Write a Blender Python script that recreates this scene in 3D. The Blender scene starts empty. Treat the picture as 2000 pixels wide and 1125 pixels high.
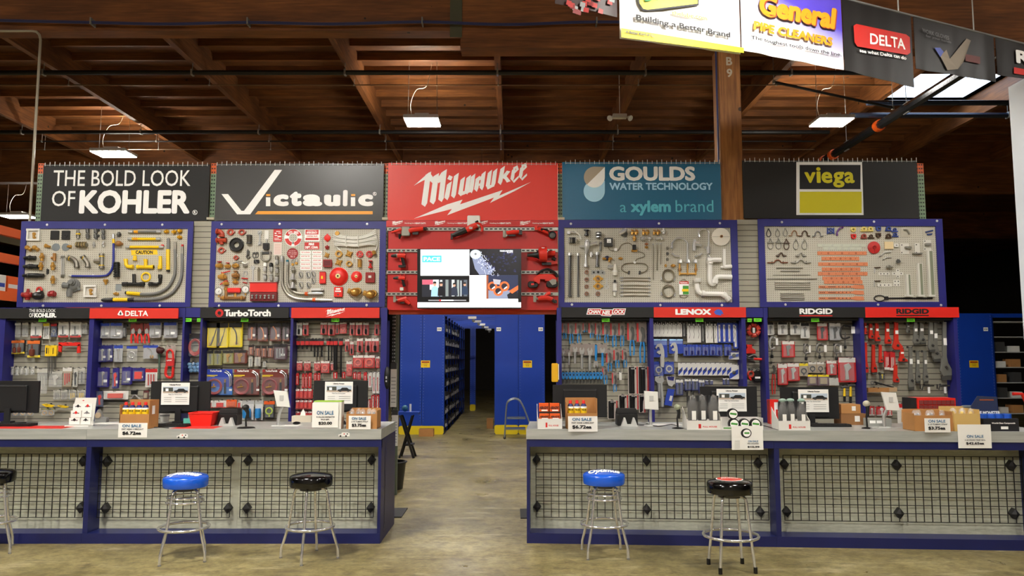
import bpy,math,random
from mathutils import Vector,Matrix
R=math.radians
random.seed(7)
SC=bpy.context.scene
COL=SC.collection
# camera, world, exposure
FPX=1480.0
CAMH=1.81
PITCH=math.atan(137.5/FPX)
_cd=bpy.data.cameras.new('camera')
_cd.sensor_width=36.0
_cd.lens=FPX/2000.0*36.0
_cd.clip_end=200
CAM=bpy.data.objects.new('camera',_cd)
COL.objects.link(CAM)
CAM.location=(0,0,CAMH)
CAM.rotation_euler=(math.pi/2+PITCH,0,0)
SC.camera=CAM
W=bpy.data.worlds.new('world')
SC.world=W
W.use_nodes=True
W.node_tree.nodes['Background'].inputs[0].default_value=(0.9,0.95,1.0,1)
W.node_tree.nodes['Background'].inputs[1].default_value=0.02
SC.view_settings.view_transform='Standard'
SC.view_settings.look='None'
SC.view_settings.gamma=1.0
SC.view_settings.use_curve_mapping=False
SC.view_settings.exposure=0.34
SC.cycles.use_denoising=True
SC.cycles.max_bounces=7
SC.cycles.diffuse_bounces=4
SC.cycles.transparent_max_bounces=12
SC.cycles.sample_clamp_indirect=8.0
LAMP_W,LAMP_D=0.62,0.52
LAMPS=[(-9.0,5.6,5.95,260),(-3.1,5.0,5.95,330),(3.1,5.5,6.0,185),(7.5,6.9,5.95,75),(-7.5,-1.2,5.95,380),(0.4,-1.6,5.95,410),(7.4,-1.2,5.95,170)]  # the off-frame lamp near the white post is added to brighten it
# pixel helpers (2000 x 1125 frame -> a point on a plane of the place)
def ray(px,py):
 u=(px-1000.0)/FPX
 v=(562.5-py)/FPX
 return(u,math.cos(PITCH)-v*math.sin(PITCH),math.sin(PITCH)+v*math.cos(PITCH))
def at(px,py,Y):
 d=ray(px,py)
 t=Y/d[1]
 return(d[0]*t,CAMH+d[2]*t)
def ground(px,py,Z=0.0):
 d=ray(px,py)
 t=(Z-CAMH)/d[2]
 return(d[0]*t,d[1]*t)
def pxm(Y,py=700):
 d=ray(1000,py)
 return FPX*d[1]/Y
_crop=[0.0,0.0,1.0]
def crop(ox,oy,s):
 _crop[:]=[ox,oy,s]
def cx(x):return _crop[0]+x/_crop[2]
def cy(y):return _crop[1]+y/_crop[2]
def cat_(x,y,Y):return at(cx(x),cy(y),Y)
# materials
def lin(c):
 out=[]
 for v in c[:3]:
  v=v/255.0
  out.append(v/12.92 if v<=0.04045 else((v+0.055)/1.055)**2.4)
 return(out[0],out[1],out[2],1.0)
_mats={}
def mat(name,rgb=None,rough=0.5,metal=0.0,noise=0.0,nscale=6.0,emit=0.0,alpha=1.0,coat=0.0,stretch=None,bump=0.0):
 if name in _mats:return _mats[name]
 m=bpy.data.materials.new(name)
 m.use_nodes=True
 nt=m.node_tree
 b=nt.nodes['Principled BSDF']
 c=lin(rgb)
 b.inputs['Base Color'].default_value=c
 b.inputs['Roughness'].default_value=rough
 b.inputs['Metallic'].default_value=metal
 if coat:b.inputs['Coat Weight'].default_value=coat;b.inputs['Coat Roughness'].default_value=0.06
 if alpha<1:b.inputs['Alpha'].default_value=alpha
 if emit:
  b.inputs['Emission Color'].default_value=c
  b.inputs['Emission Strength'].default_value=emit
 if noise or bump:
  tc=nt.nodes.new('ShaderNodeTexCoord')
  mp=nt.nodes.new('ShaderNodeMapping')
  nz=nt.nodes.new('ShaderNodeTexNoise')
  nz.inputs['Scale'].default_value=nscale
  nz.inputs['Detail'].default_value=5
  if stretch:mp.inputs['Scale'].default_value=stretch
  nt.links.new(tc.outputs['Object'],mp.inputs['Vector'])
  nt.links.new(mp.outputs['Vector'],nz.inputs['Vector'])
  if noise:
   rp=nt.nodes.new('ShaderNodeValToRGB')
   k0,k1=1-noise,1+noise
   rp.color_ramp.elements[0].position=0.3
   rp.color_ramp.elements[1].position=0.7
   rp.color_ramp.elements[0].color=(c[0]*k0,c[1]*k0,c[2]*k0,1)
   rp.color_ramp.elements[1].color=(min(1,c[0]*k1),min(1,c[1]*k1),min(1,c[2]*k1),1)
   nt.links.new(nz.outputs['Fac'],rp.inputs['Fac'])
   nt.links.new(rp.outputs['Color'],b.inputs['Base Color'])
  if bump:
   bp=nt.nodes.new('ShaderNodeBump')
   bp.inputs['Strength'].default_value=bump
   bp.inputs['Distance'].default_value=0.01
   nt.links.new(nz.outputs['Fac'],bp.inputs['Height'])
   nt.links.new(bp.outputs['Normal'],b.inputs['Normal'])
 _mats[name]=m
 return m
def mix_node(nt,fac,a,b):
 n=nt.nodes.new('ShaderNodeMix');n.data_type='RGBA'
 for sock,v in((n.inputs[0],fac),(n.inputs[6],a),(n.inputs[7],b)):
  if hasattr(v,'is_linked'):nt.links.new(v,sock)
  else:sock.default_value=v
 return n.outputs[2]
def math_node(nt,op,a,b=None,c=None):
 n=nt.nodes.new('ShaderNodeMath');n.operation=op
 for k,v in enumerate((a,b,c)):
  if v is None:continue
  if hasattr(v,'is_linked'):nt.links.new(v,n.inputs[k])
  else:n.inputs[k].default_value=v
 return n.outputs[0]
def node_mat(name,rough=0.5,metal=0.0):
 m=bpy.data.materials.new(name);m.use_nodes=True
 nt=m.node_tree;b=nt.nodes['Principled BSDF']
 b.inputs['Roughness'].default_value=rough;b.inputs['Metallic'].default_value=metal
 tc=nt.nodes.new('ShaderNodeTexCoord')
 _mats[name]=m
 return m,nt,b,tc
def noise_of(nt,vec,scale,detail=5,rough=0.55,stretch=None):
 if stretch:
  mp=nt.nodes.new('ShaderNodeMapping');mp.inputs['Scale'].default_value=stretch
  nt.links.new(vec,mp.inputs['Vector']);vec=mp.outputs['Vector']
 n=nt.nodes.new('ShaderNodeTexNoise');n.inputs['Scale'].default_value=scale
 n.inputs['Detail'].default_value=detail;n.inputs['Roughness'].default_value=rough
 nt.links.new(vec,n.inputs['Vector'])
 return n.outputs['Fac']
def ramp(nt,fac,stops):
 r=nt.nodes.new('ShaderNodeValToRGB')
 e=r.color_ramp.elements
 while len(e)<len(stops):e.new(0.5)
 for k,(p,c)in enumerate(stops):
  e[k].position=p;e[k].color=c
 nt.links.new(fac,r.inputs['Fac'])
 return r.outputs['Color']
def holes_mat(name,rgb,pitch,radius,hole=(30,26,22),rough=0.55,px=1.0,pz=1.0):
 """board with a regular grid of small round holes"""
 m,nt,b,tc=node_mat(name,rough)
 sep=nt.nodes.new('ShaderNodeSeparateXYZ');nt.links.new(tc.outputs['Object'],sep.inputs[0])
 def cell(o,p):
  q=math_node(nt,'DIVIDE',o,p);f=math_node(nt,'FRACT',q)
  return math_node(nt,'MULTIPLY',math_node(nt,'SUBTRACT',f,0.5),p)
 dx,dz=cell(sep.outputs[0],pitch*px),cell(sep.outputs[2],pitch*pz)
 d2=math_node(nt,'ADD',math_node(nt,'MULTIPLY',dx,dx),math_node(nt,'MULTIPLY',dz,dz))
 h=math_node(nt,'LESS_THAN',d2,radius*radius)
 c=lin(rgb)
 base=ramp(nt,noise_of(nt,tc.outputs['Object'],3.0),[(0.3,(c[0]*.93,c[1]*.93,c[2]*.93,1)),(0.7,(c[0]*1.05,c[1]*1.05,c[2]*1.05,1))])
 nt.links.new(mix_node(nt,h,base,lin(hole)),b.inputs['Base Color'])
 return m
def wood_mat(name,dark,light,stretch,scale=3.0,rough=0.6,knots=True):
 m,nt,b,tc=node_mat(name,rough)
 f=noise_of(nt,tc.outputs['Object'],scale,8,0.6,stretch)
 f2=noise_of(nt,tc.outputs['Object'],scale*0.35,3,0.5,tuple(1+0.25*(s-1)for s in stretch))
 col=ramp(nt,f,[(0.3,lin(dark)),(0.68,lin(light))])
 k=ramp(nt,f2,[(0.35,(0.62,0.58,0.55,1)),(0.65,(1.1,1.1,1.1,1))])
 mu=nt.nodes.new('ShaderNodeMix');mu.data_type='RGBA';mu.blend_type='MULTIPLY';mu.inputs[0].default_value=1
 nt.links.new(col,mu.inputs[6]);nt.links.new(k,mu.inputs[7])
 out=mu.outputs[2]
 if knots:
  v=nt.nodes.new('ShaderNodeTexVoronoi');v.inputs['Scale'].default_value=2.2
  nt.links.new(tc.outputs['Object'],v.inputs['Vector'])
  kn=math_node(nt,'LESS_THAN',v.outputs['Distance'],0.06)
  out=mix_node(nt,kn,out,lin(tuple(x*0.45 for x in dark)))
 nt.links.new(out,b.inputs['Base Color'])
 return m
 # mesh builder
class MB:
 def __init__(self,origin=(0,0,0)):
  self.v,self.f,self.mi,self.sm,self.mats=[],[],[],[],[]
  self.o=Vector(origin)
  self.xf=None
 def slot(self,m):
  if m not in self.mats:self.mats.append(m)
  return self.mats.index(m)
 def add(self,verts,faces,m,smooth=False):
  n=len(self.v);s=self.slot(m)
  if self.xf is not None:verts=[self.xf@Vector(p)for p in verts]
  self.v+=[tuple(p)for p in verts]
  for f in faces:
   self.f.append(tuple(i+n for i in f));self.mi.append(s);self.sm.append(smooth)
  return self
 def box(self,x0,x1,y0,y1,z0,z1,m):
  v=[(x0,y0,z0),(x1,y0,z0),(x1,y1,z0),(x0,y1,z0),(x0,y0,z1),(x1,y0,z1),(x1,y1,z1),(x0,y1,z1)]
  return self.add(v,[(0,3,2,1),(4,5,6,7),(0,1,5,4),(1,2,6,5),(2,3,7,6),(3,0,4,7)],m)
 def quad(self,a,b,c,d,m):
  return self.add([a,b,c,d],[(0,1,2,3)],m)
 def prism(self,poly,y0,y1,m,cham=0.0):
  """extrude an XZ outline from y0 (towards the camera) to y1; cham rounds the front edge"""
  a=sum(poly[i-1][0]*poly[i][1]-poly[i][0]*poly[i-1][1]for i in range(len(poly)))
  if a<0:poly=poly[::-1]
  n=len(poly)
  mx=sum(p[0]for p in poly)/n;mz=sum(p[1]for p in poly)/n
  v,f=[],[]
  if cham:
   w=max(max(abs(p[0]-mx)for p in poly),1e-6);h=max(max(abs(p[1]-mz)for p in poly),1e-6)
   kx,kz=max(0.1,1-cham/w),max(0.1,1-cham/h)
   v+=[(mx+(p[0]-mx)*kx,y0,mz+(p[1]-mz)*kz)for p in poly]
   v+=[(p[0],y0+min(cham,(y1-y0)*0.6),p[1])for p in poly]
  else:
   v+=[(p[0],y0,p[1])for p in poly]
  v+=[(p[0],y1,p[1])for p in poly]
  L=len(v)//n
  f.append(tuple(range(n)))
  for l in range(L-1):
   for i in range(n):
    j=(i+1)%n
    f.append((l*n+i,(l+1)*n+i,(l+1)*n+j,l*n+j))
  f.append(tuple((L-1)*n+i for i in reversed(range(n))))
  return self.add(v,f,m)
 def flat(self,poly,y,m):
  a=sum(poly[i-1][0]*poly[i][1]-poly[i][0]*poly[i-1][1]for i in range(len(poly)))
  if a<0:poly=poly[::-1]
  return self.add([(p[0],y,p[1])for p in poly],[tuple(range(len(poly)))],m)
 def rrect(self,x0,x1,z0,z1,y0,y1,m,r=0.01,cham=0.0,seg=4):
  return self.prism(rr(x0,x1,z0,z1,r,seg),y0,y1,m,cham)
 def tube(self,pts,r,m,n=8,closed=False,caps=True):
  P=[Vector(p)for p in pts];k=len(P)
  rad=r if isinstance(r,(list,tuple))else[r]*k
  T=[]
  for i in range(k):
   a=P[(i-1)%k]if(closed or i>0)else P[i]
   b=P[(i+1)%k]if(closed or i<k-1)else P[i]
   t=b-a
   T.append(t.normalized()if t.length>1e-9 else Vector((0,0,1)))
  up=Vector((0,0,1))if abs(T[0].z)<0.9 else Vector((1,0,0))
  nrm=(up-T[0]*up.dot(T[0])).normalized()
  v=[]
  for i in range(k):
   nrm=nrm-T[i]*nrm.dot(T[i])
   if nrm.length<1e-6:nrm=T[i].orthogonal()
   nrm.normalize();bi=T[i].cross(nrm)
   for j in range(n):
    a=2*math.pi*j/n
    v.append(P[i]+(nrm*math.cos(a)+bi*math.sin(a))*rad[i])
  f=[]
  for i in range(k if closed else k-1):
   i2=(i+1)%k
   for j in range(n):
    j2=(j+1)%n
    f.append((i*n+j,i*n+j2,i2*n+j2,i2*n+j))
  if caps and not closed:
   f.append(tuple(reversed(range(n))));f.append(tuple((k-1)*n+j for j in range(n)))
  return self.add(v,f,m,True)
 def lathe(self,prof,c,m,axis='z',n=16,smooth=True):
  """profile of (radius, distance along the axis)"""
  ax={'x':Vector((1,0,0)),'y':Vector((0,-1,0)),'z':Vector((0,0,1))}[axis]if isinstance(axis,str)else Vector(axis).normalized()
  u=ax.orthogonal().normalized();w=ax.cross(u);c=Vector(c)
  v=[]
  for(r,t)in prof:
   for j in range(n):
    a=2*math.pi*j/n
    v.append(c+ax*t+(u*math.cos(a)+w*math.sin(a))*max(r,1e-5))
  f=[]
  for i in range(len(prof)-1):
   for j in range(n):
    j2=(j+1)%n
    f.append((i*n+j,i*n+j2,(i+1)*n+j2,(i+1)*n+j))
  f.append(tuple(reversed(range(n))));f.append(tuple((len(prof)-1)*n+j for j in range(n)))
  return self.add(v,f,m,smooth)
 def cyl(self,a,b,r,m,n=12):
  a,b=Vector(a),Vector(b)
  return self.lathe([(r,0),(r,(b-a).length)],a,m,b-a,n)
 def ball(self,c,rx,ry,rz,m,n=12,k=7):
  v,f=[],[]
  for i in range(k+1):
   t=math.pi*i/k
   for j in range(n):
    a=2*math.pi*j/n
    v.append((c[0]+rx*math.sin(t)*math.cos(a),c[1]+ry*math.sin(t)*math.sin(a),c[2]+rz*math.cos(t)))
  for i in range(k):
   for j in range(n):
    j2=(j+1)%n
    f.append((i*n+j,(i+1)*n+j,(i+1)*n+j2,i*n+j2))
  return self.add(v,f,m,True)
 def ring(self,cx_,cz,R0,r,y,m,n=20,k=8,sx=1.0,sz=1.0):
  return self.tube([(cx_+R0*sx*math.cos(2*math.pi*i/n),y,cz+R0*sz*math.sin(2*math.pi*i/n))for i in range(n)],r,m,k,True)
 def washer(self,cx_,cz,ro,ri,y0,y1,m,n=24,a0=0.0,a1=360.0):
  full=abs(a1-a0)>=359.9
  k=n if full else n+1
  v=[]
  for i in range(k):
   a=R(a0+(a1-a0)*i/n)
   c,s=math.cos(a),math.sin(a)
   v+=[(cx_+ro*c,y0,cz+ro*s),(cx_+ri*c,y0,cz+ri*s),(cx_+ro*c,y1,cz+ro*s),(cx_+ri*c,y1,cz+ri*s)]
  f=[]
  for i in range(n):
   a,b=i*4,((i+1)%k)*4
   f+=[(a,a+1,b+1,b),(a+2,b+2,b+3,a+3),(a,b,b+2,a+2),(a+1,a+3,b+3,b+1)]
  if not full:f+=[(0,2,3,1),((k-1)*4,(k-1)*4+1,(k-1)*4+3,(k-1)*4+2)]
  return self.add(v,f,m)
 def stroke(self,pts,w,y0,y1,m,closed=False,join=True):
  """a flat bar of width w following an XZ polyline"""
  n=len(pts)
  for i in range(n if closed else n-1):
   a,b=pts[i],pts[(i+1)%n]
   dx,dz=b[0]-a[0],b[1]-a[1];L=math.hypot(dx,dz)or 1e-9
   px_,pz=-dz/L*w/2,dx/L*w/2
   self.prism([(a[0]+px_,a[1]+pz),(a[0]-px_,a[1]-pz),(b[0]-px_,b[1]-pz),(b[0]+px_,b[1]+pz)],y0,y1,m)
  if join and w>0:
   for i in range(n if closed else n):
    if not closed and i in(0,n-1):continue
    a=pts[i]
    self.prism([(a[0]+w/2*math.cos(k*math.pi/4),a[1]+w/2*math.sin(k*math.pi/4))for k in range(8)],y0+1e-5,y1,m)
  return self
 def text(self,s,x,z,h,y,m,width=None,bold=0.0,shear=0.0,align='l',rot=0.0,wave=None):
  """lettering facing -Y; h = cap height; width squeezes or stretches the line to a given length"""
  V,F,w0=glyphs(s,bold,shear)
  if not V:return self
  k=h/0.69
  sx=(width/w0)if width else k
  off={'l':0,'c':-w0*sx/2,'r':-w0*sx}[align]
  c,sn=math.cos(rot),math.sin(rot)
  out=[]
  for(a,b,e)in V:
   xx,zz=a*sx+off,b*k
   out.append((x+xx*c-zz*sn,y+e,z+xx*sn+zz*c))
  if wave:out=[wave(*p)for p in out]
  return self.add(out,F,m)
 def fit(self,s,x0,x1,z0,z1,y,m,bold=0.0,shear=0.0,slope=0.0):
  """lettering whose outline fills the given rectangle"""
  V,F,w0=glyphs(s,bold,shear)
  if not V:return self
  if z0>z1:z0,z1=z1,z0
  a0=min(p[1]for p in V);a1=max(p[1]for p in V);b0=min(p[0]for p in V);b1=max(p[0]for p in V)
  out=[]
  for(a,b,e)in V:
   xx=x0+(a-b0)/(b1-b0)*(x1-x0)
   out.append((xx,y+e,z0+(b-a0)/max(a1-a0,1e-6)*(z1-z0)+(xx-x0)*slope))
  return self.add(out,F,m)
 def build(self,name,parent=None,loc=None):
  me=bpy.data.meshes.new(name)
  me.from_pydata(self.v,[],self.f)
  for m in self.mats:me.materials.append(m)
  me.polygons.foreach_set('material_index',self.mi)
  me.polygons.foreach_set('use_smooth',self.sm)
  me.update()
  if any(self.sm):
   try:me.set_sharp_from_angle(angle=R(42))
   except Exception:pass
  o=bpy.data.objects.new(name,me)
  COL.objects.link(o)
  if loc is not None:o.location=loc
  if parent is not None:o.parent=parent
  return o
_gl={}
def glyphs(s,bold,shear):
 key=(s,round(bold,4),round(shear,3))
 if key in _gl:return _gl[key]
 cu=bpy.data.curves.new('t','FONT');cu.body=s;cu.size=1.0;cu.shear=shear;cu.resolution_u=3
 ob=bpy.data.objects.new('t',cu);COL.objects.link(ob)
 dg=bpy.context.evaluated_depsgraph_get()
 me=bpy.data.meshes.new_from_object(ob.evaluated_get(dg))
 V=[(v.co.x,v.co.y,0.0)for v in me.vertices]
 F=[tuple(p.vertices)for p in me.polygons]
 if bold:
  cnt={}
  for p in F:
   for i in range(len(p)):
    e=(min(p[i-1],p[i]),max(p[i-1],p[i]));cnt[e]=cnt.get(e,0)+1
  seen=set()
  for(a,b),c in list(cnt.items()):
   if c!=1:continue
   A,B=V[a],V[b]
   dx,dy=B[0]-A[0],B[1]-A[1];L=math.hypot(dx,dy)
   if L<1e-9:continue
   nx,ny=-dy/L*bold,dx/L*bold
   n=len(V);e_=1e-4+(n%61)*4e-6
   V+=[(A[0]+nx,A[1]+ny,e_),(A[0]-nx,A[1]-ny,e_),(B[0]-nx,B[1]-ny,e_),(B[0]+nx,B[1]+ny,e_)]
   F.append((n,n+1,n+2,n+3))
   for q in(a,b):
    if q in seen:continue
    seen.add(q);n=len(V);Q=V[q]
    V+=[(Q[0]+bold*math.cos(k*math.pi/3),Q[1]+bold*math.sin(k*math.pi/3),3.6e-4+(n%61)*4e-6)for k in range(6)]
    F.append(tuple(range(n,n+6)))
 xs=[v[0]for v in V]or[0]
 x0=min(xs);w=max(max(xs)-x0,1e-6)
 V=[(a-x0,b,c)for a,b,c in V]
 bpy.data.objects.remove(ob);bpy.data.curves.remove(cu);bpy.data.meshes.remove(me)
 _gl[key]=(V,F,w)
 return _gl[key]
def rr(x0,x1,z0,z1,r,seg=4):
 r=min(r,abs(x1-x0)/2.01,abs(z1-z0)/2.01)
 out=[]
 for(cx_,cz,a)in((x1-r,z0+r,-90),(x1-r,z1-r,0),(x0+r,z1-r,90),(x0+r,z0+r,180)):
  for i in range(seg+1):
   t=R(a+90*i/seg);out.append((cx_+r*math.cos(t),cz+r*math.sin(t)))
 return out
def arc(cx_,cz,r,a0,a1,n=8):
 return[(cx_+r*math.cos(R(a0+(a1-a0)*i/n)),cz+r*math.sin(R(a0+(a1-a0)*i/n)))for i in range(n+1)]
def circ(cx_,cz,r,n=16,sz=1.0):
 return[(cx_+r*math.cos(2*math.pi*i/n),cz+r*sz*math.sin(2*math.pi*i/n))for i in range(n)]
def smooth_path(pts,k=6):
 P=[Vector(p)for p in pts];out=[]
 for i in range(len(P)-1):
  a,b,c,d=P[max(i-1,0)],P[i],P[i+1],P[min(i+2,len(P)-1)]
  for j in range(k):
   t=j/k
   out.append(0.5*((2*b)+(c-a)*t+(2*a-5*b+4*c-d)*t*t+(3*b-a-3*c+d)*t**3))
 out.append(P[-1])
 return out
 # things, parts, structure
def tag(o,label,cat,group=None):
 o['label']=label;o['category']=cat
 if group:o['group']=group
 return o
def thing(name,label,cat,loc,group=None,rotz=0.0):
 o=bpy.data.objects.new(name,None);COL.objects.link(o)
 o.empty_display_size=0.1
 o.location=loc;o.rotation_euler=(0,0,rotz)
 return tag(o,label,cat,group)
def single(mb,name,label,cat,loc,group=None,rotz=0.0):
 o=mb.build(name,None,loc);o.rotation_euler=(0,0,rotz)
 return tag(o,label,cat,group)
def struct(mb,name,loc=(0,0,0)):
 o=mb.build(name,None,loc);o['kind']='structure'
 return o
def copy_tree(o,parent=None):
 c=o.copy();COL.objects.link(c)
 if parent is not None:c.parent=parent
 for ch in list(o.children):copy_tree(ch,c)
 return c
ORD=['first','second','third','fourth','fifth','sixth','seventh','eighth','ninth','tenth','eleventh','twelfth','thirteenth','fourteenth','fifteenth','sixteenth','seventeenth','eighteenth','nineteenth','twentieth']
# shared materials
BLUE=mat('blue_paint',(36,36,118),0.45,noise=0.08,nscale=4)
CBLUE=mat('counter_blue_paint',(21,28,84),0.4,noise=0.12,nscale=3)
RACKBLUE=mat('rack_blue_enamel',(14,62,168),0.42,noise=0.08,nscale=1.5)
RED=mat('red_enamel',(220,45,29),0.45)
DRED=mat('dark_red',(150,24,22),0.45)
BRED=mat('bright_red',(228,40,30),0.4)
ORANGE=mat('rack_orange',(226,92,24),0.5)
BLACK=mat('black_plastic',(18,18,19),0.38)
BLACKM=mat('black_matt',(24,23,23),0.7)
SIGNBLK=mat('sign_charcoal',(20,19,18),0.62)
WHITE=mat('white_print',(252,252,249),0.5)
WHITEP=mat('white_plastic',(226,225,218),0.35)
PAPER=mat('white_paper',(238,236,230),0.8)
GREY=mat('grey_plastic',(128,128,126),0.5)
DGREY=mat('dark_grey',(62,62,62),0.5)
LGREY=mat('light_grey',(186,186,182),0.5)
STEEL=mat('steel',(182,182,180),0.34,0.55)
DSTEEL=mat('dark_steel',(92,92,90),0.4,0.5)
CHROME=mat('chrome',(228,228,228),0.15,0.8)
BRASS=mat('brass',(204,156,78),0.3,0.6)
BRONZE=mat('bronze',(172,126,76),0.38,0.55)
COPPER=mat('copper_strip',(226,142,102),0.45,0.35)
YELLOW=mat('yellow_plastic',(240,200,24),0.45)
YCARD=mat('yellow_card',(232,208,48),0.5)
LIME=mat('lime_tag',(112,226,40),0.6)
CARD=mat('cardboard',(178,126,72),0.8,noise=0.08)
DCARD=mat('dark_cardboard',(140,98,58),0.85)
NAVY=mat('navy_card',(34,36,112),0.45)
PURPLE=mat('purple_card',(48,40,124),0.45)
LBLUE=mat('grip_blue',(40,132,200),0.4)
CBLU2=mat('card_blue',(44,70,170),0.45)
GREEN=mat('green_print',(70,150,56),0.6)
INK=mat('black_ink',(22,22,24),0.6)
INKG=mat('grey_ink',(110,110,112),0.6)
INKB=mat('blue_ink',(60,110,150),0.6)
INKR=mat('red_ink',(206,36,30),0.6)
BROWNC=mat('brown_card',(116,56,40),0.5)
CLEAR=mat('clear_blister',(225,230,232),0.12,alpha=0.1)
CLEARW=mat('clear_bag',(235,236,234),0.2,alpha=0.22)
GALV=mat('galvanised',(160,162,160),0.45,0.6,noise=0.12,nscale=5)
DIRTYSTEEL=mat('black_pipe',(44,44,46),0.35,0.5)
WOODP=wood_mat('wood_column',(128,78,34),(188,128,66),(9,9,0.5),4.0)
WOODB=wood_mat('wood_girder',(98,56,25),(142,88,43),(0.5,9,9),4.0)
WOODY=wood_mat('wood_purlin',(96,55,25),(142,90,46),(9,0.5,9),4.0)
WOODJ=wood_mat('wood_joist',(94,54,24),(140,88,42),(0.5,9,9),4.0)
WOODD=wood_mat('wood_deck',(84,47,21),(124,76,37),(0.6,3,3),3.0)
# floor, walls, ceiling deck
m,nt,b,tc=node_mat('concrete_floor',0.4)
P_=tc.outputs['Object']
c1=ramp(nt,noise_of(nt,P_,0.9,8,0.62),[(0.28,lin((98,89,58))),(0.5,lin((136,124,83))),(0.72,lin((160,148,104)))])
c2=ramp(nt,noise_of(nt,P_,9.0,8,0.7),[(0.32,(0.5,0.48,0.44,1)),(0.58,(1.16,1.16,1.14,1))])
mu=nt.nodes.new('ShaderNodeMix');mu.data_type='RGBA';mu.blend_type='MULTIPLY';mu.inputs[0].default_value=1
nt.links.new(c1,mu.inputs[6]);nt.links.new(c2,mu.inputs[7])
mv=nt.nodes.new('ShaderNodeMix');mv.data_type='RGBA';mv.blend_type='MULTIPLY';mv.inputs[0].default_value=1
nt.links.new(mu.outputs[2],mv.inputs[6]);nt.links.new(ramp(nt,noise_of(nt,P_,34,8,0.7,(0.7,1.3,1)),[(0.36,(0.74,0.73,0.7,1)),(0.62,(1.12,1.12,1.11,1))]),mv.inputs[7])
scr=noise_of(nt,P_,2.2,9,0.75,(0.55,2.4,1))
s1=ramp(nt,scr,[(0.54,(0,0,0,1)),(0.64,(1,1,1,1))])
out=mix_node(nt,math_node(nt,'MULTIPLY',s1,0.55),mv.outputs[2],lin((196,184,146)))
st=noise_of(nt,P_,3.4,6,0.6,(1,1.6,1))
s2=ramp(nt,st,[(0.36,(1,1,1,1)),(0.43,(0,0,0,1))])
out=mix_node(nt,math_node(nt,'MULTIPLY',s2,0.6),out,lin((84,74,54)))
nt.links.new(out,b.inputs['Base Color'])
rg=ramp(nt,noise_of(nt,P_,1.7,6),[(0.3,(0.26,0.26,0.26,1)),(0.7,(0.5,0.5,0.5,1))])
nt.links.new(rg,b.inputs['Roughness'])
bp=nt.nodes.new('ShaderNodeBump');bp.inputs['Strength'].default_value=0.12;bp.inputs['Distance'].default_value=0.01
nt.links.new(noise_of(nt,P_,30,6),bp.inputs['Height']);nt.links.new(bp.outputs['Normal'],b.inputs['Normal'])
FLOORM=m
HX,HY0,HY1,DECK=24.0,-7.0,44.0,7.12
WALLM=mat('dark_wall',(52,46,42),0.85,noise=0.1)
WALLF=mat('front_wall',(150,140,126),0.85,noise=0.08)
struct(MB().box(-HX,HX,HY0,HY1,-0.2,0,FLOORM),'floor')
struct(MB().box(-HX,HX,HY1,HY1+0.2,0,DECK,WALLM),'wall_back')
struct(MB().box(-HX,HX,HY0-0.2,HY0,0,DECK,WALLF),'wall_front')
struct(MB().box(-HX-0.2,-HX,HY0,HY1,0,DECK,WALLM),'wall_left')
struct(MB().box(HX,HX+0.2,HY0,HY1,0,DECK,WALLM),'wall_right')
SKX0,SKX1,SKY0,SKY1=7.3,9.3,13.5,15.2
dk=MB()
dk.box(-HX,SKX0,HY0,HY1,DECK,DECK+0.05,WOODD)
dk.box(SKX1,HX,HY0,HY1,DECK,DECK+0.05,WOODD)
dk.box(SKX0,SKX1,HY0,SKY0,DECK,DECK+0.05,WOODD)
dk.box(SKX0,SKX1,SKY1,HY1,DECK,DECK+0.05,WOODD)
struct(dk,'ceiling')
sk=MB().box(SKX0-0.05,SKX1+0.05,SKY0-0.05,SKY1+0.05,DECK+0.25,DECK+0.3,mat('skylight_panel',(214,232,255),0.4,emit=4))
for(a,c_)in((SKX0-0.05,SKX0),(SKX1,SKX1+0.05)):sk.box(a,c_,SKY0,SKY1,DECK,DECK+0.25,WHITEP)
for(a,c_)in((SKY0-0.05,SKY0),(SKY1,SKY1+0.05)):sk.box(SKX0,SKX1,a,c_,DECK,DECK+0.25,WHITEP)
struct(sk,'window_1')
# girders, purlins, joists, column
YG=9.72
zg=at(500,60,YG)[1];zg2=at(1000,95,YG)[1]
xs=at(898,95,YG)[0]
g=MB().box(-HX,xs,YG,YG+0.24,zg,DECK,WOODB)
struct(g,'ceiling_beam')
g=MB().box(xs+0.01,HX,YG-0.02,YG+0.26,zg2,DECK,WOODB)
struct(g,'ceiling_beam')
st_=MB().box(xs-0.13,xs+0.03,YG-0.035,YG-0.021,zg-0.1,zg+0.62,mat('grey_green_steel',(84,84,66),0.55,0.3))
single(st_,'girder_strap','grey steel strap bolted over the joint of the big timber girder','bracket',(0,0,0))
YG2=18.4
struct(MB().box(-HX,at(941,300,YG2)[0],YG2,YG2+0.24,zg,DECK,WOODB),'ceiling_beam')
struct(MB().box(at(941,300,YG2)[0]+0.01,HX,YG2,YG2+0.26,zg2,DECK,WOODB),'ceiling_beam')
struct(MB().box(-HX,HX,27.2,27.45,zg,DECK,WOODB),'ceiling_beam')
zp=6.66
PURX=[-12.7,-10.2,-7.72,-5.27,-2.75,-0.24,2.2,4.6,6.95,9.4,11.9]
for X in PURX:
 for(a,c_)in((1.5,YG-0.03),(YG+0.27,YG2),(YG2+0.27,27.2)):
  struct(MB().box(X-0.05,X+0.05,a,c_,zp,DECK,WOODY),'ceiling_beam')
Y=YG+0.62
while Y<26.9:
 if not(YG2-0.1<Y<YG2+0.4):
  j=MB()
  for i in range(len(PURX)-1):
   a,c_=PURX[i]+0.05,PURX[i+1]-0.05
   if SKX0<(a+c_)/2<SKX1 and SKY0-.1<Y<SKY1+.1:continue
   j.box(a,c_,Y,Y+0.045,6.985,DECK,WOODJ)
  struct(j,'ceiling_joist')
 Y+=0.61
xa,xb=at(1408,300,9.68)[0],at(1450,300,9.68)[0]
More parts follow.
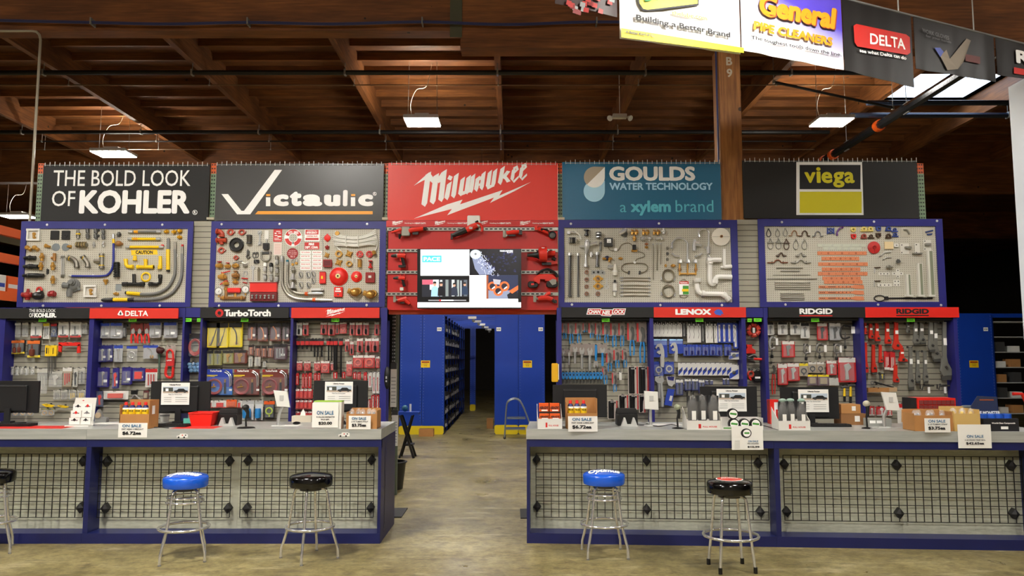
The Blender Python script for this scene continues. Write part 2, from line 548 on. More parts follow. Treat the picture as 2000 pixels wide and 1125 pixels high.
c=MB().box(xa,xb,9.68,9.98,0,zg2,WOODP)
WORN=mat('worn_white_paint',(206,196,176),0.7)
c.text('B',(xa+xb)/2,at(1428,127,9.68)[1],0.105,9.678,WORN,align='c',bold=0.03)
c.text('9',(xa+xb)/2,at(1428,150,9.68)[1],0.105,9.678,WORN,align='c',bold=0.03)
struct(c,'column')
x0=at(1404,300,9.7)[0]
single(MB().tube([(x0,9.72,0.0),(x0,9.72,zg2-.02)],0.012,mat('blue_conduit',(52,60,110),0.4)),'conduit_pipe','thin blue conduit running up the side of the timber column','pipe',(0,0,0))
xr=at(1971,200,9.75)[0]
pm=mat('white_post',(236,243,252),0.5)
pp=MB().rrect(0,0.62,0,0.62,0,0.01,pm,0.01)if False else MB()
pp.box(xr,xr+0.6,9.2,9.75,0,at(1980,140,9.2)[1],pm)
struct(pp,'column')
# lamps
GLOW=mat('lamp_diffuser',(255,246,228),0.4,emit=60)
HOUSING=mat('lamp_housing',(206,206,202),0.5)
def high_bay(label,x,y,z,watts,chain_to=None,w=LAMP_W,d=LAMP_D,cable=True):
 t=thing('high_bay_lamp',label,'ceiling lamp',(x,y,z),'high bay lamps hung from the roof')
 MB().rrect(-w/2,w/2,0.012,0.075,-d/2,d/2,HOUSING,0.02).box(-w*.2,w*.2,-d*.25,d*.25,0.076,0.14,HOUSING).build('housing',t)
 MB().box(-w*.36,w*.36,d*.29,d*.44,0.0755,0.085,mat('lamp_uplight',(255,246,226),0.4,emit=330)).build('uplight_lens',t)
 gm=mat('lamp_glow_%d'%watts,(255,250,241),0.4,emit=watts)
 MB().box(-w/2+0.015,w/2-0.015,-d/2+0.015,d/2-0.015,0,0.011,gm).build('diffuser',t)
 top=(chain_to or DECK)-z
 for s in(-1,1):
  MB().tube([(s*w*.42,0,0.07),(s*w*.40,0,top)],0.006,STEEL,5).build('chain',t)
 if cable:
  MB().tube(smooth_path([(-w*.3,.05,.1),(-w*.36,.05,.35),(-w*.2,.05,.62),(w*.1,.05,.7),(w*.25,.05,top)]),0.0055,WHITEP,5).build('power_cable',t)
 return t
OFFL=['glowing high bay lamp above the hall in front of the first counter','glowing high bay lamp above the aisle gap between the counters','glowing high bay lamp close to the hanging white banners','glowing high bay lamp by the wall beside the last counter','glowing high bay lamp high over the entrance side near the racks','glowing high bay lamp over the middle of the entrance side','glowing high bay lamp over the entrance side near the post']
for L,(x,y,z,wt)in zip(OFFL,LAMPS):high_bay(L,x,y,z,wt)
p=at(825,240,13.2);high_bay('glowing rectangular high bay lamp hanging above the red sign',p[0],13.2,p[1],260)
p=at(1624,240,13.2);high_bay('glowing rectangular high bay lamp hanging above the sign with the yellow block',p[0],13.2,p[1],260)
high_bay('glowing high bay lamp over the shelving, hidden behind the red sign',-1.2,20.6,5.95,130)  # unseen lamp, added to light the bins along the dark aisle
p=at(222,302,15.6);high_bay('glowing high bay lamp hanging above the black sign with thin white lettering',p[0],15.6,p[1],200,w=0.75)
p=at(36,424,20.5);high_bay('small glowing lamp low over the orange pallet rack',p[0],20.5,p[1],120,w=0.8)
# counters
class Face:
 """a vertical plane through A turned by ang; pixel -> (distance along it, height)"""
 def __init__(self,A,ang):self.A,self.a=A,ang
 def hit(self,px,py,off=0.0):
  d=ray(px,py);n=(-math.sin(self.a),math.cos(self.a))
  t=(n[0]*self.A[0]+n[1]*self.A[1]+off)/(n[0]*d[0]+n[1]*d[1])
  P=(d[0]*t,d[1]*t)
  return((P[0]-self.A[0])*math.cos(self.a)+(P[1]-self.A[1])*math.sin(self.a),CAMH+d[2]*t)
 def world(self,s,y=0.0,z=0.0):
  return(self.A[0]+s*math.cos(self.a)-y*math.sin(self.a),self.A[1]+s*math.sin(self.a)+y*math.cos(self.a),z)
GL_=ground(742,1062)
FL=Face((GL_[0],GL_[1]),0.0)
ga,gb=ground(1029,1061),ground(2000,1076)
FR=Face(ga,math.atan2(gb[1]-ga[1],gb[0]-ga[0]))
ZT,ZF,ZR,ZB=FL.hit(400,838)[1],FL.hit(400,858)[1],FL.hit(400,873)[1],FL.hit(400,1042)[1]
CD,RC=0.9,0.22
m,nt,b,tc=node_mat('counter_panel',0.55)
f=noise_of(nt,tc.outputs['Object'],14,6,0.65,(0.6,1,3))
nt.links.new(ramp(nt,f,[(0.3,lin((170,172,151))),(0.7,lin((202,203,183)))]),b.inputs['Base Color'])
PANEL=m
m,nt,b,tc=node_mat('worktop_metal',0.38,0.35)
f=noise_of(nt,tc.outputs['Object'],5,8,0.6,(0.35,2,5))
nt.links.new(ramp(nt,f,[(0.25,lin((166,170,166))),(0.75,lin((200,202,198)))]),b.inputs['Base Color'])
WTOP=m
WIRE=mat('black_wire',(14,14,15),0.4)
def wire_grid(parent,s0,s1,z0,z1,y,clips,step=0.0775):
 g=MB()
 ns=max(1,round((s1-s0)/step));nz=max(1,round((z1-z0)/step))
 for i in range(ns+1):
  x=s0+(s1-s0)*i/ns;g.box(x-.0034,x+.0034,y-.0034,y+.0034,z0,z1,WIRE)
 for i in range(nz+1):
  z=z0+(z1-z0)*i/nz;g.box(s0,s1,y-.008,y-.0035,z-.0034,z+.0034,WIRE)
 o=g.build('wire_grid',parent)
 for(s,z)in clips:
  c=MB();h,w=0.052,0.04
  pts=[(s,z-h),(s+w,z),(s,z+h),(s-w,z)]
  c.add([(s,y-.034,z)]+[(p[0],y-.012,p[1])for p in pts]+[(p[0],RC-.001,p[1])for p in pts],[(0,1,2),(0,2,3),(0,3,4),(0,4,1),(1,5,6,2),(2,6,7,3),(3,7,8,4),(4,8,5,1)],BLACKM)
  c.build('clip',o)
def counter(face,s0,s1,label,post_l,post_r,grids,seams=()):
 t=thing('counter_cabinet',label,'counter',face.world(s0),None,face.a)
 L=s1-s0;pw=0.048
 MB().box(0,L,RC,RC+0.02,ZB-.02,ZR,PANEL).build('front_panel',t)
 bs=MB().box(0,L,0,CD,0,ZB,CBLUE);bs.build('base_plinth',t)
 MB().box(0,L,0.0,0.05,ZR,ZF-.001,CBLUE).build('top_rail',t)
 for(x,on)in((0,post_l),(L-pw,post_r)):
  if on=='end':
   MB().box(x if x==0 else L-.03,(.03 if x==0 else L),0.002,CD,ZB,ZF-.001,CBLUE).build('end_panel',t)
  elif on:
   MB().box(x,x+pw,0.003,RC,ZB+.001,ZR-.001,CBLUE).build('post',t)
 if seams:
  sm=MB()
  for x in seams:sm.box(x-s0-.035,x-s0+.035,RC-.004,RC-.0005,ZB,ZR,mat('seam_strip',(178,178,160),0.5))
  sm.build('joint_strip',t)
 for(a,b_,z0,z1,cl)in grids:
  wire_grid(t,a-s0,b_-s0,z0,z1,RC-0.055,[(c[0]-s0,c[1])for c in cl])
 return t
def hp(face,pts,off=RC-0.06):return[face.hit(x,y,off)for(x,y)in pts]
def gz(face,x,y0,y1):return face.hit(x,y1,RC-.055)[1],face.hit(x,y0,RC-.055)[1]
sA=FL.hit(165,950)[0];sE=0.0;sS=FL.hit(-330,950)[0]
z0,z1=gz(FL,350,886.5,1010.5)
cl=lambda F,L:hp(F,L)
counter(FL,sS,sA-.002,'blue counter cabinet with black wire grid front, cut off by the frame edge',None,None,[(FL.hit(-320,950,RC-.055)[0],FL.hit(164,950,RC-.055)[0],z0,z1,cl(FL,[(161,901),(156,992)]))])
counter(FL,sA,sE,'long blue counter cabinet with two wire grids behind the blue and black stools','post','end',[(FL.hit(192,950,RC-.055)[0],FL.hit(450,950,RC-.055)[0],z0,z1,cl(FL,[(207,902),(204,993),(447,901),(444,993)])),(FL.hit(470,950,RC-.055)[0],FL.hit(730,950,RC-.055)[0],z0,z1,cl(FL,[(483,900),(481,993),(725,899),(723,992)]))],(FL.hit(459,950,RC)[0],))
def worktop(face,s0,s1,label,extra=0.0):
 mb=MB()
 mb.box(0,s1-s0,-0.008,CD+.01,ZF+.0,ZT,WTOP)
 return single(mb,'worktop',label,'countertop',face.world(s0),None,face.a)
sM=FL.hit(170,850)[0]
worktop(FL,sS,sM-.003,'metal-clad counter worktop with red mats, running out past the black monitor')
worktop(FL,sM,sE-.003,'long metal-clad counter worktop ending at the aisle gap, red basket standing on it')
sD0=FR.hit(1514,960)[0]
sZ=FR.hit(1994,960,RC)[0]+.05
def rgz(px,y0,y1):return FR.hit(px,y1,RC-.055)[1],FR.hit(px,y0,RC-.055)[1]
z0,z1=rgz(1300,887,1013)
counter(FR,0,sD0,'blue counter cabinet with wire grid behind the blue stool beside the aisle gap','end','post' if False else None,[(FR.hit(1047,950,RC-.055)[0],min(FR.hit(1500,950,RC-.055)[0],sD0-.012),z0,z1,cl(FR,[(1048,898),(1049,990),(1263,901),(1264,995),(1482,905),(1486,1000)]))])
counter(FR,sD0+.002,sZ,'blue counter cabinet with wide wire grid at the far end under the price sheets','post','post',[(FR.hit(1531,950,RC-.055)[0],sZ-.06,z0,z1,cl(FR,[(1533,907),(1538,1000),(1753,909),(1758,1003),(1977,910),(1983,1004)]))])
sX=FR.hit(2060,850)[0]
mb=MB().box(0,sX-sZ-.004,0,CD,0,ZF-.001,CBLUE)
single(mb,'counter_cabinet','blue cabinet end beyond the second counter, mostly outside the frame','counter',FR.world(sZ+.004),None,FR.a)
worktop(FR,-.004,sX,'long metal-clad worktop of the second counter, open cartons standing on it')
# stools
SEATB=mat('blue_vinyl',(28,92,214),0.22,coat=0.5)
SEATK=mat('black_vinyl',(9,9,9),0.16,coat=0.35)
def stool(px,py,rot,seat,label,upper,flare=True,tips=False,logo=None,H=0.765):
 X,Y=ground(px,py)
 t=thing('bar_stool',label,'stool',(X,Y,0),None,R(rot))
 sb=MB();zb=H-0.125
 sb.lathe([(0.0,zb),(0.165,zb),(0.189,zb+.006),(0.195,zb+.022),(0.196,zb+.086),(0.186,zb+.1),(.165,zb+.109),(0.14,zb+.1148),(.1,zb+.1225),(.05,zb+.1285),(0.0,zb+.1305)],(0,0,0),seat,'z',40)
 so=sb.build('seat',t)
 lg=MB()
 lm=Matrix.Rotation(-R(rot),4,'Z')
 if logo=='disc':
  lg.lathe([(r,zb+.1315-.8*r*r)for r in(.115,.06,0)],(0,0,0),WHITE,'z',32)
  lg.lathe([(r,zb+.1322-.8*r*r)for r in(.106,.05,0)],(0,0,0),mat('logo_red',(214,52,34),0.3),'z',32);n0=len(lg.v)
  lg.xf=lm@Matrix.Translation((0,0,H+.0085))@Matrix.Rotation(-math.pi/2,4,'X')
  lg.text('Rheem',0,-.02,.05,0,WHITE,width=.15,align='c',bold=.03,shear=.3)
  lg.v[n0:]=[(x,y,zb+.133-.8*(x*x+y*y))for x,y,z in lg.v[n0:]];lg.build('emblem',so)
 elif logo:
  lg.xf=lm@Matrix.Translation((0,0,H+.0065))@Matrix.Rotation(-math.pi/2,4,'X')
  lg.text(logo,0,-.085,.12,0,WHITE,width=.3,align='c',bold=.05,shear=.35);lg.v=[(x,y,zb+.132-.8*(x*x+y*y))for x,y,z in lg.v]
  lg.build('lettering',so)
 if logo=='brown':
  pass
 MB().cyl((0,0,zb-.03),(0,0,zb-.001),.10,DSTEEL,20).build('swivel_plate',t)
 foot=.215 if not flare else.245
 for k in range(4):
  a=math.pi/2*k+math.pi/4
  c,s=math.cos(a),math.sin(a)
  if flare:pr=[(.06,zb-.018),(.12,zb-.018),(.142,zb-.03),(.150,zb-.06),(.195,.30),(.2,.27),(.25,.11),(.257,.09),(.26,0.012)]
  else:pr=[(.06,zb-.018),(.12,zb-.018),(.142,zb-.03),(.150,zb-.06),(foot,0.012)]
  lo=MB().tube([(r*c,r*s,z)for r,z in pr],.0125,CHROME,10).build('leg',t)
  if tips:MB().lathe([(.017,0),(.017,.05),(.014,.052)],(foot*c,foot*s,0),BLACK,'z',10).build('foot_cap',lo)
  else:MB().lathe([(.014,0),(.014,.012)],((.26 if flare else foot)*c,(.26 if flare else foot)*s,0),GREY,'z',10).build('foot_cap',lo)
 rr_=.215 if flare else.232
 zf=.285
 MB().tube([(rr_*math.cos(2*math.pi*i/40),rr_*math.sin(2*math.pi*i/40),zf)for i in range(40)],.0125,CHROME,10,True).build('foot_ring',t)
 if upper:
  for dz in(0,):
   MB().tube([(.158*math.cos(2*math.pi*i/32),.158*math.sin(2*math.pi*i/32),.515+dz)for i in range(32)],.0105,CHROME,8,True).build('upper_ring',t)
  MB().tube([(.153*math.cos(2*math.pi*i/32),.153*math.sin(2*math.pi*i/32),.555)for i in range(32)],.0085,CHROME,8,True).build('upper_ring',t)
 return t
stool(-24,1078,30,SEATK,'black topped chrome bar stool cut off by the frame edge',True,logo=None)
stool(357,1092,22,SEATB,'blue topped chrome bar stool in front of the long counter, beside a black one',True,logo='Optimus')
stool(604,1090,45,SEATK,'black topped chrome bar stool without rubber tips, beside the aisle gap',False)
stool(1181,1083,3,SEATB,'blue topped chrome bar stool in front of the second counter',True,logo='Optimus')
stool(1429,1111,4,SEATK,'black stool with red seat emblem and straight legs on black rubber tips',False,flare=False,tips=True,logo='disc')
# display walls: frames, slatwall, headers
YF,YS,YP=9.45,9.66,9.468
SLAT=mat('slatwall_laminate',(162,158,142),0.5,noise=0.05,nscale=3)
SLATD=mat('slat_groove',(58,54,48),0.8)
def slats(mb,x0,x1,z0,z1,y,pitch=0.0705,gap=0.0075):
 mb.box(x0,x1,y+.006,y+.02,z0,z1,SLATD)
 z=z1
 while z>z0+.01:
  a=max(z0,z-pitch+gap)
  mb.box(x0,x1,y,y+.012,a,z,SLAT)
  z-=pitch
 return mb
def X9(px,py=700,Y=YF):return at(px,py,Y)[0]
def Z9(py,Y=YF,px=1000):return at(px,py,Y)[1]
ZH0,ZH1=Z9(621.5),Z9(601)
POSTS,BOARDS=[],[]
def display(bounds,posts,label,zlow=0.0):
 xl,xr_=X9(bounds[0]),X9(bounds[1])
 t=thing('merchandise_stand',label,'display stand',((xl+xr_)/2,YF,0))
 ox=(xl+xr_)/2
 for(a,b_)in posts:
  POSTS.append((X9(a),X9(b_)))
  MB().box(X9(a)-ox,X9(b_)-ox,0.0,YS-YF-.003,0,ZH1+.0,BLUE).build('post',t)
 MB().box(xl-ox,xr_-ox,.012,YS-YF-.003,ZH0+.012,ZH1-.001,BLUE).build('top_rail',t)
 MB().box(xl-ox,xr_-ox,.03,YS-YF-.003,ZH0-.024,ZH0+.011,BLACKM).build('valance',t)  # black strip put in for the shade below the header signs
 MB().box(xl-ox,xr_-ox,.004,YS-YF-.003,0,.615,BLUE).build('kick_board',t)
 return t
display((-8,755),[(-6,6),(171,180),(354,358),(389,393),(566,571),(743,755)],'blue framed wall display with four merchandise bays behind the first counter')
display((1088,1873),[(1088,1097),(1270,1277),(1450,1458),(1494,1501),(1682,1690),(1866,1873)],'blue framed wall display with four merchandise bays behind the second counter')
def slat_panel(px0,px1,label):
 x0,x1=X9(px0,700,YS),X9(px1,700,YS)
 mb=slats(MB(),0,x1-x0,.62,ZH0+.01,0)
 o=single(mb,'slatwall_panel',label,'slatwall',(x0,YS,0))
 return o
BN={'A':'under the black header with three thin words','B':'under the red header with a triangle mark','S':'in the narrow strip between two bays','C':'under the black header with a red ring mark','D':'under the red header beside the aisle'}
slat_panel(12,183,'grey slatwall panel under the small black header with thin white words')
slat_panel(186,361,'grey slatwall panel under the red header with the triangle mark')
slat_panel(363,394,'narrow grey slatwall strip with one coiled red hose in the first display')
slat_panel(396,570,'grey slatwall panel hung with torch kits under the red ring header')
slat_panel(573,748,'grey slatwall panel of red carded tool bits beside the aisle')
slat_panel(1096,1268,'grey slatwall panel hung with blue handled pliers')
slat_panel(1271,1446,'grey slatwall panel hung with white and blue saw blade packs')
slat_panel(1449,1490,'narrow grey slatwall strip with red clamps in the second display')
slat_panel(1493,1676,'grey slatwall panel of carded cutters under the black underlined header')
slat_panel(1679,1860,'grey slatwall panel hung with red and grey pipe wrenches')
def sign_at(px0,py0,px1,py1,Y,name,label,rgbm,thick=0.02,cat_='sign'):
 x0,z1=at(px0,py0,Y);x1,z0=at(px1,py1,Y)
 x0=at(px0,(py0+py1)/2,Y)[0];x1=at(px1,(py0+py1)/2,Y)[0]
 t=thing(name,label,cat_,((x0+x1)/2,Y,z0))
 w,h=x1-x0,z1-z0
 MB().box(-w/2,w/2,0,thick,0,h,rgbm).build('sign_board',t)
 return t,(x0+x1)/2,z0,w,h
class L:
 """lettering placed in crop pixels on a sign: converts crop pixels on plane Y into the sign's own coordinates"""
 def __init__(self,Y,ox,oz,dy=0.0015):self.Y,self.ox,self.oz,self.y=Y,ox,oz,-dy;self.mb=MB()
 def p(self,x,y):
  a=cat_(x,y,self.Y);return(a[0]-self.ox,a[1]-self.oz)
 def poly(self,pts,m,k=0):
  self.n=getattr(self,'n',0)+1
  self.mb.prism([self.p(*q)for q in pts],self.y-.0006*k-.001-(self.n%40)*1.3e-5,-.0001,m);return self
 def fit(self,s,x0,y0,x1,y1,m,bold=0.0,shear=0.0,k=0,slope=0.0):
  a,b=self.p(x0,y1),self.p(x1,y0)
  self.mb.fit(s,a[0],b[0],a[1],b[1],self.y-.0006*k-.002,m,bold,shear,slope);return self
 def rect(self,x0,y0,x1,y1,m,k=0):return self.poly([(x0,y1),(x1,y1),(x1,y0),(x0,y0)],m,k)
 def done(self,t,name='lettering'):return self.mb.build(name,t)
def header(px0,px1,py0,py1,colour,label):
 t,ox,oz,w,h=sign_at(px0,py0,px1,py1,YF-.02,'header_sign',label,colour,.019)
 return t,L(YF-.02,ox,oz)
crop(0,590,4.1675)
t,l=header(-8,175,602,622,SIGNBLK,'black header sign with two lines of white lettering, thin above bold')
l.fit('THE BOLD LOOK',238,57,455,82,WHITE,.004);l.fit('OF',238,90,275,124,WHITE,.004);l.fit('KOHLER.',279,88,462,126,WHITE,.06);l.done(t)
t,l=header(175,348,602,622,RED,'red header sign with white capitals and a triangle mark')
l.fit('DELTA',1018,70,1208,114,WHITE,.03)
l.poly([(957,100),(975,70),(985,66),(1005,100),(1000,108),(965,108)],WHITE);l.poly([(972,98),(983,76),(990,96),(985,106)],INK,2);l.done(t)
crop(370,590,4.166)
t,l=header(391,564,601,621,SIGNBLK,'black header sign with bold white lettering and a red ring mark')
l.fit('T',282,60,330,116,WHITE,.05);l.fit('urbo',318,66,482,117,WHITE,.05);l.fit('T',474,60,532,116,WHITE,.05);l.fit('orch',520,60,664,117,WHITE,.05)
a=l.p(244,89);s=1/pxm(YF)/4.166
l.mb.washer(a[0],a[1],33*s,15*s,-.003,0,INKR,24);l.mb.washer(a[0]-4*s,a[1]-3*s,22*s,18*s,-.004,0,INK,20,200,330);l.done(t)
t,l=header(569,741,601,621,RED,'red header sign with slanted white script over a lightning bolt')
def milw(l,x0,y0,x1,y1,k=0,col=None):
 """slanted script word over a lightning bolt inside the crop rectangle"""
 col=col or WHITE
 sx,sy=(x1-x0)/805.0,(y1-y0)/370.0
 q=lambda pts:[(x0+(a-242)*sx,y0+(b_-80)*sy)for a,b_ in pts]
 l.poly(q([(242,448),(470,350),(575,318),(558,350),(850,252),(828,290),(1045,196),(935,258),(765,340),(792,303),(470,425),(502,382)]),col,k)
 l.poly(q([(242,220),(346,128),(352,165),(300,188)]),col,k)
 def up(x):return 365-(x-300)*0.285
 def bar(x,h,w=40,lean=28,foot=0):
  yb=up(x)
  l.poly(q([(x,yb-18),(x+w*.62,yb),(x+w,yb-26),(x+w+lean,yb-h-12),(x+w*.45+lean,yb-h),(x+lean,yb-h+12)]),col,k)
 bar(292,232);bar(350,205,40,24);bar(408,215,38,22)
 l.poly(q([(322,160),(350,130),(392,190),(380,215)]),col,k);l.poly(q([(396,180),(432,128),(452,170),(410,205)]),col,k)
 bar(450,120,34,18);l.poly(q([(470,175),(484,148),(508,160),(496,186)]),col,k)
 bar(496,165,34,20)
 bar(545,125,32,16);bar(588,125,32,14);bar(620,125,30,14);l.poly(q([(556,268),(640,240),(640,262),(565,290)]),col,k)
 bar(655,100,30,10);bar(692,122,30,14);l.poly(q([(664,178),(712,150),(722,168),(672,196)]),col,k);l.poly(q([(668,214),(700,204),(700,218),(672,230)]),col,k)
 bar(735,118,30,14);bar(772,118,30,14);l.poly(q([(740,228),(795,206),(795,224),(748,248)]),col,k)
 bar(818,122,32,18);l.poly(q([(846,160),(880,118),(904,122),(862,178)]),col,k);l.poly(q([(856,160),(874,150),(906,190),(880,200)]),col,k)
 for xx in(905,962):
  bar(xx,88,26,10);yb=up(xx)
  l.poly(q([(xx+18,yb-96),(xx+48,yb-112),(xx+58,yb-84),(xx+26,yb-52),(xx+24,yb-66),(xx+40,yb-84),(xx+36,yb-92),(xx+20,yb-84)]),col,k)
  l.poly(q([(xx+16,yb-2),(xx+56,yb-40),(xx+58,yb-26),(xx+24,yb+10)]),col,k)
milw(l,1108,50,1270,120);l.done(t)
crop(1080,590,4.1675)
t,l=header(1097,1277,600,620,SIGNBLK,'black header sign with a red edged white plate of slanted capitals')
o_=[(272,102),(285,52),(392,52),(396,60),(488,60),(490,52),(594,52),(582,104),(480,104),(470,116),(396,112),(386,102)]
l.poly(o_,WHITE);i_=[(280,98),(291,57),(388,57),(393,66),(492,66),(496,57),(587,57),(577,99),(476,99),(466,110),(400,107),(390,98)]
l.poly(i_,INKR,2);l.fit('CHAN',289,62,388,94,WHITE,.05,.2,3);l.fit('NEL',400,70,470,104,WHITE,.05,.2,3);l.fit('LOCK',478,62,580,95,WHITE,.05,.2,3);l.done(t)
t,l=header(1277,1457,600,620,RED,'red header sign with heavy white capitals and a blue wolf head splash')
l.fit('LENOX',996,56,1286,104,WHITE,.06);l.poly(arc_pts if False else[(1310,80),(1330,62),(1348,58),(1372,66),(1388,98),(1366,96),(1372,110),(1344,104),(1322,100)],mat('splash_blue',(60,96,200),.5));l.done(t)
crop(1440,590,4.167)
t,l=header(1501,1690,600,620,SIGNBLK,'black header sign with wide white capitals above a red line')
def ridgid(l,x0,y0,x1,y1,c,u):
 w=(x1-x0)
 l.fit('RIDGID',x0,y0,x1,y1,c,.05);l.rect(x0,y1+9,x1,y1+18,u)
ridgid(l,506,52,774,98,WHITE,INKR);l.done(t)
t,l=header(1690,1873,600,620,BRED,'red header sign with wide dark capitals above a dark line')
ridgid(l,1294,54,1558,96,INK,INK);l.done(t)
def lime(px,py,w,label):
 x,z=at(px,py,YF+.026)
 mb=MB().box(-w/2,w/2,0,.003,-.022,.022,LIME)
 for k in range(5):mb.box(-w*.32+k*w*.13,-w*.25+k*w*.13,-.0008,0,-.006,.006,INK)
 single(mb,'shelf_tag',label,'tag',(x,YF+.026,z),'lime shelf tags')
for(px,w,nm)in((83,.1,'the black header with thin white words'),(259,.1,'the red header with the triangle mark'),(367,.09,'the blue rail above the coiled red hose'),(478,.095,'the red ring header'),(655,.1,'the slanted script header'),(1183,.1,'the red edged white plate header'),(1366,.1,'the wolf head header'),(1480,.095,'the blue rail above the red ring clamp'),(1592,.1,'the underlined black header'),(1779,.1,'the underlined red header')):
 lime(px,625,w,'lime green tag stuck under '+nm)
lime(389,625,.055,'tiny lime green tag beside the red ring header')
lime(1464,625.5,.055,'tiny pale green tag beside the wolf head header')
# pegboards
PEG=holes_mat('pegboard',(192,188,173),0.0272,0.0042,hole=(96,90,80),rough=.6)
PEGD=PEG
BOLTM=mat('bolt_white',(214,214,216),0.3,0.4)
def pegboard(xl,xr_,yt,yb,il,ir,it,ib,bolts,label):
 ym=(yt+yb)/2
 x0,x1=at(xl,ym,YF)[0],at(xr_,ym,YF)[0]
 z1,z0=Z9(yt),Z9(yb)
 a0,a1=at(il,ym,YF)[0],at(ir,ym,YF)[0]
 c1,c0=Z9(it),Z9(ib)
 BOARDS.append((a0,a1,c0,c1))
 t=thing('pegboard',label,'pegboard',((x0+x1)/2,YP,z0))
 ox=(x0+x1)/2;oz=z0
 MB().box(x0+.01-ox,x1-.01-ox,0,.02,.01,z1-z0-.01,PEG).build('perforated_board',t)
 fr=MB();d0,d1=YF-YP,-.0005
 O=[(x0,z0),(x1,z0),(x1,z1),(x0,z1)];I=[(a0,c0),(a1,c0),(a1,c1),(a0,c1)]
 for i in range(4):
  j=(i+1)%4
  q=[O[i],O[j],I[j],I[i]]
  fr.prism([(p[0]-ox,p[1]-oz)for p in q],d0,d1,BLUE)
 fo=fr.build('frame',t)
 for(bx,by)in bolts:
  p=at(bx,by,YF)
  MB().lathe([(.016,0),(.014,.005),(.0,.007)],(p[0]-ox,d0,p[1]-oz),BOLTM,'y',12).build('bolt',fo)
 return t
crop(0,0,1)
pegboard(37,374.5,432,600,47.5,364,446.5,590.5,[(92,439),(205,439),(317,439),(84,597),(198,597),(312,597)],'blue framed pegboard of brass fittings, grey elbows and yellow gas pipe pieces')
pegboard(410,753,432,600,420.5,741,446.5,590.5,[(433,438),(546,437.5),(717,437.5),(428,597),(544,597),(716,596)],'blue framed pegboard of red alarm bells, valves and fire sprinkler parts')
pegboard(1091,1442,429.5,600,1102,1429,444.5,590.5,[(1115,437),(1287,436.5),(1406,436),(1117,595),(1290,596),(1410,596)],'blue framed pegboard of chrome faucets, hoses and white drain traps')
pegboard(1482.5,1845,427.5,600,1495,1831.5,441.5,589.5,[(1527,434),(1707,433),(1830,431.5),(1534,595),(1715,595),(1838,596)],'blue framed pegboard of pipe clamps, copper strips and strut brackets')
def slat_strip(px0,px1,py0,py1,label):
 x0,x1=at(px0,515,YF+.08)[0],at(px1,515,YF+.08)[0]
 z1,z0=Z9(py0,YF+.08),Z9(py1,YF+.08)
 single(slats(MB(),0,x1-x0,0,z1-z0,0),'slatwall_panel',label,'slatwall',(x0,YF+.08,z0))
slat_strip(375,410,432,600,'bare narrow slatwall strip between the fittings board and the alarm bell board')
slat_strip(1442,1482,429,600,'bare narrow slatwall strip between the faucet board and the clamp board')
# big signs on the rack above
YSG=9.64
crop(0,300,3.517)
def big(px0,py0,px1,py1,m,label):
 t,ox,oz,w,h=sign_at(px0,py0,px1,py1,YSG,'wall_sign',label,m,.02)
 return t,L(YSG,ox,oz)
t,l=big(82,321,408,431,SIGNBLK,'large black sign with thin white words above one bold white word')
l.fit('THE BOLD LOOK',365,114,1312,224,WHITE,.004);l.fit('OF',355,256,520,362,WHITE,.004);l.fit('KOHLER',541,250,1308,414,WHITE,.045)
a=l.p(1339,404);s=1/pxm(YSG)/3.517
l.mb.washer(a[0],a[1],17*s,14*s,-.003,0,WHITE,24);l.fit('R',1332,394,1347,414,WHITE,.03);l.done(t)
crop(400,300,3.516)
t,l=big(421,319.5,749,431,mat('sign_bronze_grey',(44,42,39),.34),'large charcoal sign with a tall white tick letter and an orange underline')
l.poly([(115,278),(160,278),(252,393),(270,393),(480,112),(531,112),(312,417),(222,417)],WHITE)
OR=mat('sign_orange',(246,166,40),.45)
l.poly([(345,417),(365,395),(1153,395),(1153,417)],OR)
for a in(420,1003):l.rect(a,300,a+30,361,WHITE);l.rect(a+2,278,a+30,292,OR)
for ch,x0,x1,y0 in(('c',470,578,280),('t',582,668,262),('a',672,808,280),('u',818,932,282),('l',948,982,250),('c',1052,1158,280)):
 l.fit(ch,x0,y0,x1,362,WHITE,.07)
a=l.p(1167,276);l.mb.washer(a[0],a[1],13*s,10*s,-.003,0,WHITE,20);l.fit('R',1162,269,1173,284,WHITE,.02);l.done(t)
crop(740,300,3.516)
t,l=big(757.5,318,1089,430,mat('sign_red',(228,51,34),.42),'large red sign with slanted white script over a white lightning bolt')
milw(l,242,80,1045,448)
a=l.p(1002,94);l.mb.washer(a[0],a[1],11*s,9*s,-.003,0,WHITE,20);l.done(t)
t,ox,oz,w,h=sign_at(754.5,430.5,1090.5,443,YF+.0,'banner_strip','narrow red strip of repeated white slogans under the large red sign',mat('strip_red',(196,34,32),.45),.02)
l=L(YF,ox,oz)
for x in(88,380,672,965):
 milw(l,x,460,x+78,494)
 l.fit('Nothing but',x+90,474,x+158,484,WHITE,.01);l.fit('HEAVY DUTY.',x+160,473,x+236,484,WHITE,.04)
l.done(t)
crop(1080,300,3.515)
t,l=big(1098.5,316.5,1408,429,mat('sign_teal',(28,104,140),.35),'large teal sign with a two drop logo and white and pale blue lettering')
l.fit('GOULDS',386,88,975,188,WHITE,.045);PB=mat('pale_blue_print',(178,226,250),.5);SB=mat('sky_print',(96,196,214),.5)
l.fit('WATER TECHNOLOGY',388,200,1095,250,PB,.035)
l.fit('a',460,352,503,403,SB,.0);l.fit('xylem',535,322,808,426,SB,.04);l.fit('brand',842,320,1100,402,SB,.0)
def drop(cx_,cz_,r,corner):return[(cx_+r*math.cos(R(a)),cz_-r*math.sin(R(a)))for a in range(90,361,10)]+[corner]
l.poly(drop(283,258,73,(356,186)),PB)
l.poly(drop(284,162,72,(356,92)),mat('taupe_print',(172,160,140),.5),2)
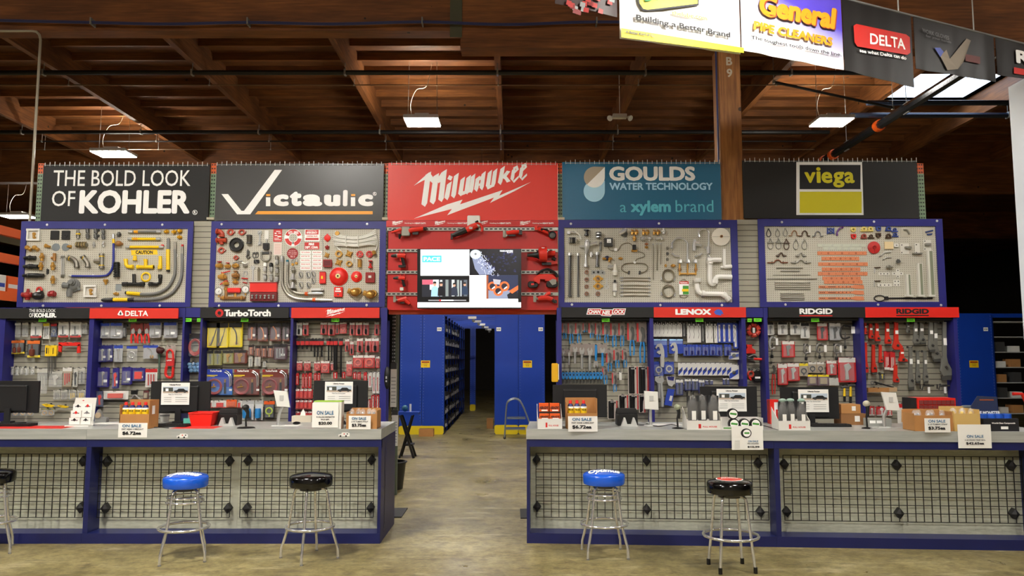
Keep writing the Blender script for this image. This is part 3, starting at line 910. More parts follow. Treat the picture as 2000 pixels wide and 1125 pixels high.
l.poly([(356,92),(356,162)]+[(284+72*math.cos(R(a)),162+72*math.sin(R(a)))for a in range(0,136,9)],WHITE,4);l.done(t)
crop(1460,300,3.517)
t,l=big(1451.5,313.5,1793,426,mat('sign_dark',(26,24,22),.6),'large dark sign with a white framed black and yellow square')
l.poly([(335,422),(797,422),(786,58),(335,58)],WHITE);l.rect(357,78,775,245,INK,2);VY=mat('viega_yellow',(226,216,20),.5)
l.rect(358,262,783,408,VY,2)
l.fit('v',392,128,466,202,VY,.03,0,3);l.fit('i',474,94,500,202,VY,.03,0,3);l.fit('e',508,126,580,204,VY,.03,0,3);l.fit('g',588,126,662,234,VY,.03,0,3);l.fit('a',666,126,732,204,VY,.03,0,3);l.done(t)
GRN=holes_mat('rack_green',(118,142,112),0.05,0.0105,hole=(30,34,28),rough=.5,px=.62,pz=1.0)
ORH=holes_mat('rack_orange_upright',(222,96,36),0.05,0.0105,hole=(70,34,20),rough=.5,px=.62,pz=1.0)
for(px0,px1,nm)in((72,82,'beside the thin lettered black sign'),(411,420.5,'between the two black signs'),(749.7,757,'between the charcoal sign and the red sign'),(1089.5,1098,'between the red sign and the teal sign'),(1794,1806,'at the outer end of the dark sign')):
 Yr=YSG+.055
 x0,x1=at(px0,370,Yr)[0],at(px1,370,Yr)[0]
 t=thing('rack_upright','perforated green rack upright with orange top '+nm,'rack post',((x0+x1)/2,Yr,0))
 w=x1-x0
 zs=Z9(339,Yr);ze=Z9(319,Yr)
 MB().box(-w/2,w/2,.0,.07,0,zs,GRN).build('lower_post',t)
 MB().box(-w/2,w/2,.0,.07,zs,ze,ORH).build('top_post',t)
 if px0>100 and px0<1100:MB().box(-w*.6,w*.9,-.075,-.001,Z9(431,Yr),Z9(426.5,Yr),mat('tan_block',(196,186,160),.7)).build('corner_block',t)
def fringe(px0,px1,py,label):
 Yr=YSG-.01
 x0,x1=at(px0,py,Yr)[0],at(px1,py,Yr)[0];z=Z9(py+2.5,Yr)
 mb=MB().box(0,x1-x0,.0,.004,-.004,.0,LGREY)
 n=int((x1-x0)/.062)
 for i in range(n+1):
  x=(x1-x0)*i/n;mb.box(x-.0025,x+.0025,-.002,.006,-.012,.03+.008*((i*7)%3),WHITEP)
 single(mb,'wire_tie_rail',label,'wire rail',(x0,Yr,z))
for a,b_,y,nm in((88,405,320,'thin lettered black sign'),(424,745,319,'charcoal sign with the tick'),(765,1085,318,'large red sign'),(1105,1405,316,'teal sign'),(1455,1790,312,'dark sign with the yellow block')):
 fringe(a,b_,y,'row of white wire ties along the top of the '+nm)
TWR=mat('tool_wall_red',(192,26,20),.4)
x0,x1=X9(754),X9(1091);z0,z1=Z9(605),Z9(443)
t=thing('tool_wall_panel','red backing panel behind the television with slotted steel rails','panel',((x0+x1)/2,YF+.03,z0))
w=(x1-x0)/2
MB().box(-w,w,0,.02,0,z1-z0,TWR).build('red_board',t)
SLOT=mat('slotted_rail',(168,166,158),.35,.5)
for(py,segs)in((447,((752,1091),)),(489,((752,1091),)),(531.5,((752,1091),)),(574,((752,1091),))):
 for(a,b_)in segs:
  mb=MB();zc=Z9(py)-z0;xa_,xb_=X9(a)-(x0+x1)/2,X9(b_)-(x0+x1)/2
  mb.box(xa_,xb_,-.022,-.001,zc-.02,zc+.02,SLOT)
  x=xa_+.02
  while x<xb_-.05:
   mb.box(x,x+.036,-.0235,-.022,zc-.008,zc+.008,INK);x+=.058
  mb.build('slotted_rail',t)
mb=MB().box(X9(752),X9(1092),9.56,9.62,Z9(614,9.56),Z9(604.5,9.56),mat('beam_orange_red',(172,66,30),.55))
single(mb,'rack_beam','orange red rack beam under the television across the aisle opening','rack beam',(0,0,0))
# things hung on the boards, sketched in crop pixels on plane Y
class Item:
 Y=YP
 def __init__(self,name,label,cat,x,y,group=None,off=0.0008,Y=None):
  self.Y=Y if Y is not None else Item.Y
  a=cat_(x,y,self.Y)
  self.name,self.label,self.cat,self.group=name,label,cat,group
  self.ox,self.oz=a;self.off=off
  self.u=1/(pxm(self.Y,cy(y))*_crop[2])
  self.parts=[['body',MB(),None]]
 def P(self,x,y):
  a=cat_(x,y,self.Y);return(a[0]-self.ox,a[1]-self.oz)
 SPLIT=set('end_fitting leg hook black_end lock_nut end_nut lug loose_end slip_nut collar handle bolt foot ear arm wheel_guard supply_tail tail_hose key screw outlet inlet lever spout side_arm grip segment loop'.split())
 @property
 def m(self):
  q=self.parts[-1]
  if q[0]in Item.SPLIT and q[1].v:self.parts.append([q[0],MB(),q[2]])
  return self.parts[-1][1]
 def part(self,n,parent=None):self.parts.append([n,MB(),parent]);return self
 def first(self,n):self.parts[0][0]=n;return self
 def t(self,m,r,pts,off=0.0,n=8,smooth=0,closed=False):
  rad=[q*self.u for q in r]if isinstance(r,(list,tuple))else r*self.u
  rm=max(rad)if isinstance(rad,list)else rad
  p3=[]
  for q in pts:
   a=self.P(q[0],q[1]);p3 .append((a[0],-(rm+(off+(q[2]if len(q)>2 else 0))*self.u+self.off),a[1]))
  if smooth and not isinstance(rad,list):p3=smooth_path(p3,smooth)
  self.m.tube(p3,rad,m,n,closed);return self
 def c(self,m,x,y,r,d=8,off=0.0,n=16,hole=0.0):
  a=self.P(x,y);o=off*self.u+self.off
  if hole:self.m.washer(a[0],a[1],r*self.u,hole*self.u,-o-d*self.u,-o,m,n)
  else:self.m.lathe([(r*self.u,o),(r*self.u,o+d*.75*self.u),(r*.85*self.u,o+d*self.u)],(a[0],0,a[1]),m,'y',n)
  return self
 def dome(self,m,x,y,r,d=14,off=0.0,n=24):
  a=self.P(x,y);o=off*self.u+self.off
  self.m.lathe([(r*math.cos(R(q))*self.u,o+d*math.sin(R(q))*self.u)for q in range(0,91,15)],(a[0],0,a[1]),m,'y',n);return self
 def b(self,m,x0,y0,x1,y1,d=10,off=0.0,r=2,ch=0.0):
  p,q=self.P(x0,y1),self.P(x1,y0);o=off*self.u+self.off
  self.m.rrect(p[0],q[0],p[1],q[1],-o-d*self.u,-o,m,r*self.u,ch*self.u,3);return self
 def p(self,m,pts,d=8,off=0.0,ch=0.0):
  o=off*self.u+self.off
  self.m.prism([self.P(*q)for q in pts],-o-d*self.u,-o,m,ch*self.u);return self
 def r(self,m,x,y,R0,r,off=0.0,sx=1.0,sy=1.0,n=24):
  a=self.P(x,y);self.m.ring(a[0],a[1],R0*self.u,r*self.u,-(r+off)*self.u-self.off,m,n,8,sx,sy);return self
 def o(self,m,x,y,rx,ry,off=0.0,d=None):
  a=self.P(x,y);d=d or min(rx,ry)
  self.m.ball((a[0],-(d+off)*self.u-self.off,a[1]),rx*self.u,d*self.u,ry*self.u,m);return self
 def tx(self,s,x0,y0,x1,y1,m,off,bold=0.0,shear=0.0):
  p,q=self.P(x0,y1),self.P(x1,y0)
  self.m.fit(s,p[0],q[0],p[1],q[1],-off*self.u-self.off-.0006,m,bold,shear);return self
 def end(self):
  ps=[p for p in self.parts if p[1].v]
  xs=[v[0]+self.ox for p in ps for v in p[1].v];zs=[v[2]+self.oz for p in ps for v in p[1].v]
  g=.0015
  if self.Y==YP:
   for(a,b,c,d)in BOARDS:
    if a<self.ox<b and c<self.oz<d:
     self.ox+=max(0,a+g-min(xs))-max(0,max(xs)-b+g)
     self.oz+=max(0,c+g-min(zs))-max(0,max(zs)-d+g)
  elif self.Y>9.55:
   for(a,b)in POSTS:
    if min(xs)<b+g and max(xs)>a-g:
     l,r=a-g-max(xs),b+g-min(xs)
     self.ox+=l if-l<r else r
  loc=(self.ox,self.Y,self.oz)
  if len(ps)==1:return single(ps[0][1],self.name,self.label,self.cat,loc,self.group)
  t=thing(self.name,self.label,self.cat,loc,self.group)
  made={}
  for n,mb,par in ps:made[n]=mb.build(n,made.get(par,t))
  return t
def I(name,label,cat,x,y,**k):return Item(name,label,cat,x,y,**k)
def nipple(m,name,label,x,y,w,h,nut=None,horiz=False):
 """threaded fitting: a stepped turned body with a hexagonal collar"""
 it=I(name,label,'fitting',x,y)
 L2=(w if horiz else h)/2;r=(h if horiz else w)/2
 ax=[(-L2,.62),(-L2*.55,.62),(-L2*.5,.8),(-L2*.3,.8),(-L2*.25,1),(L2*.25,1),(L2*.3,.7),(L2,.7)]
 pts,rad=[],[]
 for a,k in ax:
  pts.append((x+a,y)if horiz else(x,y+a));rad.append(r*k)
 it.t(m,rad,pts,n=8)
 it.part('collar').t(nut or m,[r*1.08,r*1.08],[(x-4,y)if horiz else(x,y-4),(x+4,y)if horiz else(x,y+4)],n=6)
 return it.end()
 # fittings board
Item.Y=YP
crop(0,300,3.517)
FB='on the fittings board'
GPIPE=mat('grey_pipe',(120,120,118),.45);GREGUL=mat('regulator_grey',(112,114,112),.5);YG_=mat('gas_yellow',(246,206,18),.45);NICK=mat('nickel',(150,146,136),.35,.8);BLHOSE=mat('blue_hose',(32,44,140),.4)
def recess_box(x0,y0,x1,y1,label):
 it=I('outlet_box',label,'outlet box',(x0+x1)/2,(y0+y1)/2).first('box_back')
 it.b(mat('box_inner',(206,204,196),.5),x0+12,y0+12,x1-12,y1-12,2)
 it.part('box_rim')
 for a in((x0,y0,x1,y0+14),(x0,y1-12,x1,y1),(x0,y0+13,x0+15,y1-11),(x1-14,y0+13,x1,y1-11)):it.b(WHITEP,*a,d=14,r=1)
 mx,my=(x0+x1)/2+4,(y0+y1)/2+6
 it.part('brass_valve').t(BRASS,8,[(mx,my+18),(mx,my-8)],2).c(BRASS,mx,my-12,11,12,2).o(BRASS,mx+4,my+14,12,9,2)
 it.end()
recess_box(175,515,268,597,'white square outlet box with brass valve at the top corner of the fittings board')
recess_box(580,903,668,987,'white square outlet box with brass valve beside the grey regulator')
I('rubber_pad','plain black square rubber pad '+FB,'pad',379,561).b(BLACKM,348,530,410,592,6,r=4).end()
I('rubber_pad','black square rubber pad with a round hole '+FB,'pad',455,561).b(BLACKM,425,530,485,592,6,r=4).part('hole_collar').c(BLACK,455,566,12,9,0,hole=7).end()
nipple(NICK,'pipe_coupling','upright nickel coupling above the ribbed steel coupling '+FB,545,555,28,58,YG_)
for k,(x,y,w)in enumerate(((610,535,'upper dark coupling of the first dark column'),(610,572,'lower dark coupling of the first dark column'),(665,530,'upper dark elbow of the second dark column'),(665,572,'lower dark tee of the second dark column'),(717,540,'upper dark union of the third dark column'),(717,575,'lower dark union of the third dark column'))):
 it=I('pipe_fitting',w+' '+FB,'fitting',x,y)
 it.t(DSTEEL,[11,11,13,13,10,10],[(x-3,y-17),(x-3,y-8),(x,y-7),(x,y+7),(x+2,y+8),(x+2,y+16)])
 if k in(2,3):it.part('branch').t(DSTEEL,8,[(x,y),(x+20,y-10)])
 it.end()
it=I('pipe_coupling','ribbed steel coupling lying level '+FB,'fitting',567,628).t(NICK,[16,16],[(530,628),(605,628)])
it.part('rib')
for x in(541,560,580,598):it.t(mat('brass_dull',(150,132,92),.4,.8),[20,20],[(x-5,628),(x+5,628)],n=6)
it.end()
nipple(STEEL,'pipe_fitting','small bright steel fitting under the second dark column '+FB,652,625,22,36)
nipple(STEEL,'pipe_fitting','small bright steel fitting under the third dark column '+FB,717,622,22,40)
nipple(DSTEEL,'pipe_coupling','dark short coupling beside the top of the blue hose',825,558,30,34)
it=I('bronze_valve','small bronze valve beside the blue hose','valve',825,620).o(BRONZE,825,620,22,20);it.part('stem').t(BRONZE,8,[(800,620),(848,622)]).end()
it=I('flexible_hose','long blue hose bent a quarter turn '+FB,'hose',700,700)
it.t(BLHOSE,7.5,[(785,600),(785,730),(778,785),(752,826),(705,842),(500,842)],3,smooth=6)
it.part('yellow_band').t(YG_,8.5,[(784,588),(785,618)],2);it.part('end_fitting').t(STEEL,[5,9,9],[(784,552),(784,562),(784,588)],2).t(STEEL,[9,6],[(500,842),(480,838)],2)
it.part('clip').r(WHITE,785,660,9,2).r(WHITE,780,780,9,2).r(WHITE,640,842,9,2).end()
def gas_hose(y,x0,x1,c,label,tip=None):
 it=I('gas_connector',label,'hose',(x0+x1)/2,y).t(c,9,[(x0+26,y),(x1-26,y)],2)
 it.part('end_fitting').t(STEEL,[9,12,12,10],[(x0,y),(x0+8,y),(x0+20,y),(x0+30,y)],1,6).t(STEEL,[10,12,12,9],[(x1-30,y),(x1-22,y),(x1-8,y),(x1,y)],1,6)
 if tip:it.part('red_handle').b(INKR,x1-16,y-16,x1+2,y-4,8,10)
 else:it.part('label_wrap').t(mat('orange_wrap',(240,170,30),.5),10,[(x0+40,y),(x0+68,y)],1)
 it.end()
gas_hose(539,888,1113,GPIPE,'grey gas connector hose, topmost of three '+FB)
gas_hose(588,884,1110,YG_,'yellow gas connector hose, middle of three '+FB)
gas_hose(643,870,1130,YG_,'yellow gas connector hose with a red valve handle',True)
it=I('caution_tape','short yellow caution tape with black letters '+FB,'tape',990,680).p(YG_,[(900,664),(1080,660),(1084,694),(940,692),(904,700)],2)
it.part('lettering').tx('CAUTION',932,666,1052,690,INK,2.2,.05).end()
for x,y,w in((1150,538,'brass nut nearest the grey gas hose'),(1202,540,'brass nut in the middle of the top corner'),(1240,533,'uppermost brass nut in the top corner'),(1240,576,'lowest brass nut in the top corner')):
 nipple(mat('yellow_brass',(222,170,40),.35,.6),'brass_nut',w+' '+FB,x,y,30,28,horiz=True)
it=I('gas_riser','upright yellow and grey gas riser with black tip '+FB,'pipe',1160,700).t(YG_,13,[(1160,660),(1160,800)]);it.part('grey_end').t(GPIPE,11,[(1162,585),(1161,662)]);it.part('black_tip').t(BLACK,12,[(1160,798),(1159,812)]).end()
it=I('bent_gas_pipe','grey pipe bent a quarter turn, the inner of two '+FB,'pipe',1130,800).t(GPIPE,10.5,[(1208,660),(1208,800),(1196,858),(1160,918),(1100,955),(1040,966),(965,967)],3,smooth=5)
it.part('yellow_sleeve').t(YG_,12,[(880,958),(972,966)],2);it.part('end_fitting').t(NICK,9,[(1209,608),(1208,664)],3).t(BLACK,11,[(868,957),(882,958)],2)
it.part('clip').r(WHITE,1208,700,12,2).r(WHITE,1207,812,12,2).end()
it=I('bent_gas_pipe','grey pipe bent a quarter turn, the outer of two '+FB,'pipe',1130,860).t(GPIPE,10.5,[(1257,690),(1256,800),(1245,872),(1205,940),(1150,980),(1085,998),(1000,1003),(925,1003)],3,smooth=5)
it.part('yellow_sleeve').t(YG_,12,[(786,1004),(890,1004)],2);it.part('black_end').t(BLACK,[8,13,13],[(706,1006),(725,1006),(785,1004)],2).t(BLACK,13,[(888,1004),(930,1003)],2)
it.part('end_fitting').t(NICK,9,[(1258,640),(1257,692)],3).t(INKR,8,[(1258,626),(1258,641)],3);it.part('clip').r(WHITE,1257,715,12,2).r(WHITE,1252,825,12,2).r(WHITE,1045,1002,12,2).end()
I('yellow_elbow','yellow plastic gas elbow under the caution tape','elbow',890,755).t(YG_,13,[(872,728),(873,762),(884,778),(920,780)]).part('collar').t(YG_,15,[(872,726),(872,740)]).t(YG_,15,[(908,779),(922,780)]).end()
I('yellow_plug','small yellow plastic cap under the caution tape','cap',933,718).t(YG_,[12,12,10],[(933,734),(933,706),(933,702)]).part('collar').t(YG_,14,[(933,726),(933,736)]).end()
I('yellow_tee','yellow plastic tee between the yellow elbow and yellow sleeve','tee',1005,765).t(YG_,12,[(948,780),(1062,780)]).part('branch').t(YG_,12,[(1007,778),(1007,728)]).part('collar').t(YG_,14,[(948,780),(962,780)]).t(YG_,14,[(1048,780),(1062,780)]).t(YG_,14,[(1007,740),(1007,727)]).end()
I('yellow_sleeve','upright yellow plastic sleeve beside the gas riser','sleeve',1107,750).t(YG_,12,[(1107,706),(1107,795)]).part('collar').t(YG_,15,[(1106,770),(1106,795)]).end()
I('yellow_coil','small ring coil of yellow tube '+FB,'coil',1005,848).r(YG_,1005,848,30,5).r(YG_,1006,848,27,4,5).end()
I('black_tee','black rubber tee under the yellow coil','tee',925,880).t(BLACK,12,[(850,898),(998,898)]).part('branch').t(BLACK,12,[(928,896),(926,830)]).part('collar').t(BLACK,15,[(850,898),(884,898)]).t(BLACK,15,[(970,898),(998,898)]).end()
I('black_elbow','black rubber elbow beside the black tee','elbow',1075,870).t(BLACK,12,[(1030,898),(1085,898),(1105,885),(1108,835)]).part('collar').t(BLACK,14.5,[(1030,898),(1056,898)]).t(BLACK,14.5,[(1107,858),(1108,833)]).end()
it=I('rubber_bellows','black ribbed rubber bellows beside the blue hose bend','bellows',812,797).t(BLACK,17,[(812,748),(812,845)]);it.part('rib')
for y in range(752,846,15):it.t(BLACKM,21,[(812,y),(812,y+7)])
it.end()
for x,w in((193,'first'),(247,'second')):
 I('brass_valve',w+' brass angle valve under the upper white box','valve',x,650).o(BRASS,x,648,17,16).part('spout').t(BRASS,[10,13],[(x,650),(x+24,664)]).part('cap').c(BRASS,x-4,644,10,10,14).end()
DISC=mat('smoky_disc',(140,148,152),.2,alpha=.7)
I('test_disc','smoky round disc with brass horn nozzle '+FB,'disc',370,642).c(DISC,385,643,27,3).part('nozzle').t(BRASS,[15,7,6],[(322,634),(344,640),(356,641)],2).end()
I('test_disc','smoky round disc with small brass plug '+FB,'disc',460,642).c(DISC,452,643,27,3).part('plug').t(BRASS,[5,10,10],[(468,640),(476,639),(496,639)],2).end()
for(x0,x1,y,w)in((172,250,718,'shortest, topmost'),(170,268,777,'middle'),(165,305,840,'longest, lowest')):
 I('rubber_sleeve',w+' of three black stepped rubber sleeves','sleeve',(x0+x1)/2,y).t(BLACK,[11,12,17,17,14,14],[(x0,y),(x0+25,y),(x0+32,y),(x1-35,y),(x1-30,y),(x1,y)]).part('clamp_band').t(DGREY,18,[(x0+38,y),(x0+43,y)]).end()
for x,y,w in((298,713,'upper brass connector beside the black sleeves'),(291,776,'lower brass connector beside the black sleeves'),(373,776,'brass connector under the bronze stub'),(373,868,'lone brass connector above the red tee')):
 nipple(BRASS,'brass_connector',w,x,y,32,54)
I('bronze_stub','upright bronze stub with a side outlet '+FB,'fitting',378,712).t(BRONZE,11,[(381,686),(381,738)]).part('side_outlet').t(BRONZE,9,[(380,715),(358,718)]).end()
I('black_clip','tiny black clip above the red regulator','clip',332,810).b(BLACK,324,794,339,828,10,r=4).part('pin').t(DGREY,2,[(331,788),(331,834)],8).end()
for x,w in((428,'first'),(441,'second')):
 I('steel_tube',w+' of two thin upright steel tubes','tube',x,775).t(STEEL,5,[(x,700),(x-1,850)]).part('end_nut').t(NICK,7.5,[(x,705),(x,718)],n=6).t(NICK,7.5,[(x-1,832),(x-1,848)],n=6).end()
def nick_bend(pts,label,nm):
 it=I(nm,label,'elbow',pts[len(pts)//2][0],pts[len(pts)//2][1]).t(NICK,16,pts,smooth=3)
 it.part('collar').t(NICK,19,[pts[0],((pts[0][0]*2+pts[1][0])/3,(pts[0][1]*2+pts[1][1])/3)]).t(NICK,19,[((pts[-1][0]*2+pts[-2][0])/3,(pts[-1][1]*2+pts[-2][1])/3),pts[-1]])
 it.part('yellow_mark').t(YG_,17,[((pts[0][0]+pts[1][0])/2,(pts[0][1]+pts[1][1])/2),((pts[0][0]+pts[1][0])/2+3,(pts[0][1]+pts[1][1])/2+1)]);it.end()
nick_bend([(474,718),(505,722),(530,745),(540,785)],'grey steel right angle elbow '+FB,'steel_elbow')
nick_bend([(578,708),(592,730),(610,755),(614,784)],'grey steel shallow elbow '+FB,'steel_elbow')
it=I('steel_tee','grey steel tee with yellow bands beside the blue hose','tee',705,738).t(NICK,15,[(708,692),(708,788)]);it.part('branch').t(NICK,14,[(706,740),(655,740)]);it.part('yellow_band').t(YG_,16.5,[(708,706),(708,711)]).t(YG_,16.5,[(708,768),(708,773)]);it.part('collar').t(NICK,18,[(708,690),(708,704)]).t(NICK,18,[(708,776),(708,790)]).end()
it=I('gas_regulator','large grey cast gas regulator '+FB,'regulator',500,915).dome(GREGUL,506,905,44,30).c(GREGUL,506,905,47,12)
it.part('cap').c(GREGUL,515,888,22,14,26).c(GREGUL,515,888,14,10,40);it.part('inlet').t(GREGUL,[22,18,16],[(450,905),(468,908),(490,910)],4);it.part('outlet').t(GREGUL,[18,20,16],[(494,930),(490,960),(488,985)],4);it.part('vent').t(GREGUL,9,[(545,915),(552,940)],6).end()
it=I('brass_probe','brass funnel with a thin steel rod '+FB,'probe',735,885).t(BRASS,[16,17,8,6],[(735,866),(735,876),(736,892),(736,902)]);it.part('rod').t(STEEL,2.5,[(736,900),(735,962)],4).end()
I('clear_plate','small clear plastic plate '+FB,'plate',814,920).b(mat('smoky_plate',(170,178,180),.2,alpha=.6),794,898,836,944,3,r=6).part('dark_edge').b(DGREY,796,896,834,899,4).end()
nipple(BRASS,'brass_connector','small brass connector under the clear plate',803,963,34,22,horiz=True)
it=I('red_valve','red cast valve at the lower corner of the fittings board','valve',183,970).o(DRED,184,974,30,22);it.part('outlet').t(DRED,[14,17],[(184,974),(148,970)]).t(DRED,[14,17],[(184,974),(216,972)]).t(DRED,15,[(184,980),(184,1006)]);it.part('stem').t(DRED,[12,8],[(184,960),(186,930)]).end()
it=I('pressure_reducer','red and black pressure reducer with a bright loop','regulator',278,960).t(BLACK,[22,26,26,20],[(250,978),(262,978),(296,978),(310,978)]);it.part('cap').dome(BLACK,278,968,26,26);it.part('red_loop').t(mat('tag_red',(206,60,50),.4),7,[(262,950),(268,926),(288,922),(298,944)],8,smooth=4);it.part('white_tag').b(WHITEP,264,944,288,962,4,18).end()
it=I('red_tee','small red grooved tee beside the pressure reducer','tee',367,965).t(DRED,17,[(344,966),(390,966)]);it.part('branch').t(DRED,13,[(367,966),(367,944)]);it.part('collar').t(DRED,20,[(350,966),(358,966)]).t(DRED,20,[(376,966),(384,966)]).end()
# alarm bell board
crop(400,300,3.516)
AB='on the alarm bell board'
RO=mat('red_oxide',(178,62,34),.5)
I('orange_elbow','rust orange elbow, topmost of its column '+AB,'elbow',112,545).t(RO,16,[(92,532),(112,534),(126,550),(124,566)],smooth=3).part('collar').t(RO,20,[(88,531),(98,532)]).t(RO,20,[(124,558),(124,570)]).end()
I('orange_tee','rust orange tee below the rust orange elbow','tee',120,600).t(RO,15,[(86,598),(156,598)]).part('branch').t(RO,14,[(120,600),(120,626)]).part('collar').t(RO,18,[(86,598),(96,598)]).t(RO,18,[(147,598),(157,598)]).end()
def groove_coupling(x,y,r,m,label,bolt=True):
 it=I('pipe_coupling',label,'coupling',x,y).c(m,x,y,r,12,hole=r*.55)
 it.part('bolt_pad').b(m,x-r*1.35,y-r*.3,x-r*.8,y+r*.3,10,r=3).b(m,x+r*.8,y-r*.3,x+r*1.35,y+r*.3,10,r=3);it.part('bolt').c(STEEL,x-r*1.1,y,r*.18,16).c(STEEL,x+r*1.1,y,r*.18,16);it.end()
groove_coupling(117,666,22,RO,'rust orange coupling with bolts under the orange tee')
groove_coupling(180,541,22,RO,'first rust orange coupling along the top of the bell board')
groove_coupling(257,541,21,RO,'second rust orange coupling along the top of the bell board')
I('rubber_gasket','thick black ring gasket '+AB,'gasket',222,628).c(BLACKM,222,628,47,16,hole=19).part('rim').r(BLACK,222,628,44,5,12).end()
groove_coupling(217,716,16,RO,'small rust orange ring under the black gasket')
I('dark_coupling','dark upright coupling beside the black gasket','coupling',311,590).t(mat('dark_bronze',(70,62,50),.5,.4),17,[(311,564),(311,618)]).part('collar').t(DGREY,18.5,[(311,562),(311,570)]).t(DGREY,18.5,[(311,612),(311,620)]).end()
it=I('sprinkler_bracket','galvanised bracket with two lugs '+AB,'bracket',378,580).b(GALV,372,532,386,630,5).part('lug').b(GALV,366,530,392,556,8).b(GALV,368,606,392,630,8);it.part('bolt').c(STEEL,379,543,6,14).c(STEEL,380,618,6,14).end()
it=I('beam_clamp','black clamp hanging from a white hose tag','clamp',424,600).b(BLACK,402,616,446,656,14,r=3).part('jaw').b(BLACKM,410,628,438,664,20);it.part('white_tag').b(WHITEP,412,528,440,590,5,r=4);it.part('stem').t(STEEL,4,[(426,586),(426,620)],4).end()
it=I('u_bolt','large grey u-bolt '+AB,'u-bolt',422,705).t(NICK,7,[(394,676),(392,705),(400,730),(422,740),(444,730),(452,705),(450,676)],2,smooth=4);it.part('cross_plate').b(DGREY,384,676,460,690,8);it.part('nut').c(STEEL,394,672,7,12,n=6).c(STEEL,450,672,7,12,n=6).end()
I('pipe_hook','small dark steel hanger hook '+AB,'hook',302,695).t(DSTEEL,5,[(298,660),(300,690),(290,706),(300,722),(314,708)],2,smooth=4).part('plate').b(DSTEEL,288,668,310,706,5).end()
it=I('ring_hanger','pair of dark wire loops '+AB,'hanger',350,698).r(DSTEEL,342,698,20,3,sx=.55).part('loop').r(DSTEEL,360,696,19,3,sx=.5).part('clip').t(DSTEEL,3,[(332,684),(370,690)],6).end()
I('beam_clip','black screw clamp below the wire loops','clamp',356,742).b(BLACKM,340,730,374,754,12,r=4).part('screw').t(DSTEEL,3.5,[(346,728),(364,758)],10).end()
def lever_valve(x,y,body,lever,label,w=24,wheel=False,lev=((-22,-22),(20,-26))):
 it=I('pipe_valve',label,'valve',x,y).t(body,[w*.5,w*.5,w*.68,w*.68,w*.5,w*.5],[(x-w,y),(x-w*.6,y),(x-w*.5,y),(x+w*.5,y),(x+w*.6,y),(x+w,y)])
 it.part('bonnet').t(body,[w*.4,w*.28],[(x,y),(x,y-w*.9)],3)
 if wheel:it.part('hand_wheel').t(lever,[w*.62,w*.62],[(x,y-w),(x,y-w*1.2)],2,14)
 else:it.part('lever').t(lever,4,[(x+lev[0][0],y+lev[0][1]),(x,y-w*.95),(x+lev[1][0],y+lev[1][1])],10)
 it.end()
lever_valve(107,772,BRASS,INKR,'brass valve with red hand wheel, first of its row '+AB,24,True)
lever_valve(163,775,BRASS,INKR,'brass valve with red hand wheel, second of its row '+AB,20,True)
lever_valve(218,772,BRASS,GREY,'brass valve with grey lever beside two red wheeled valves',22,lev=((-18,-20),(44,-32)))
lever_valve(283,772,NICK,WHITE,'small nickel valve beside the grey lever valve',15)
lever_valve(128,848,BRASS,INKR,'brass valve with long red lever '+AB,28,lev=((-10,-30),(52,-40)))
lever_valve(218,838,BRONZE,BRONZE,'bronze check valve beside the red lever valve',25,True)
lever_valve(150,893,BRASS,INKR,'brass valve with red handle above the red block',20,lev=((-40,8),(14,-14)))
lever_valve(215,883,BRASS,BRASS,'small brass valve above the red block',18)
it=I('fire_sprinkler','wire caged sprinkler with red clip '+AB,'sprinkler',280,845).t(STEEL,2.5,[(262,888),(272,806),(288,806),(296,888)],2);it.part('red_clip').t(INKR,4,[(256,856),(300,860)],5).t(INKR,3,[(264,884),(294,890)],5);it.part('frame').r(STEEL,280,826,14,2.5).end()
I('wrench','small steel wrench hung upright '+AB,'wrench',332,822).p(STEEL,[(326,876),(338,876),(337,800),(346,782),(340,768),(334,784),(326,784),(320,768),(316,784),(326,800)],5).part('jaw').c(STEEL,331,786,14,4,hole=7).end()
I('sprinkler_wrench','bronze coloured flat sprinkler wrench '+AB,'wrench',372,828).p(mat('flat_bronze',(120,112,92),.4,.7),[(364,874),(380,874),(382,796),(372,778),(362,796)],5).part('hole').c(DGREY,372,806,4,6).end()
def sprk(x,y,c,label,top):
 it=I('fire_sprinkler',label,'sprinkler',x,y).t(STEEL,[10,13,13,9],[(x,y+22),(x,y+10),(x,y),(x,y-10)]);it.part('cap').t(c,[14,14,8],[(x,y-12),(x,y-30),(x,y-38)])if top else it.part('deflector').t(c,15,[(x,y-14),(x,y-19)],n=12)
 it.end()
sprk(418,790,WHITEP,'sprinkler head under a white cap '+AB,True);sprk(460,790,BLACK,'sprinkler head under a black cap '+AB,True)
sprk(417,848,STEEL,'bright pendent sprinkler below the white capped one',False);sprk(460,852,STEEL,'bright pendent sprinkler below the black capped one',False)
sprk(500,742,NICK,'nickel sprinkler beside the braided hoses, top of three',True);sprk(500,800,NICK,'nickel sprinkler beside the braided hoses, middle of three',False);sprk(500,858,NICK,'nickel sprinkler beside the braided hoses, lowest of three',False)
BRAID=mat('braided_steel',(170,166,154),.38,.75,noise=.2,nscale=90)
it=I('braided_hose','braided steel hose bent a quarter turn, the outer of two','hose',640,900).t(BRAID,11,[(535,740),(535,860),(542,915),(575,968),(630,996),(700,1003),(800,1006)],2,smooth=5)
it.part('end_fitting').t(STEEL,[8,13,13,11],[(535,704),(535,714),(535,738),(535,746)],1).t(STEEL,[11,9,7],[(798,1006),(850,1007),(880,1008)],1);it.part('orange_band').t(ORANGE,13,[(745,1005),(765,1005)],1).end()
it=I('braided_hose','braided steel hose bent a quarter turn, the inner of two','hose',680,850).t(BRAID,10,[(571,760),(571,870),(580,915),(610,948),(660,962),(720,962)],2,smooth=5)
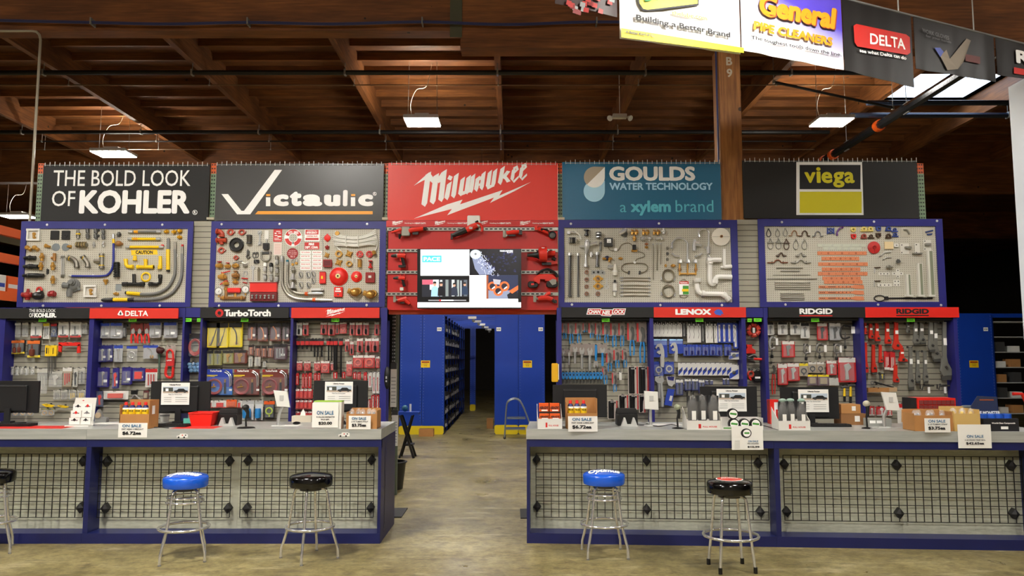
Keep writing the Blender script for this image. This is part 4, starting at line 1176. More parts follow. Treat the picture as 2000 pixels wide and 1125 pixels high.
it.part('end_fitting').t(mat('teal_end',(40,120,140),.4),10,[(570,732),(571,748)],2).t(STEEL,12,[(571,746),(571,764)],1).t(STEEL,[11,12,9],[(718,962),(780,962),(815,963)],1);it.part('orange_band').t(ORANGE,13,[(692,964),(712,964)],1).end()
it=I('steel_sleeve','short steel sleeve above the inner braided hose end','sleeve',775,938).t(STEEL,11,[(735,938),(805,938)]).part('end_cap').t(NICK,8,[(804,938),(820,940)],3).end()
for(x,y,w)in((605,750,'first pair of brass and steel links'),(630,742,'second pair of brass and steel links')):
 I('chain_link',w+' '+AB,'link',x,y).r(STEEL,x,y-8,14,3,sx=.7).part('brass_end').c(BRASS,x,y+12,10,10).end()
I('drop_nipple','nickel drop fitting below the brass links','fitting',612,800).t(NICK,[10,14,14,8],[(610,778),(610,790),(612,806),(612,822)]).part('collar').t(STEEL,16,[(611,796),(612,801)],n=6).end()
for y,w in((855,'upper'),(912,'lower')):
 I('steel_cone',w+' bell shaped steel cap '+AB,'cap',611,y).t(STEEL,[8,12,18,24],[(611,y-26),(611,y-10),(611,y+4),(611,y+16)]).part('stem').t(NICK,4,[(611,y-40),(611,y-24)],6).end()
for k,(x,y)in enumerate(((660,835),(662,905),(712,835),(714,905),(746,830),(748,872))):
 w=('upper clip of the first column','lower clip of the first column','upper clip of the second column','lower clip of the second column','upper clip of the third column','lower clip of the third column')[k]
 I('snap_clip','steel snap hook, '+w,'hook',x,y).t(STEEL,3.5,[(x-10,y-22),(x+8,y-18),(x+12,y+6),(x,y+20),(x-12,y+8),(x-10,y-20)],2,smooth=3).part('gate').t(DSTEEL,3,[(x-10,y-14),(x+2,y+16)],5).end()
it=I('parts_cabinet','red steel sprinkler cabinet holding six small heads','cabinet',410,950).b(BRED,318,892,503,952,30,r=2);it.part('lower_tray').b(mat('cabinet_dark_red',(112,16,20),.5),318,954,503,1014,26,r=2);it.part('lid_edge').b(DRED,316,886,505,893,32)
it.end()
for k,x in enumerate((337,366,394,423,451,480)):
 I('spare_sprinkler',ORD[k]+' of six spare sprinklers standing in the red cabinet','sprinkler',x,985,off=.051).t(STEEL,[8,8,3,3,7,7],[(x,975),(x,980),(x,982),(x,990),(x,992),(x,998)]).part('deflector').c(CHROME,x,978,8,4,hole=5).end()
def gauge(x,y,label):
 it=I('pressure_gauge',label,'gauge',x,y).c(mat('gauge_face',(232,232,226),.4),x,y,23,10);it.part('rim').c(CHROME,x,y,27,12,hole=22.5);it.part('needle').p(INK,[(x-2,y+6),(x+2,y+6),(x+8,y-12)],1,11);it.part('stem').t(BRASS,6,[(x,y+24),(x,y+40)]).end()
gauge(98,946,'white faced pressure gauge beside the brass manifold');gauge(282,933,'white faced pressure gauge beside the red cabinet')
it=I('brass_manifold','brass test manifold with upright pipe and end caps','manifold',190,992).t(BRONZE,11,[(112,992),(283,992)]);it.part('riser').t(BRONZE,11,[(150,990),(150,912)]);it.part('collar').t(BRASS,15,[(128,992),(140,992)]).t(BRASS,15,[(255,992),(267,992)]).t(BRASS,14,[(150,924),(150,940)]);it.part('riser_short').t(BRASS,9,[(212,990),(212,958)]).end()
I('flow_switch','bright red switch block above the brass manifold','switch',210,938).b(BRED,164,924,252,952,24,r=3).part('cover').b(DRED,168,950,248,958,22).end()
PRED=mat('print_red',(206,44,38),.5)
def plate(x0,y0,x1,y1,m,label,lines=(),tc=None,nm='sign_plate',border=None):
 it=I(nm,label,'sign',(x0+x1)/2,(y0+y1)/2).first('plate').b(m,x0,y0,x1,y1,2,r=3)
 if border:it.part('colour_band');[it.b(border,*bb,d=2.6,r=0.5)for bb in lines if len(bb)==4]
 it.part('lettering')
 for bb in lines:
  if len(bb)>4:it.tx(bb[0],bb[1],bb[2],bb[3],bb[4],bb[5]if len(bb)>5 else tc,3.0,.03)
 return it.end()
it=I('safety_sign','red sign with white diagram bars '+AB,'sign',501,562).first('plate').b(PRED,470,518,532,605,2,r=3);it.part('print')
for k,(a,b_,c_,d_)in enumerate(((490,532,520,537),(505,544,524,549),(480,560,500,566),(500,566,526,574),(478,580,510,584),(478,590,524,594),(480,544,494,552))):it.b(WHITE,a,b_,c_,d_,2.6,r=.5)
it.end()
it=I('notice_sheet','white sheet of faint pink print below the red diagram sign','sign',501,654).first('sheet').b(mat('pinkish_paper',(232,216,208),.7),472,612,530,696,1.5,r=1);it.part('print')
for y in range(622,690,9):it.b(mat('faint_red_ink',(206,150,140),.7),480,y,522,y+2.5,2,r=.3)
it.end()
it=I('ring_sign','round red and white ring sign '+AB,'sign',608,572).first('ring').c(WHITE,608,572,61,3,hole=28,n=36)
it.part('red_segment');a=it.P(608,572)
for a0,a1 in((18,160),(188,258),(282,352)):it.m.washer(a[0],a[1],57*it.u,32*it.u,-4*it.u,-.5*it.u,PRED,24,a0,a1)
it.part('lettering').tx('AUTO',574,528,604,548,WHITE,4.4,.05).tx('SPKR',612,528,646,548,WHITE,4.4,.05).tx('A',600,600,616,616,INK,4.4,.05).end()
it=I('disc_sign','round dark red alarm disc with a number '+AB,'sign',603,686).first('disc').c(mat('disc_red',(150,24,26),.5),603,686,38,3,n=32);it.part('lettering').tx('IN CASE OF',582,664,624,672,mat('pink_print',(226,170,166),.6),3.2,.02).tx('FIRE ALARM',574,676,632,685,mat('pink_print'),3.2,.02).tx('CALL FIRE DEPT',572,688,634,696,mat('pink_print'),3.2,.02).tx('911',588,700,620,716,mat('pink_print'),3.2,.05).end()
it=I('wall_notice','white notice with a red heading panel '+AB,'sign',738,562).first('plate').b(WHITE,684,518,790,602,2,r=3);it.part('colour_band').b(PRED,692,524,782,556,2.6,r=.5).b(PRED,692,580,782,594,2.6,r=.5);it.part('lettering').tx('NOTICE TO',706,529,768,536,WHITE,3.2,.03).tx('EMERGENCY',700,538,774,551,WHITE,3.2,.05).tx('CONTROL VALVE',700,562,774,573,PRED,2.6,.03).end()
it=I('connection_sign','red sign with two lines of white capitals below the white notice','sign',736,633).first('plate').b(PRED,685,610,787,658,2,r=3);it.part('lettering').tx('FIRE',714,615,752,631,WHITE,2.6,.06).tx('DEPT. CONN.',690,636,780,653,WHITE,2.6,.05).end()
rows=(('TEST & DRAIN','MAIN DRAIN'),('INSPECTORS TEST','CONTROL VALVE'),('MAIN CONTROL','AUXILIARY DRAIN'),('DRAIN VALVE','NORMALLY OPEN'),('OPEN SPRINKLER','FIRE PUMP'))
for j,pr in enumerate(rows):
 for i,s_ in enumerate(pr):
  y=679+j*27;x0,x1=((655,729),(736,806))[i]
  it=I('label_plate',('%s red lettered white plate down the %s column of ten'%(ORD[j],('inner','outer')[i])),'sign',(x0+x1)/2,y,group='small valve label plates').first('plate').b(WHITE,x0,y-12,x1,y+12,1.5,r=1)
  it.part('lettering').tx(s_,x0+7,y-5,x1-7,y+4,PRED,1.8,.02).end()
it=I('red_plug','red round plug hanging on a beaded chain '+AB,'plug',843,580).c(BRED,843,580,22,10);it.part('lug').b(BRED,837,552,849,560,8).b(BRED,837,600,849,608,8);it.part('chain').t(STEEL,2,[(822,572),(808,590),(812,640),(806,690)],2,smooth=4).end()
it=I('red_handwheel','red spoked hand wheel below the red plug','hand wheel',842,645).c(DRED,842,645,8,10);it.part('spoke')
for k in range(5):a=R(72*k+18);it.t(DRED,5,[(842,645),(842+15*math.cos(a),645-15*math.sin(a))],2)
it.end()
def star(x,y,r,m,label):
 it=I('lugged_plug',label,'cap',x,y).c(m,x,y,r*.7,14);it.part('lug')
 for k in range(4):a=R(90*k+25);it.t(m,r*.2,[(x+r*.5*math.cos(a),y-r*.5*math.sin(a)),(x+r*1.05*math.cos(a),y-r*1.05*math.sin(a))],2)
 it.part('hub').c(m,x,y,r*.3,8,14);it.end()
star(840,698,20,BRASS,'small brass lugged cap below the hand wheel');star(993,690,26,BRASS,'brass lugged cap beside the thick brass ring');star(921,748,26,BRASS,'brass lugged cap under the thick brass ring')
ROPE=mat('white_rope',(226,224,216),.8)
it=I('rope_bundle','bundle of coiled white rope with brass hose ends '+AB,'rope',1040,575)
for k in range(9):
 o=(k-4)*8;it.t(ROPE,5,[(882+abs(o)*.4,556+o*1.6),(930,566+o*1.1),(985,572+o),(1040,576+o),(1095,568+o),(1140,556+o*1.2),(1186-abs(o)*.3,545+o*1.7)],4+(k%3)*4,6,smooth=4)
it.part('wrapping_band').t(ROPE,4,[(1058,534),(1054,576),(1060,616)],16).t(ROPE,4,[(975,530),(972,575),(978,612)],16);it.part('loose_end').t(ROPE,5,[(895,580),(908,612),(935,640)],3,smooth=4).t(ROPE,5,[(1150,520),(1182,545),(1188,600),(1172,640)],3,smooth=4)
it.part('hose_coupling').c(BRASS,913,519,16,18,2).t(BRASS,[12,15],[(1160,640),(1170,664)],3).end()
def ring_(x,y,r,m,label,hole=.6):
 it=I('threaded_ring',label,'ring',x,y).c(m,x,y,r,14,hole=r*hole);it.part('lug').b(m,x-r*1.15,y-4,x-r*.9,y+4,10).b(m,x+r*.9,y-4,x+r*1.15,y+4,10);it.end()
ring_(922,690,24,BRASS,'thick brass threaded ring below the rope',.55);ring_(993,758,20,BRASS,'thin brass threaded ring beside the brass sleeve')
for x,w in((1066,'first'),(1132,'second')):
 it=I('hose_plug',w+' red hose cap with cross bars below the rope','cap',x,692).c(PRED,x,692,23,12,hole=17);it.part('cross_bar').b(PRED,x-19,688,x+19,696,8).b(PRED,x-4,673,x+4,711,8);it.part('centre').c(STEEL,x,692,5,10).end()
I('brass_sleeve','upright brass sleeve beside the thin brass ring','sleeve',1066,755).t(BRASS,14,[(1066,728),(1066,782)]).part('collar').t(BRONZE,15.5,[(1066,728),(1066,736)]).end()
I('red_nozzle','red hose nozzle standing upright '+AB,'nozzle',1140,762).t(PRED,[14,14,8,8,15,15],[(1140,736),(1140,742),(1140,746),(1140,772),(1140,778),(1140,788)]).part('inner').c(BLACK,1140,750,6,10,14).end()
I('alarm_box','small dark red open box below the brass cap','box',846,755).b(DRED,816,730,876,780,22,r=3).part('opening').b(mat('deep_red',(96,14,18),.6),823,737,869,773,1,22).end()
it=I('alarm_horn','upright red box with a small yellow label '+AB,'alarm',812,853).b(BRED,790,814,834,894,20,r=4,ch=3);it.part('yellow_label').b(YG_,804,842,816,862,1,20,r=.5);it.part('lid').b(DRED,792,812,832,818,21).end()
def bell(x,y,r,label):
 it=I('alarm_bell',label,'bell',x,y).dome(BRED,x,y,r,r*.5,n=40).c(BRED,x,y,r*1.02,8,n=40);it.part('centre_plate').c(mat('cream_plate',(232,212,140),.5),x,y,r*.27,r*.06,r*.49);it.part('bolt').c(INK,x,y,r*.1,r*.06,r*.55).end()
bell(921,844,62,'large round red alarm bell');bell(1043,845,37,'small round red alarm bell')
it=I('strobe_alarm','square dark red strobe alarm at the edge of the bell board','alarm',1138,852).b(DRED,1105,817,1170,888,18,r=4,ch=3);it.part('lens').b(mat('dull_red_lens',(150,70,66),.2),1116,826,1160,866,6,18,r=6);it.part('flash').b(WHITEP,1128,840,1148,856,3,24).end()
it=I('pull_station','red fire pull station with white handle bar','alarm',920,952).b(BRED,890,918,950,986,18,r=4,ch=3);it.part('handle').b(WHITE,900,942,940,952,6,18,r=1).b(WHITE,904,926,934,936,2,18);it.part('keyhole').c(DSTEEL,920,970,6,3,18).end()
for(x,y,w)in((1036,955,'first'),(1142,970,'second')):
 it=I('brass_siamese',w+' large brass two way inlet '+AB,'fitting',x,y).o(BRASS,x,y,34,30);it.part('inlet').c(BRASS,x+20,y-8,24,34,hole=15).t(BRASS,[16,19],[(x-10,y),(x-46,y-12)],8);it.part('cap').c(BRASS,x+20,y-8,15,26).end()
 # faucet board
crop(1080,300,3.515)
QB='on the faucet board'
CH=mat('satin_chrome',(214,214,214),.26,.5);PVC=mat('white_pvc',(232,230,224),.4)
it=I('flush_lever','chrome flush handle with white lever at the top corner of the faucet board','handle',150,555).t(CH,7,[(100,545),(120,540),(160,545)],3);it.part('lever').t(WHITEP,6,[(150,538),(180,558),(192,592)],5,smooth=3);it.part('knob').c(CH,106,545,12,16).end()
it=I('chrome_box','chrome cylinder lying beside the flush handle','fitting',131,598).t(CH,19,[(104,598),(158,598)]);it.part('band').t(DSTEEL,21,[(112,598),(124,598)]).t(INK,20,[(128,598),(150,598)]).end()
it=I('black_drain','black plunger shaped drain fitting '+QB,'drain',229,545).t(BLACK,[18,18,8,8,14,16],[(229,526),(229,532),(229,536),(229,552),(229,556),(229,566)]);it.part('rod').t(STEEL,3,[(200,516),(258,530)],10).end()
it=I('flush_valve','large chrome flush valve with long side pipe '+QB,'valve',235,640).t(CH,[12,18,20,14,10],[(232,604),(232,612),(232,640),(230,660),(226,690)],4);it.part('side_arm').t(CH,[10,10,14],[(232,634),(285,620),(303,618)],6).t(CH,[8,6],[(210,640),(180,640)],6);it.part('tail_pipe').t(CH,8,[(226,688),(224,775)],3);it.part('spud').t(CH,14,[(224,760),(224,780)],2);it.part('cap').c(CH,234,608,16,20,6).end()
it=I('sensor_cylinder','dark chrome sensor cylinder '+QB,'fitting',311,562).t(DSTEEL,19,[(311,542),(311,582)]).part('band').t(CH,21,[(311,552),(311,558)]).t(CH,21,[(311,574),(311,580)]);it.part('window').b(INK,300,560,322,572,2,38).end()
it=I('control_box','black control box with a white label '+QB,'box',378,610).b(mat('box_dark',(52,52,50),.5),350,582,408,640,22,r=3,ch=2);it.part('label').b(WHITE,368,590,396,616,1,22,r=1).tx('OFF',374,606,390,612,INK,23.5).end()
it=I('sensor_faucet','chrome sensor faucet on a mounting bracket '+QB,'faucet',485,545).t(CH,[10,14,15,12],[(450,552),(470,546),(490,532),(498,520)],12);it.part('base').c(DSTEEL,492,550,20,8);it.part('bracket').p(DSTEEL,[(466,552),(512,556),(506,572),(470,566)],10);it.part('supply_tail').t(STEEL,2.5,[(490,566),(488,600)]).t(STEEL,2.5,[(500,566),(504,600)]).end()
it=I('sensor_cable','thin grey cable running from the control box across the board','cable',470,650).t(mat('cable_grey',(130,122,104),.5),2.6,[(378,642),(392,664),(420,668),(452,660),(460,640),(480,620),(520,614),(552,640),(556,662),(600,676),(624,688),(622,710),(580,722),(562,742)],2,smooth=4);it.part('plug').b(WHITE,420,650,440,670,6,3).end()
it=I('solenoid_valve','black solenoid valve on brass tee '+QB,'valve',556,652).b(BLACK,545,628,567,664,20,r=3);it.part('brass_body').t(BRASS,8,[(538,668),(576,668)],2).end()
for x,w in((560,'first'),(636,'second'),(710,'third')):
 it=I('washing_valve',w+' of three gold twin stop valves along the top','valve',x,540).t(BRASS,8,[(x-26,544),(x+24,544)],3);it.part('spout').t(BRASS,9,[(x-18,540),(x-18,560)],3).t(BRASS,9,[(x+8,540),(x+8,560)],3);it.part('lever').t(BRASS,4,[(x-26,526),(x-6,530)],10).t(BRASS,4,[(x+2,526),(x+22,530)],10).end()
nipple(CH,'angle_stop','chrome stop with white handle at the end of the gold valve row',757,535,26,38,WHITEP)
nipple(BRASS,'brass_stop','small brass stop below the gold valves',557,585,26,34)
nipple(CH,'angle_stop','first chrome stop in the second row below the gold valves',613,586,34,28,horiz=True)
it=I('angle_stop','round handled chrome stop in the second row below the gold valves','valve',663,582).o(CH,663,582,16,12).part('outlet').t(CH,6,[(663,582),(663,600)]).end()
it=I('hose_bibb','chrome hose tap with side lever below the gold valves','tap',726,584).t(CH,[9,11,9,7],[(700,588),(712,584),(736,582),(744,594)],3);it.part('lever').t(CH,4,[(738,572),(758,590)],8).end()
nipple(mat('rose_brass',(180,120,80),.35,.8),'brass_union','upper rosy brass union above the loop hose',640,622,22,18,horiz=True);nipple(BRASS,'brass_union','lower brass union above the loop hose',640,644,22,18,horiz=True)
def pole(x,y0,y1,r,m,label,dark=True):
 it=I('flush_tube',label,'tube',x,(y0+y1)/2).t(m,r,[(x,y0+18),(x,y1-10)],2);it.part('coupling_nut').t(CH,r*1.5,[(x,y0),(x,y0+18)],1,8).t(DSTEEL,r*1.35,[(x,y1-12),(x,y1)],1,8);it.end()
DCH=mat('smoky_chrome',(112,112,112),.2,.6)
pole(115,685,985,10,DCH,'long thick chrome tube at the inner edge of the faucet board');pole(172,685,985,6,DCH,'long thin chrome tube beside the thick one');pole(303,680,780,9,DCH,'short chrome tube under the flush valve side pipe')
I('plastic_tube','short dull grey tube below the sensor cylinder','tube',326,635).t(GREY,7,[(328,606),(324,668)]).part('ring').t(DGREY,8.5,[(327,614),(327,620)]).end()
nipple(CH,'angle_stop','chrome angle stop between flush valve and short tube',262,695,26,34)
it=I('mixing_valve','black and brass mixing valve '+QB,'valve',370,722).t(BRASS,8,[(338,722),(404,722)],3);it.part('dark_body').dome(mat('ink_blue_body',(40,44,70),.4),370,718,17,22);it.part('outlet').t(BRASS,7,[(384,722),(386,746)],3).end()
nipple(BRASS,'brass_tee','small brass tee beside the mixing valve',462,721,28,20,horiz=True)
nipple(CH,'chrome_valve','little chrome valve above the white bottle',392,780,36,30,horiz=True)
it=I('filter_bottle','white plastic air vent bottle '+QB,'bottle',425,808).t(mat('milky',(216,212,198),.4),[8,12,15,17,17],[(426,760),(425,782),(424,800),(424,810),(424,838)],2);it.part('collar').t(WHITEP,19,[(424,806),(424,814)]).end()
it=I('filter_tube','white filter cartridge with black neck '+QB,'filter',423,925).t(WHITEP,14,[(423,888),(423,950)]).t(WHITEP,9,[(423,950),(422,978)]);it.part('neck').t(BLACK,8,[(424,868),(424,888)]);it.part('ring').t(GREY,16,[(423,886),(423,892)]).t(GREY,16,[(423,944),(423,950)]).end()
SW=mat('steel_wire',(150,142,124),.35,.7)
it=I('loop_hose','pair of looped steel hoses with black ends '+QB,'hose',560,790).t(SW,4,[(555,752),(500,756),(472,775),(474,800),(500,816),(520,816)],2,smooth=5).t(SW,4,[(565,752),(620,754),(646,772),(644,800),(618,816),(598,816)],2,smooth=5);it.part('end_fitting').t(DGREY,6,[(522,806),(518,830)],2).t(DGREY,6,[(596,806),(592,830)],2);it.part('clip').c(WHITE,560,748,10,10).end()
for y,w in((815,'top'),(865,'second'),(914,'third'),(963,'bottom')):
 it=I('drain_nut',w+' bronze ring nut of the ring column','nut',230,y).c(mat('rosy_bronze',(150,112,92),.35,.8),230,y,14,14,hole=7);it.part('flange').c(CH,230,y,17,4,hole=8).end()
it=I('bracket_plate','zinc plate with shaped holes below the mixing valve','plate',312,815).p(GALV,[(264,802),(340,800),(360,812),(356,832),(300,826),(264,832)],3);it.part('hole').c(INK,280,816,7,1,3).c(INK,310,814,8,1,3).c(INK,340,818,5,1,3).end()
GB=mat('gold_brass',(212,166,80),.3,.85)
for y,w in((860,'upper'),(911,'lower')):
 it=I('eared_flange',w+' gold flange with two ears','flange',308,y).c(GB,308,y,24,8,hole=10);it.part('ear').p(GB,[(276,y-6),(290,y-10),(290,y+10),(276,y+6)],6).p(GB,[(344,y-6),(326,y-10),(326,y+10),(344,y+6)],6);it.part('collar').c(BRONZE,308,y,15,14,hole=9).end()
it=I('drain_nut','round bronze nut below the two gold flanges','nut',308,963).c(mat('rosy_bronze'),308,963,16,12,hole=8);it.part('flange').c(CH,308,963,19,4,hole=9).end()
it=I('basin_wrench','flat silver wrench with open jaw below the white bottle','wrench',368,900).p(LGREY,[(363,905),(373,905),(372,862),(378,856),(358,856),(364,862)],4).part('jaw').c(LGREY,368,915,16,4,hole=8).end()
for k,(y,x1)in enumerate(((853,668),(872,670),(903,670),(925,668),(950,670),(974,668))):
 it=I('supply_line',ORD[k]+' of six level braided supply lines, counted downward','hose',566,y).t(SW,3.6,[(482,y),(x1-16,y+1)],2);it.part('end_nut').t(CH,5.5,[(462,y),(482,y)],1,6).t(CH,5.5,[(x1-16,y+1),(x1,y+1)],1,6).end()
for x,y0,y1,w in((686,618,866,'longest'),(712,616,802,'middle'),(737,616,762,'shortest')):
 it=I('riser_tube',w+' of three thin upright steel risers','tube',x,(y0+y1)/2).t(SW,3.2,[(x,y0+8),(x+1,y1)],2).part('head_nut').t(CH,5,[(x,y0),(x,y0+10)],1,6).end()
for k,(x,y)in enumerate(((784,650),(784,688),(784,726),(772,770),(822,772))):
 nipple((NICK,DSTEEL,NICK,BRASS,BRASS)[k],'small_fitting',('topmost tiny fitting','second tiny dark fitting','third tiny fitting','tiny brass fitting','larger brass elbow')[k]+' above the steel hose coils',x,y,18 if k<4 else 34,20)
for y,w in((838,'upper'),(944,'lower')):
 it=I('hose_coil',w+' of two coiled steel hoses','coil',790,y).r(SW,790,y,40,4).r(SW,792,y+2,36,4,6).r(SW,789,y,42,3.5,12);it.part('end_nut').t(CH,6,[(744,y+30),(744,y+8)],4).t(CH,6,[(832,y+36),(834,y+14)],4).end()
it=I('gooseneck_faucet','tall chrome gooseneck faucet '+QB,'faucet',870,650).t(CH,6,[(814,640),(815,612)]+[(868-53*math.cos(R(a)),634-52*math.sin(R(a)))for a in range(25,181,14)]+[(921,700),(921,735)],6);it.part('aerator').t(CH,8,[(813,652),(814,636)],4).end()
it=I('faucet_body','three hole chrome faucet with brass underbody '+QB,'faucet',922,780).first('brass_underbody')
it.t(BRASS,6,[(868,826),(978,826)],4)
for x in(868,922,978):it.t(BRASS,6,[(x,758),(x,836)],4)
it.part('lock_nut').t(BRONZE,11,[(868,790),(868,806)],2).t(BRONZE,11,[(978,790),(978,806)],2)
it.part('chrome_base').t(CH,[15,11],[(868,752),(868,730)],2).t(CH,[15,11],[(922,752),(922,730)],2).t(CH,[15,11],[(972,752),(972,730)],2).end()
for pts,w in(([(818,692),(834,706),(866,708)],'first'),([(978,706),(1004,700),(1020,686)],'second')):
 it=I('lever_handle',w+' loose chrome lever handle above the faucet body','handle',pts[1][0],pts[1][1]).t(CH,[5,7,6],pts,4).part('hub').c(CH,pts[0][0]+2,pts[0][1],8,14).end()
it=I('basin_tap','angular chrome tap beside the gooseneck faucet','tap',972,628).t(CH,[11,12,10,8],[(966,668),(966,630),(968,606),(972,592)],4);it.part('spout').t(CH,[9,8],[(970,628),(1014,634)],8).t(CH,[7,9],[(970,612),(996,618)],16);it.end()
it=I('pull_down_faucet','chrome arched faucet with two hoses below it','faucet',1040,600).t(CH,6,[(998,572),(996,556)]+[(1032-36*math.cos(R(a)),552-32*math.sin(R(a)))for a in range(0,181,15)]+[(1066,600),(1066,640)],5);it.part('spray_head').t(CH,[9,6],[(998,574),(997,556)],4);it.part('body').t(CH,[12,14,12],[(1064,640),(1062,660),(1064,690)],3).t(CH,[6,8],[(1056,654),(1036,648)],6);it.part('tail_hose').t(CH,4,[(1060,688),(1074,712)],3).t(CH,4,[(1054,686),(1062,716)],3).end()
it=I('seat_cover_roll','white round slotted disc at the top corner of the faucet board','disc',1150,573).c(mat('cream_disc',(236,230,216),.5),1150,573,62,14,n=40);it.part('hub').c(BRONZE,1152,571,10,8,14,hole=5).c(INK,1152,571,5,6,14);it.part('seam').b(mat('seam_grey',(190,184,170),.6),1090,571,1140,574,1,14,r=.5).b(mat('seam_grey'),1164,571,1210,574,1,14,r=.5).end()
it=I('tail_piece','white drain tee tailpiece at the outer edge of the faucet board','pipe',1185,725).t(PVC,11,[(1175,656),(1174,775)]);it.part('branch').t(PVC,13,[(1174,780),(1224,776)]).t(PVC,9,[(1150,783),(1176,780)]).end()
it=I('drain_trap','white u shaped drain trap with threaded nuts '+QB,'trap',1110,810).t(PVC,17,[(1150,733),(1090,734),(1074,748),(1072,860),(1084,896),(1104,888),(1114,860),(1132,848),(1222,850)],smooth=3);it.part('slip_nut').t(PVC,22,[(1078,738),(1052,738)],n=12).t(PVC,21,[(1072,760),(1073,744)],n=12).t(PVC,21,[(1104,892),(1112,868)],n=12).end()
it=I('drain_trap','long white waste elbow with flange along the bottom of the faucet board','trap',1090,940).t(PVC,17,[(985,885),(986,930),(1000,956),(1030,966),(1140,968),(1176,976),(1196,1004)],smooth=3);it.part('flange').t(PVC,[28,28,22],[(986,862),(986,874),(986,888)]);it.part('slip_nut').t(PVC,22,[(1014,964),(1034,967)],n=12).t(PVC,22,[(1160,968),(1180,982)],n=12).t(PVC,21,[(1188,990),(1204,1010)],n=12).end()
it=I('carded_hose','red white and green carded hose pack '+QB,'card',897,925).first('card').b(WHITE,865,878,930,970,3,6,r=2);it.part('print').b(INKR,866,878,929,896,.6,9,r=.5).b(GREEN,890,908,929,968,.6,9,r=.5).b(YG_,884,930,928,948,.9,9.2,r=.5).tx('Fluidmaster',872,882,924,892,WHITE,9.8,.03);it.part('hose').r(SW,897,878,19,3.5,0,1,.8).r(SW,897,975,26,3.5,0,1,.5).end()
# clamp board
crop(1460,300,3.517)
KB='on the clamp board'
ZINC=mat('zinc',(150,148,138),.4,.6);DK=mat('dark_bronze_strap',(84,66,52),.45,.6);BLUEP=mat('clamp_blue',(46,66,140),.45);PURP=mat('strap_purple',(92,40,120),.45);CREAM=mat('cream_ring',(226,206,120),.5)
def loop(x,y,m,label,h=26,w=15,r=3,bar=False):
 it=I('pipe_hanger',label,'hanger',x,y).t(m,r,[(x,y-h),(x-w*.6,y-h*.5),(x-w,y+h*.3),(x-w*.6,y+h*.85),(x,y+h),(x+w*.6,y+h*.85),(x+w,y+h*.3),(x+w*.6,y-h*.5),(x,y-h)],3,smooth=2)
 it.part('top_nut').b(m,x-5,y-h-5,x+5,y-h+6,8)
 if bar:it.part('cross_bolt').t(m,r,[(x-w*1.3,y-h*.25),(x+w*1.3,y-h*.25)],6)
 it.end()
for k,(x,y,m)in enumerate(((143,546,BLACK),(205,546,ZINC),(258,542,ZINC))):loop(x,y,m,('black teardrop pipe hanger at the top corner of the clamp board','first zinc teardrop hanger beside the black one','second zinc teardrop hanger beside the black one')[k])
for k,(x,y,m)in enumerate(((155,622,ZINC),(211,622,ZINC),(265,625,DK),(330,624,ZINC),(388,624,ZINC))):loop(x,y,m,ORD[k]+' hanger loop along the second row '+KB,34,18,3.2,k<3)
def strap(x,y,m,label,w=34,h=22):
 it=I('pipe_strap',label,'strap',x,y).t(m,4.5,[(x-w,y+h*.9),(x-w*.5,y+h*.8)]+[(x-w*.5*math.cos(R(a)),y+h*.5-h*1.2*math.sin(R(a)))for a in range(10,175,20)]+[(x+w*.5,y+h*.8),(x+w,y+h*.9)],3);it.part('screw').c(DSTEEL,x-w*.8,y+h*.85,4,10).c(DSTEEL,x+w*.8,y+h*.85,4,10).end()
strap(319,546,mat('bronze_strap',(150,120,92),.4,.6),'bronze two hole strap along the top row '+KB,36);strap(390,548,DK,'dark two hole strap along the top row '+KB,36);strap(480,550,GREY,'grey two hole strap along the top row '+KB,36)
it=I('blue_clamp','square blue net clamp along the top of the clamp board','clamp',568,532).r(BLUEP,568,532,18,4).part('frame').t(BLUEP,4,[(545,510),(545,554)],3).t(BLUEP,4,[(590,510),(590,554)],3).t(BLUEP,3,[(545,512),(590,552)],6).t(BLUEP,3,[(590,512),(545,552)],6).end()
it=I('purple_strap','purple curved strap with holes along the top of the clamp board','strap',632,535).t(PURP,6,[(612,566),(614,540),(630,516),(654,508)],2,smooth=4);it.part('rivet').c(WHITE,616,548,3,4,12).c(WHITE,636,516,3,4,12).end()
for k,(x,y,m,w)in enumerate(((722,524,CREAM,'cream ring clamp, first of the coloured pairs'),(795,520,CREAM,'cream oval clamp beside the cream ring'),(840,520,CREAM,'narrow cream clamp beside the cream oval'),(895,518,BLUEP,'thick blue ring clamp '+KB),(964,518,BLUEP,'blue ribbed clamp '+KB),(1008,524,BLUEP,'small blue clamp at the end of the upper pairs'),(725,571,INKR,'red square clamp below the cream ring'),(795,569,mat('red_brown',(140,60,44),.5),'red brown clamp below the cream oval'),(845,568,DK,'tiny brown clamp below the narrow cream clamp'),(895,563,DK,'brown ring clamp below the thick blue ring'),(964,568,DK,'brown arch clamp below the blue ribbed clamp'),(1011,558,BLUEP,'small dark blue clamp at the end of the lower pairs'))):
 it=I('tube_clamp',w,'clamp',x,y).c(m,x,y,17,14,hole=8)if k not in(5,8,11)else I('tube_clamp',w,'clamp',x,y).c(m,x,y,12,12,hole=6)
 it.part('foot').b(m,x-21,y+8,x+21,y+16,10)if k%3 else it.part('foot').b(m,x-18,y-16,x+18,y-8,10)
 it.end()
it=I('stub_plate','grey plate with a bent stub '+KB,'plate',1085,545).b(mat('faint_plate',(190,184,168),.5),1052,514,1120,574,2);it.part('stub').t(ZINC,6,[(1068,524),(1092,528),(1110,556)],3,smooth=3).end()
it=I('blue_bracket','white plate with two dark blue arms at the top outer corner','bracket',1242,542).b(mat('faint_plate'),1206,512,1278,576,2);it.part('arm').p(mat('deep_blue',(40,60,110),.5),[(1218,536),(1270,524),(1272,534),(1222,546)],8).p(mat('deep_blue'),[(1230,552),(1268,548),(1262,560),(1232,562)],8).end()
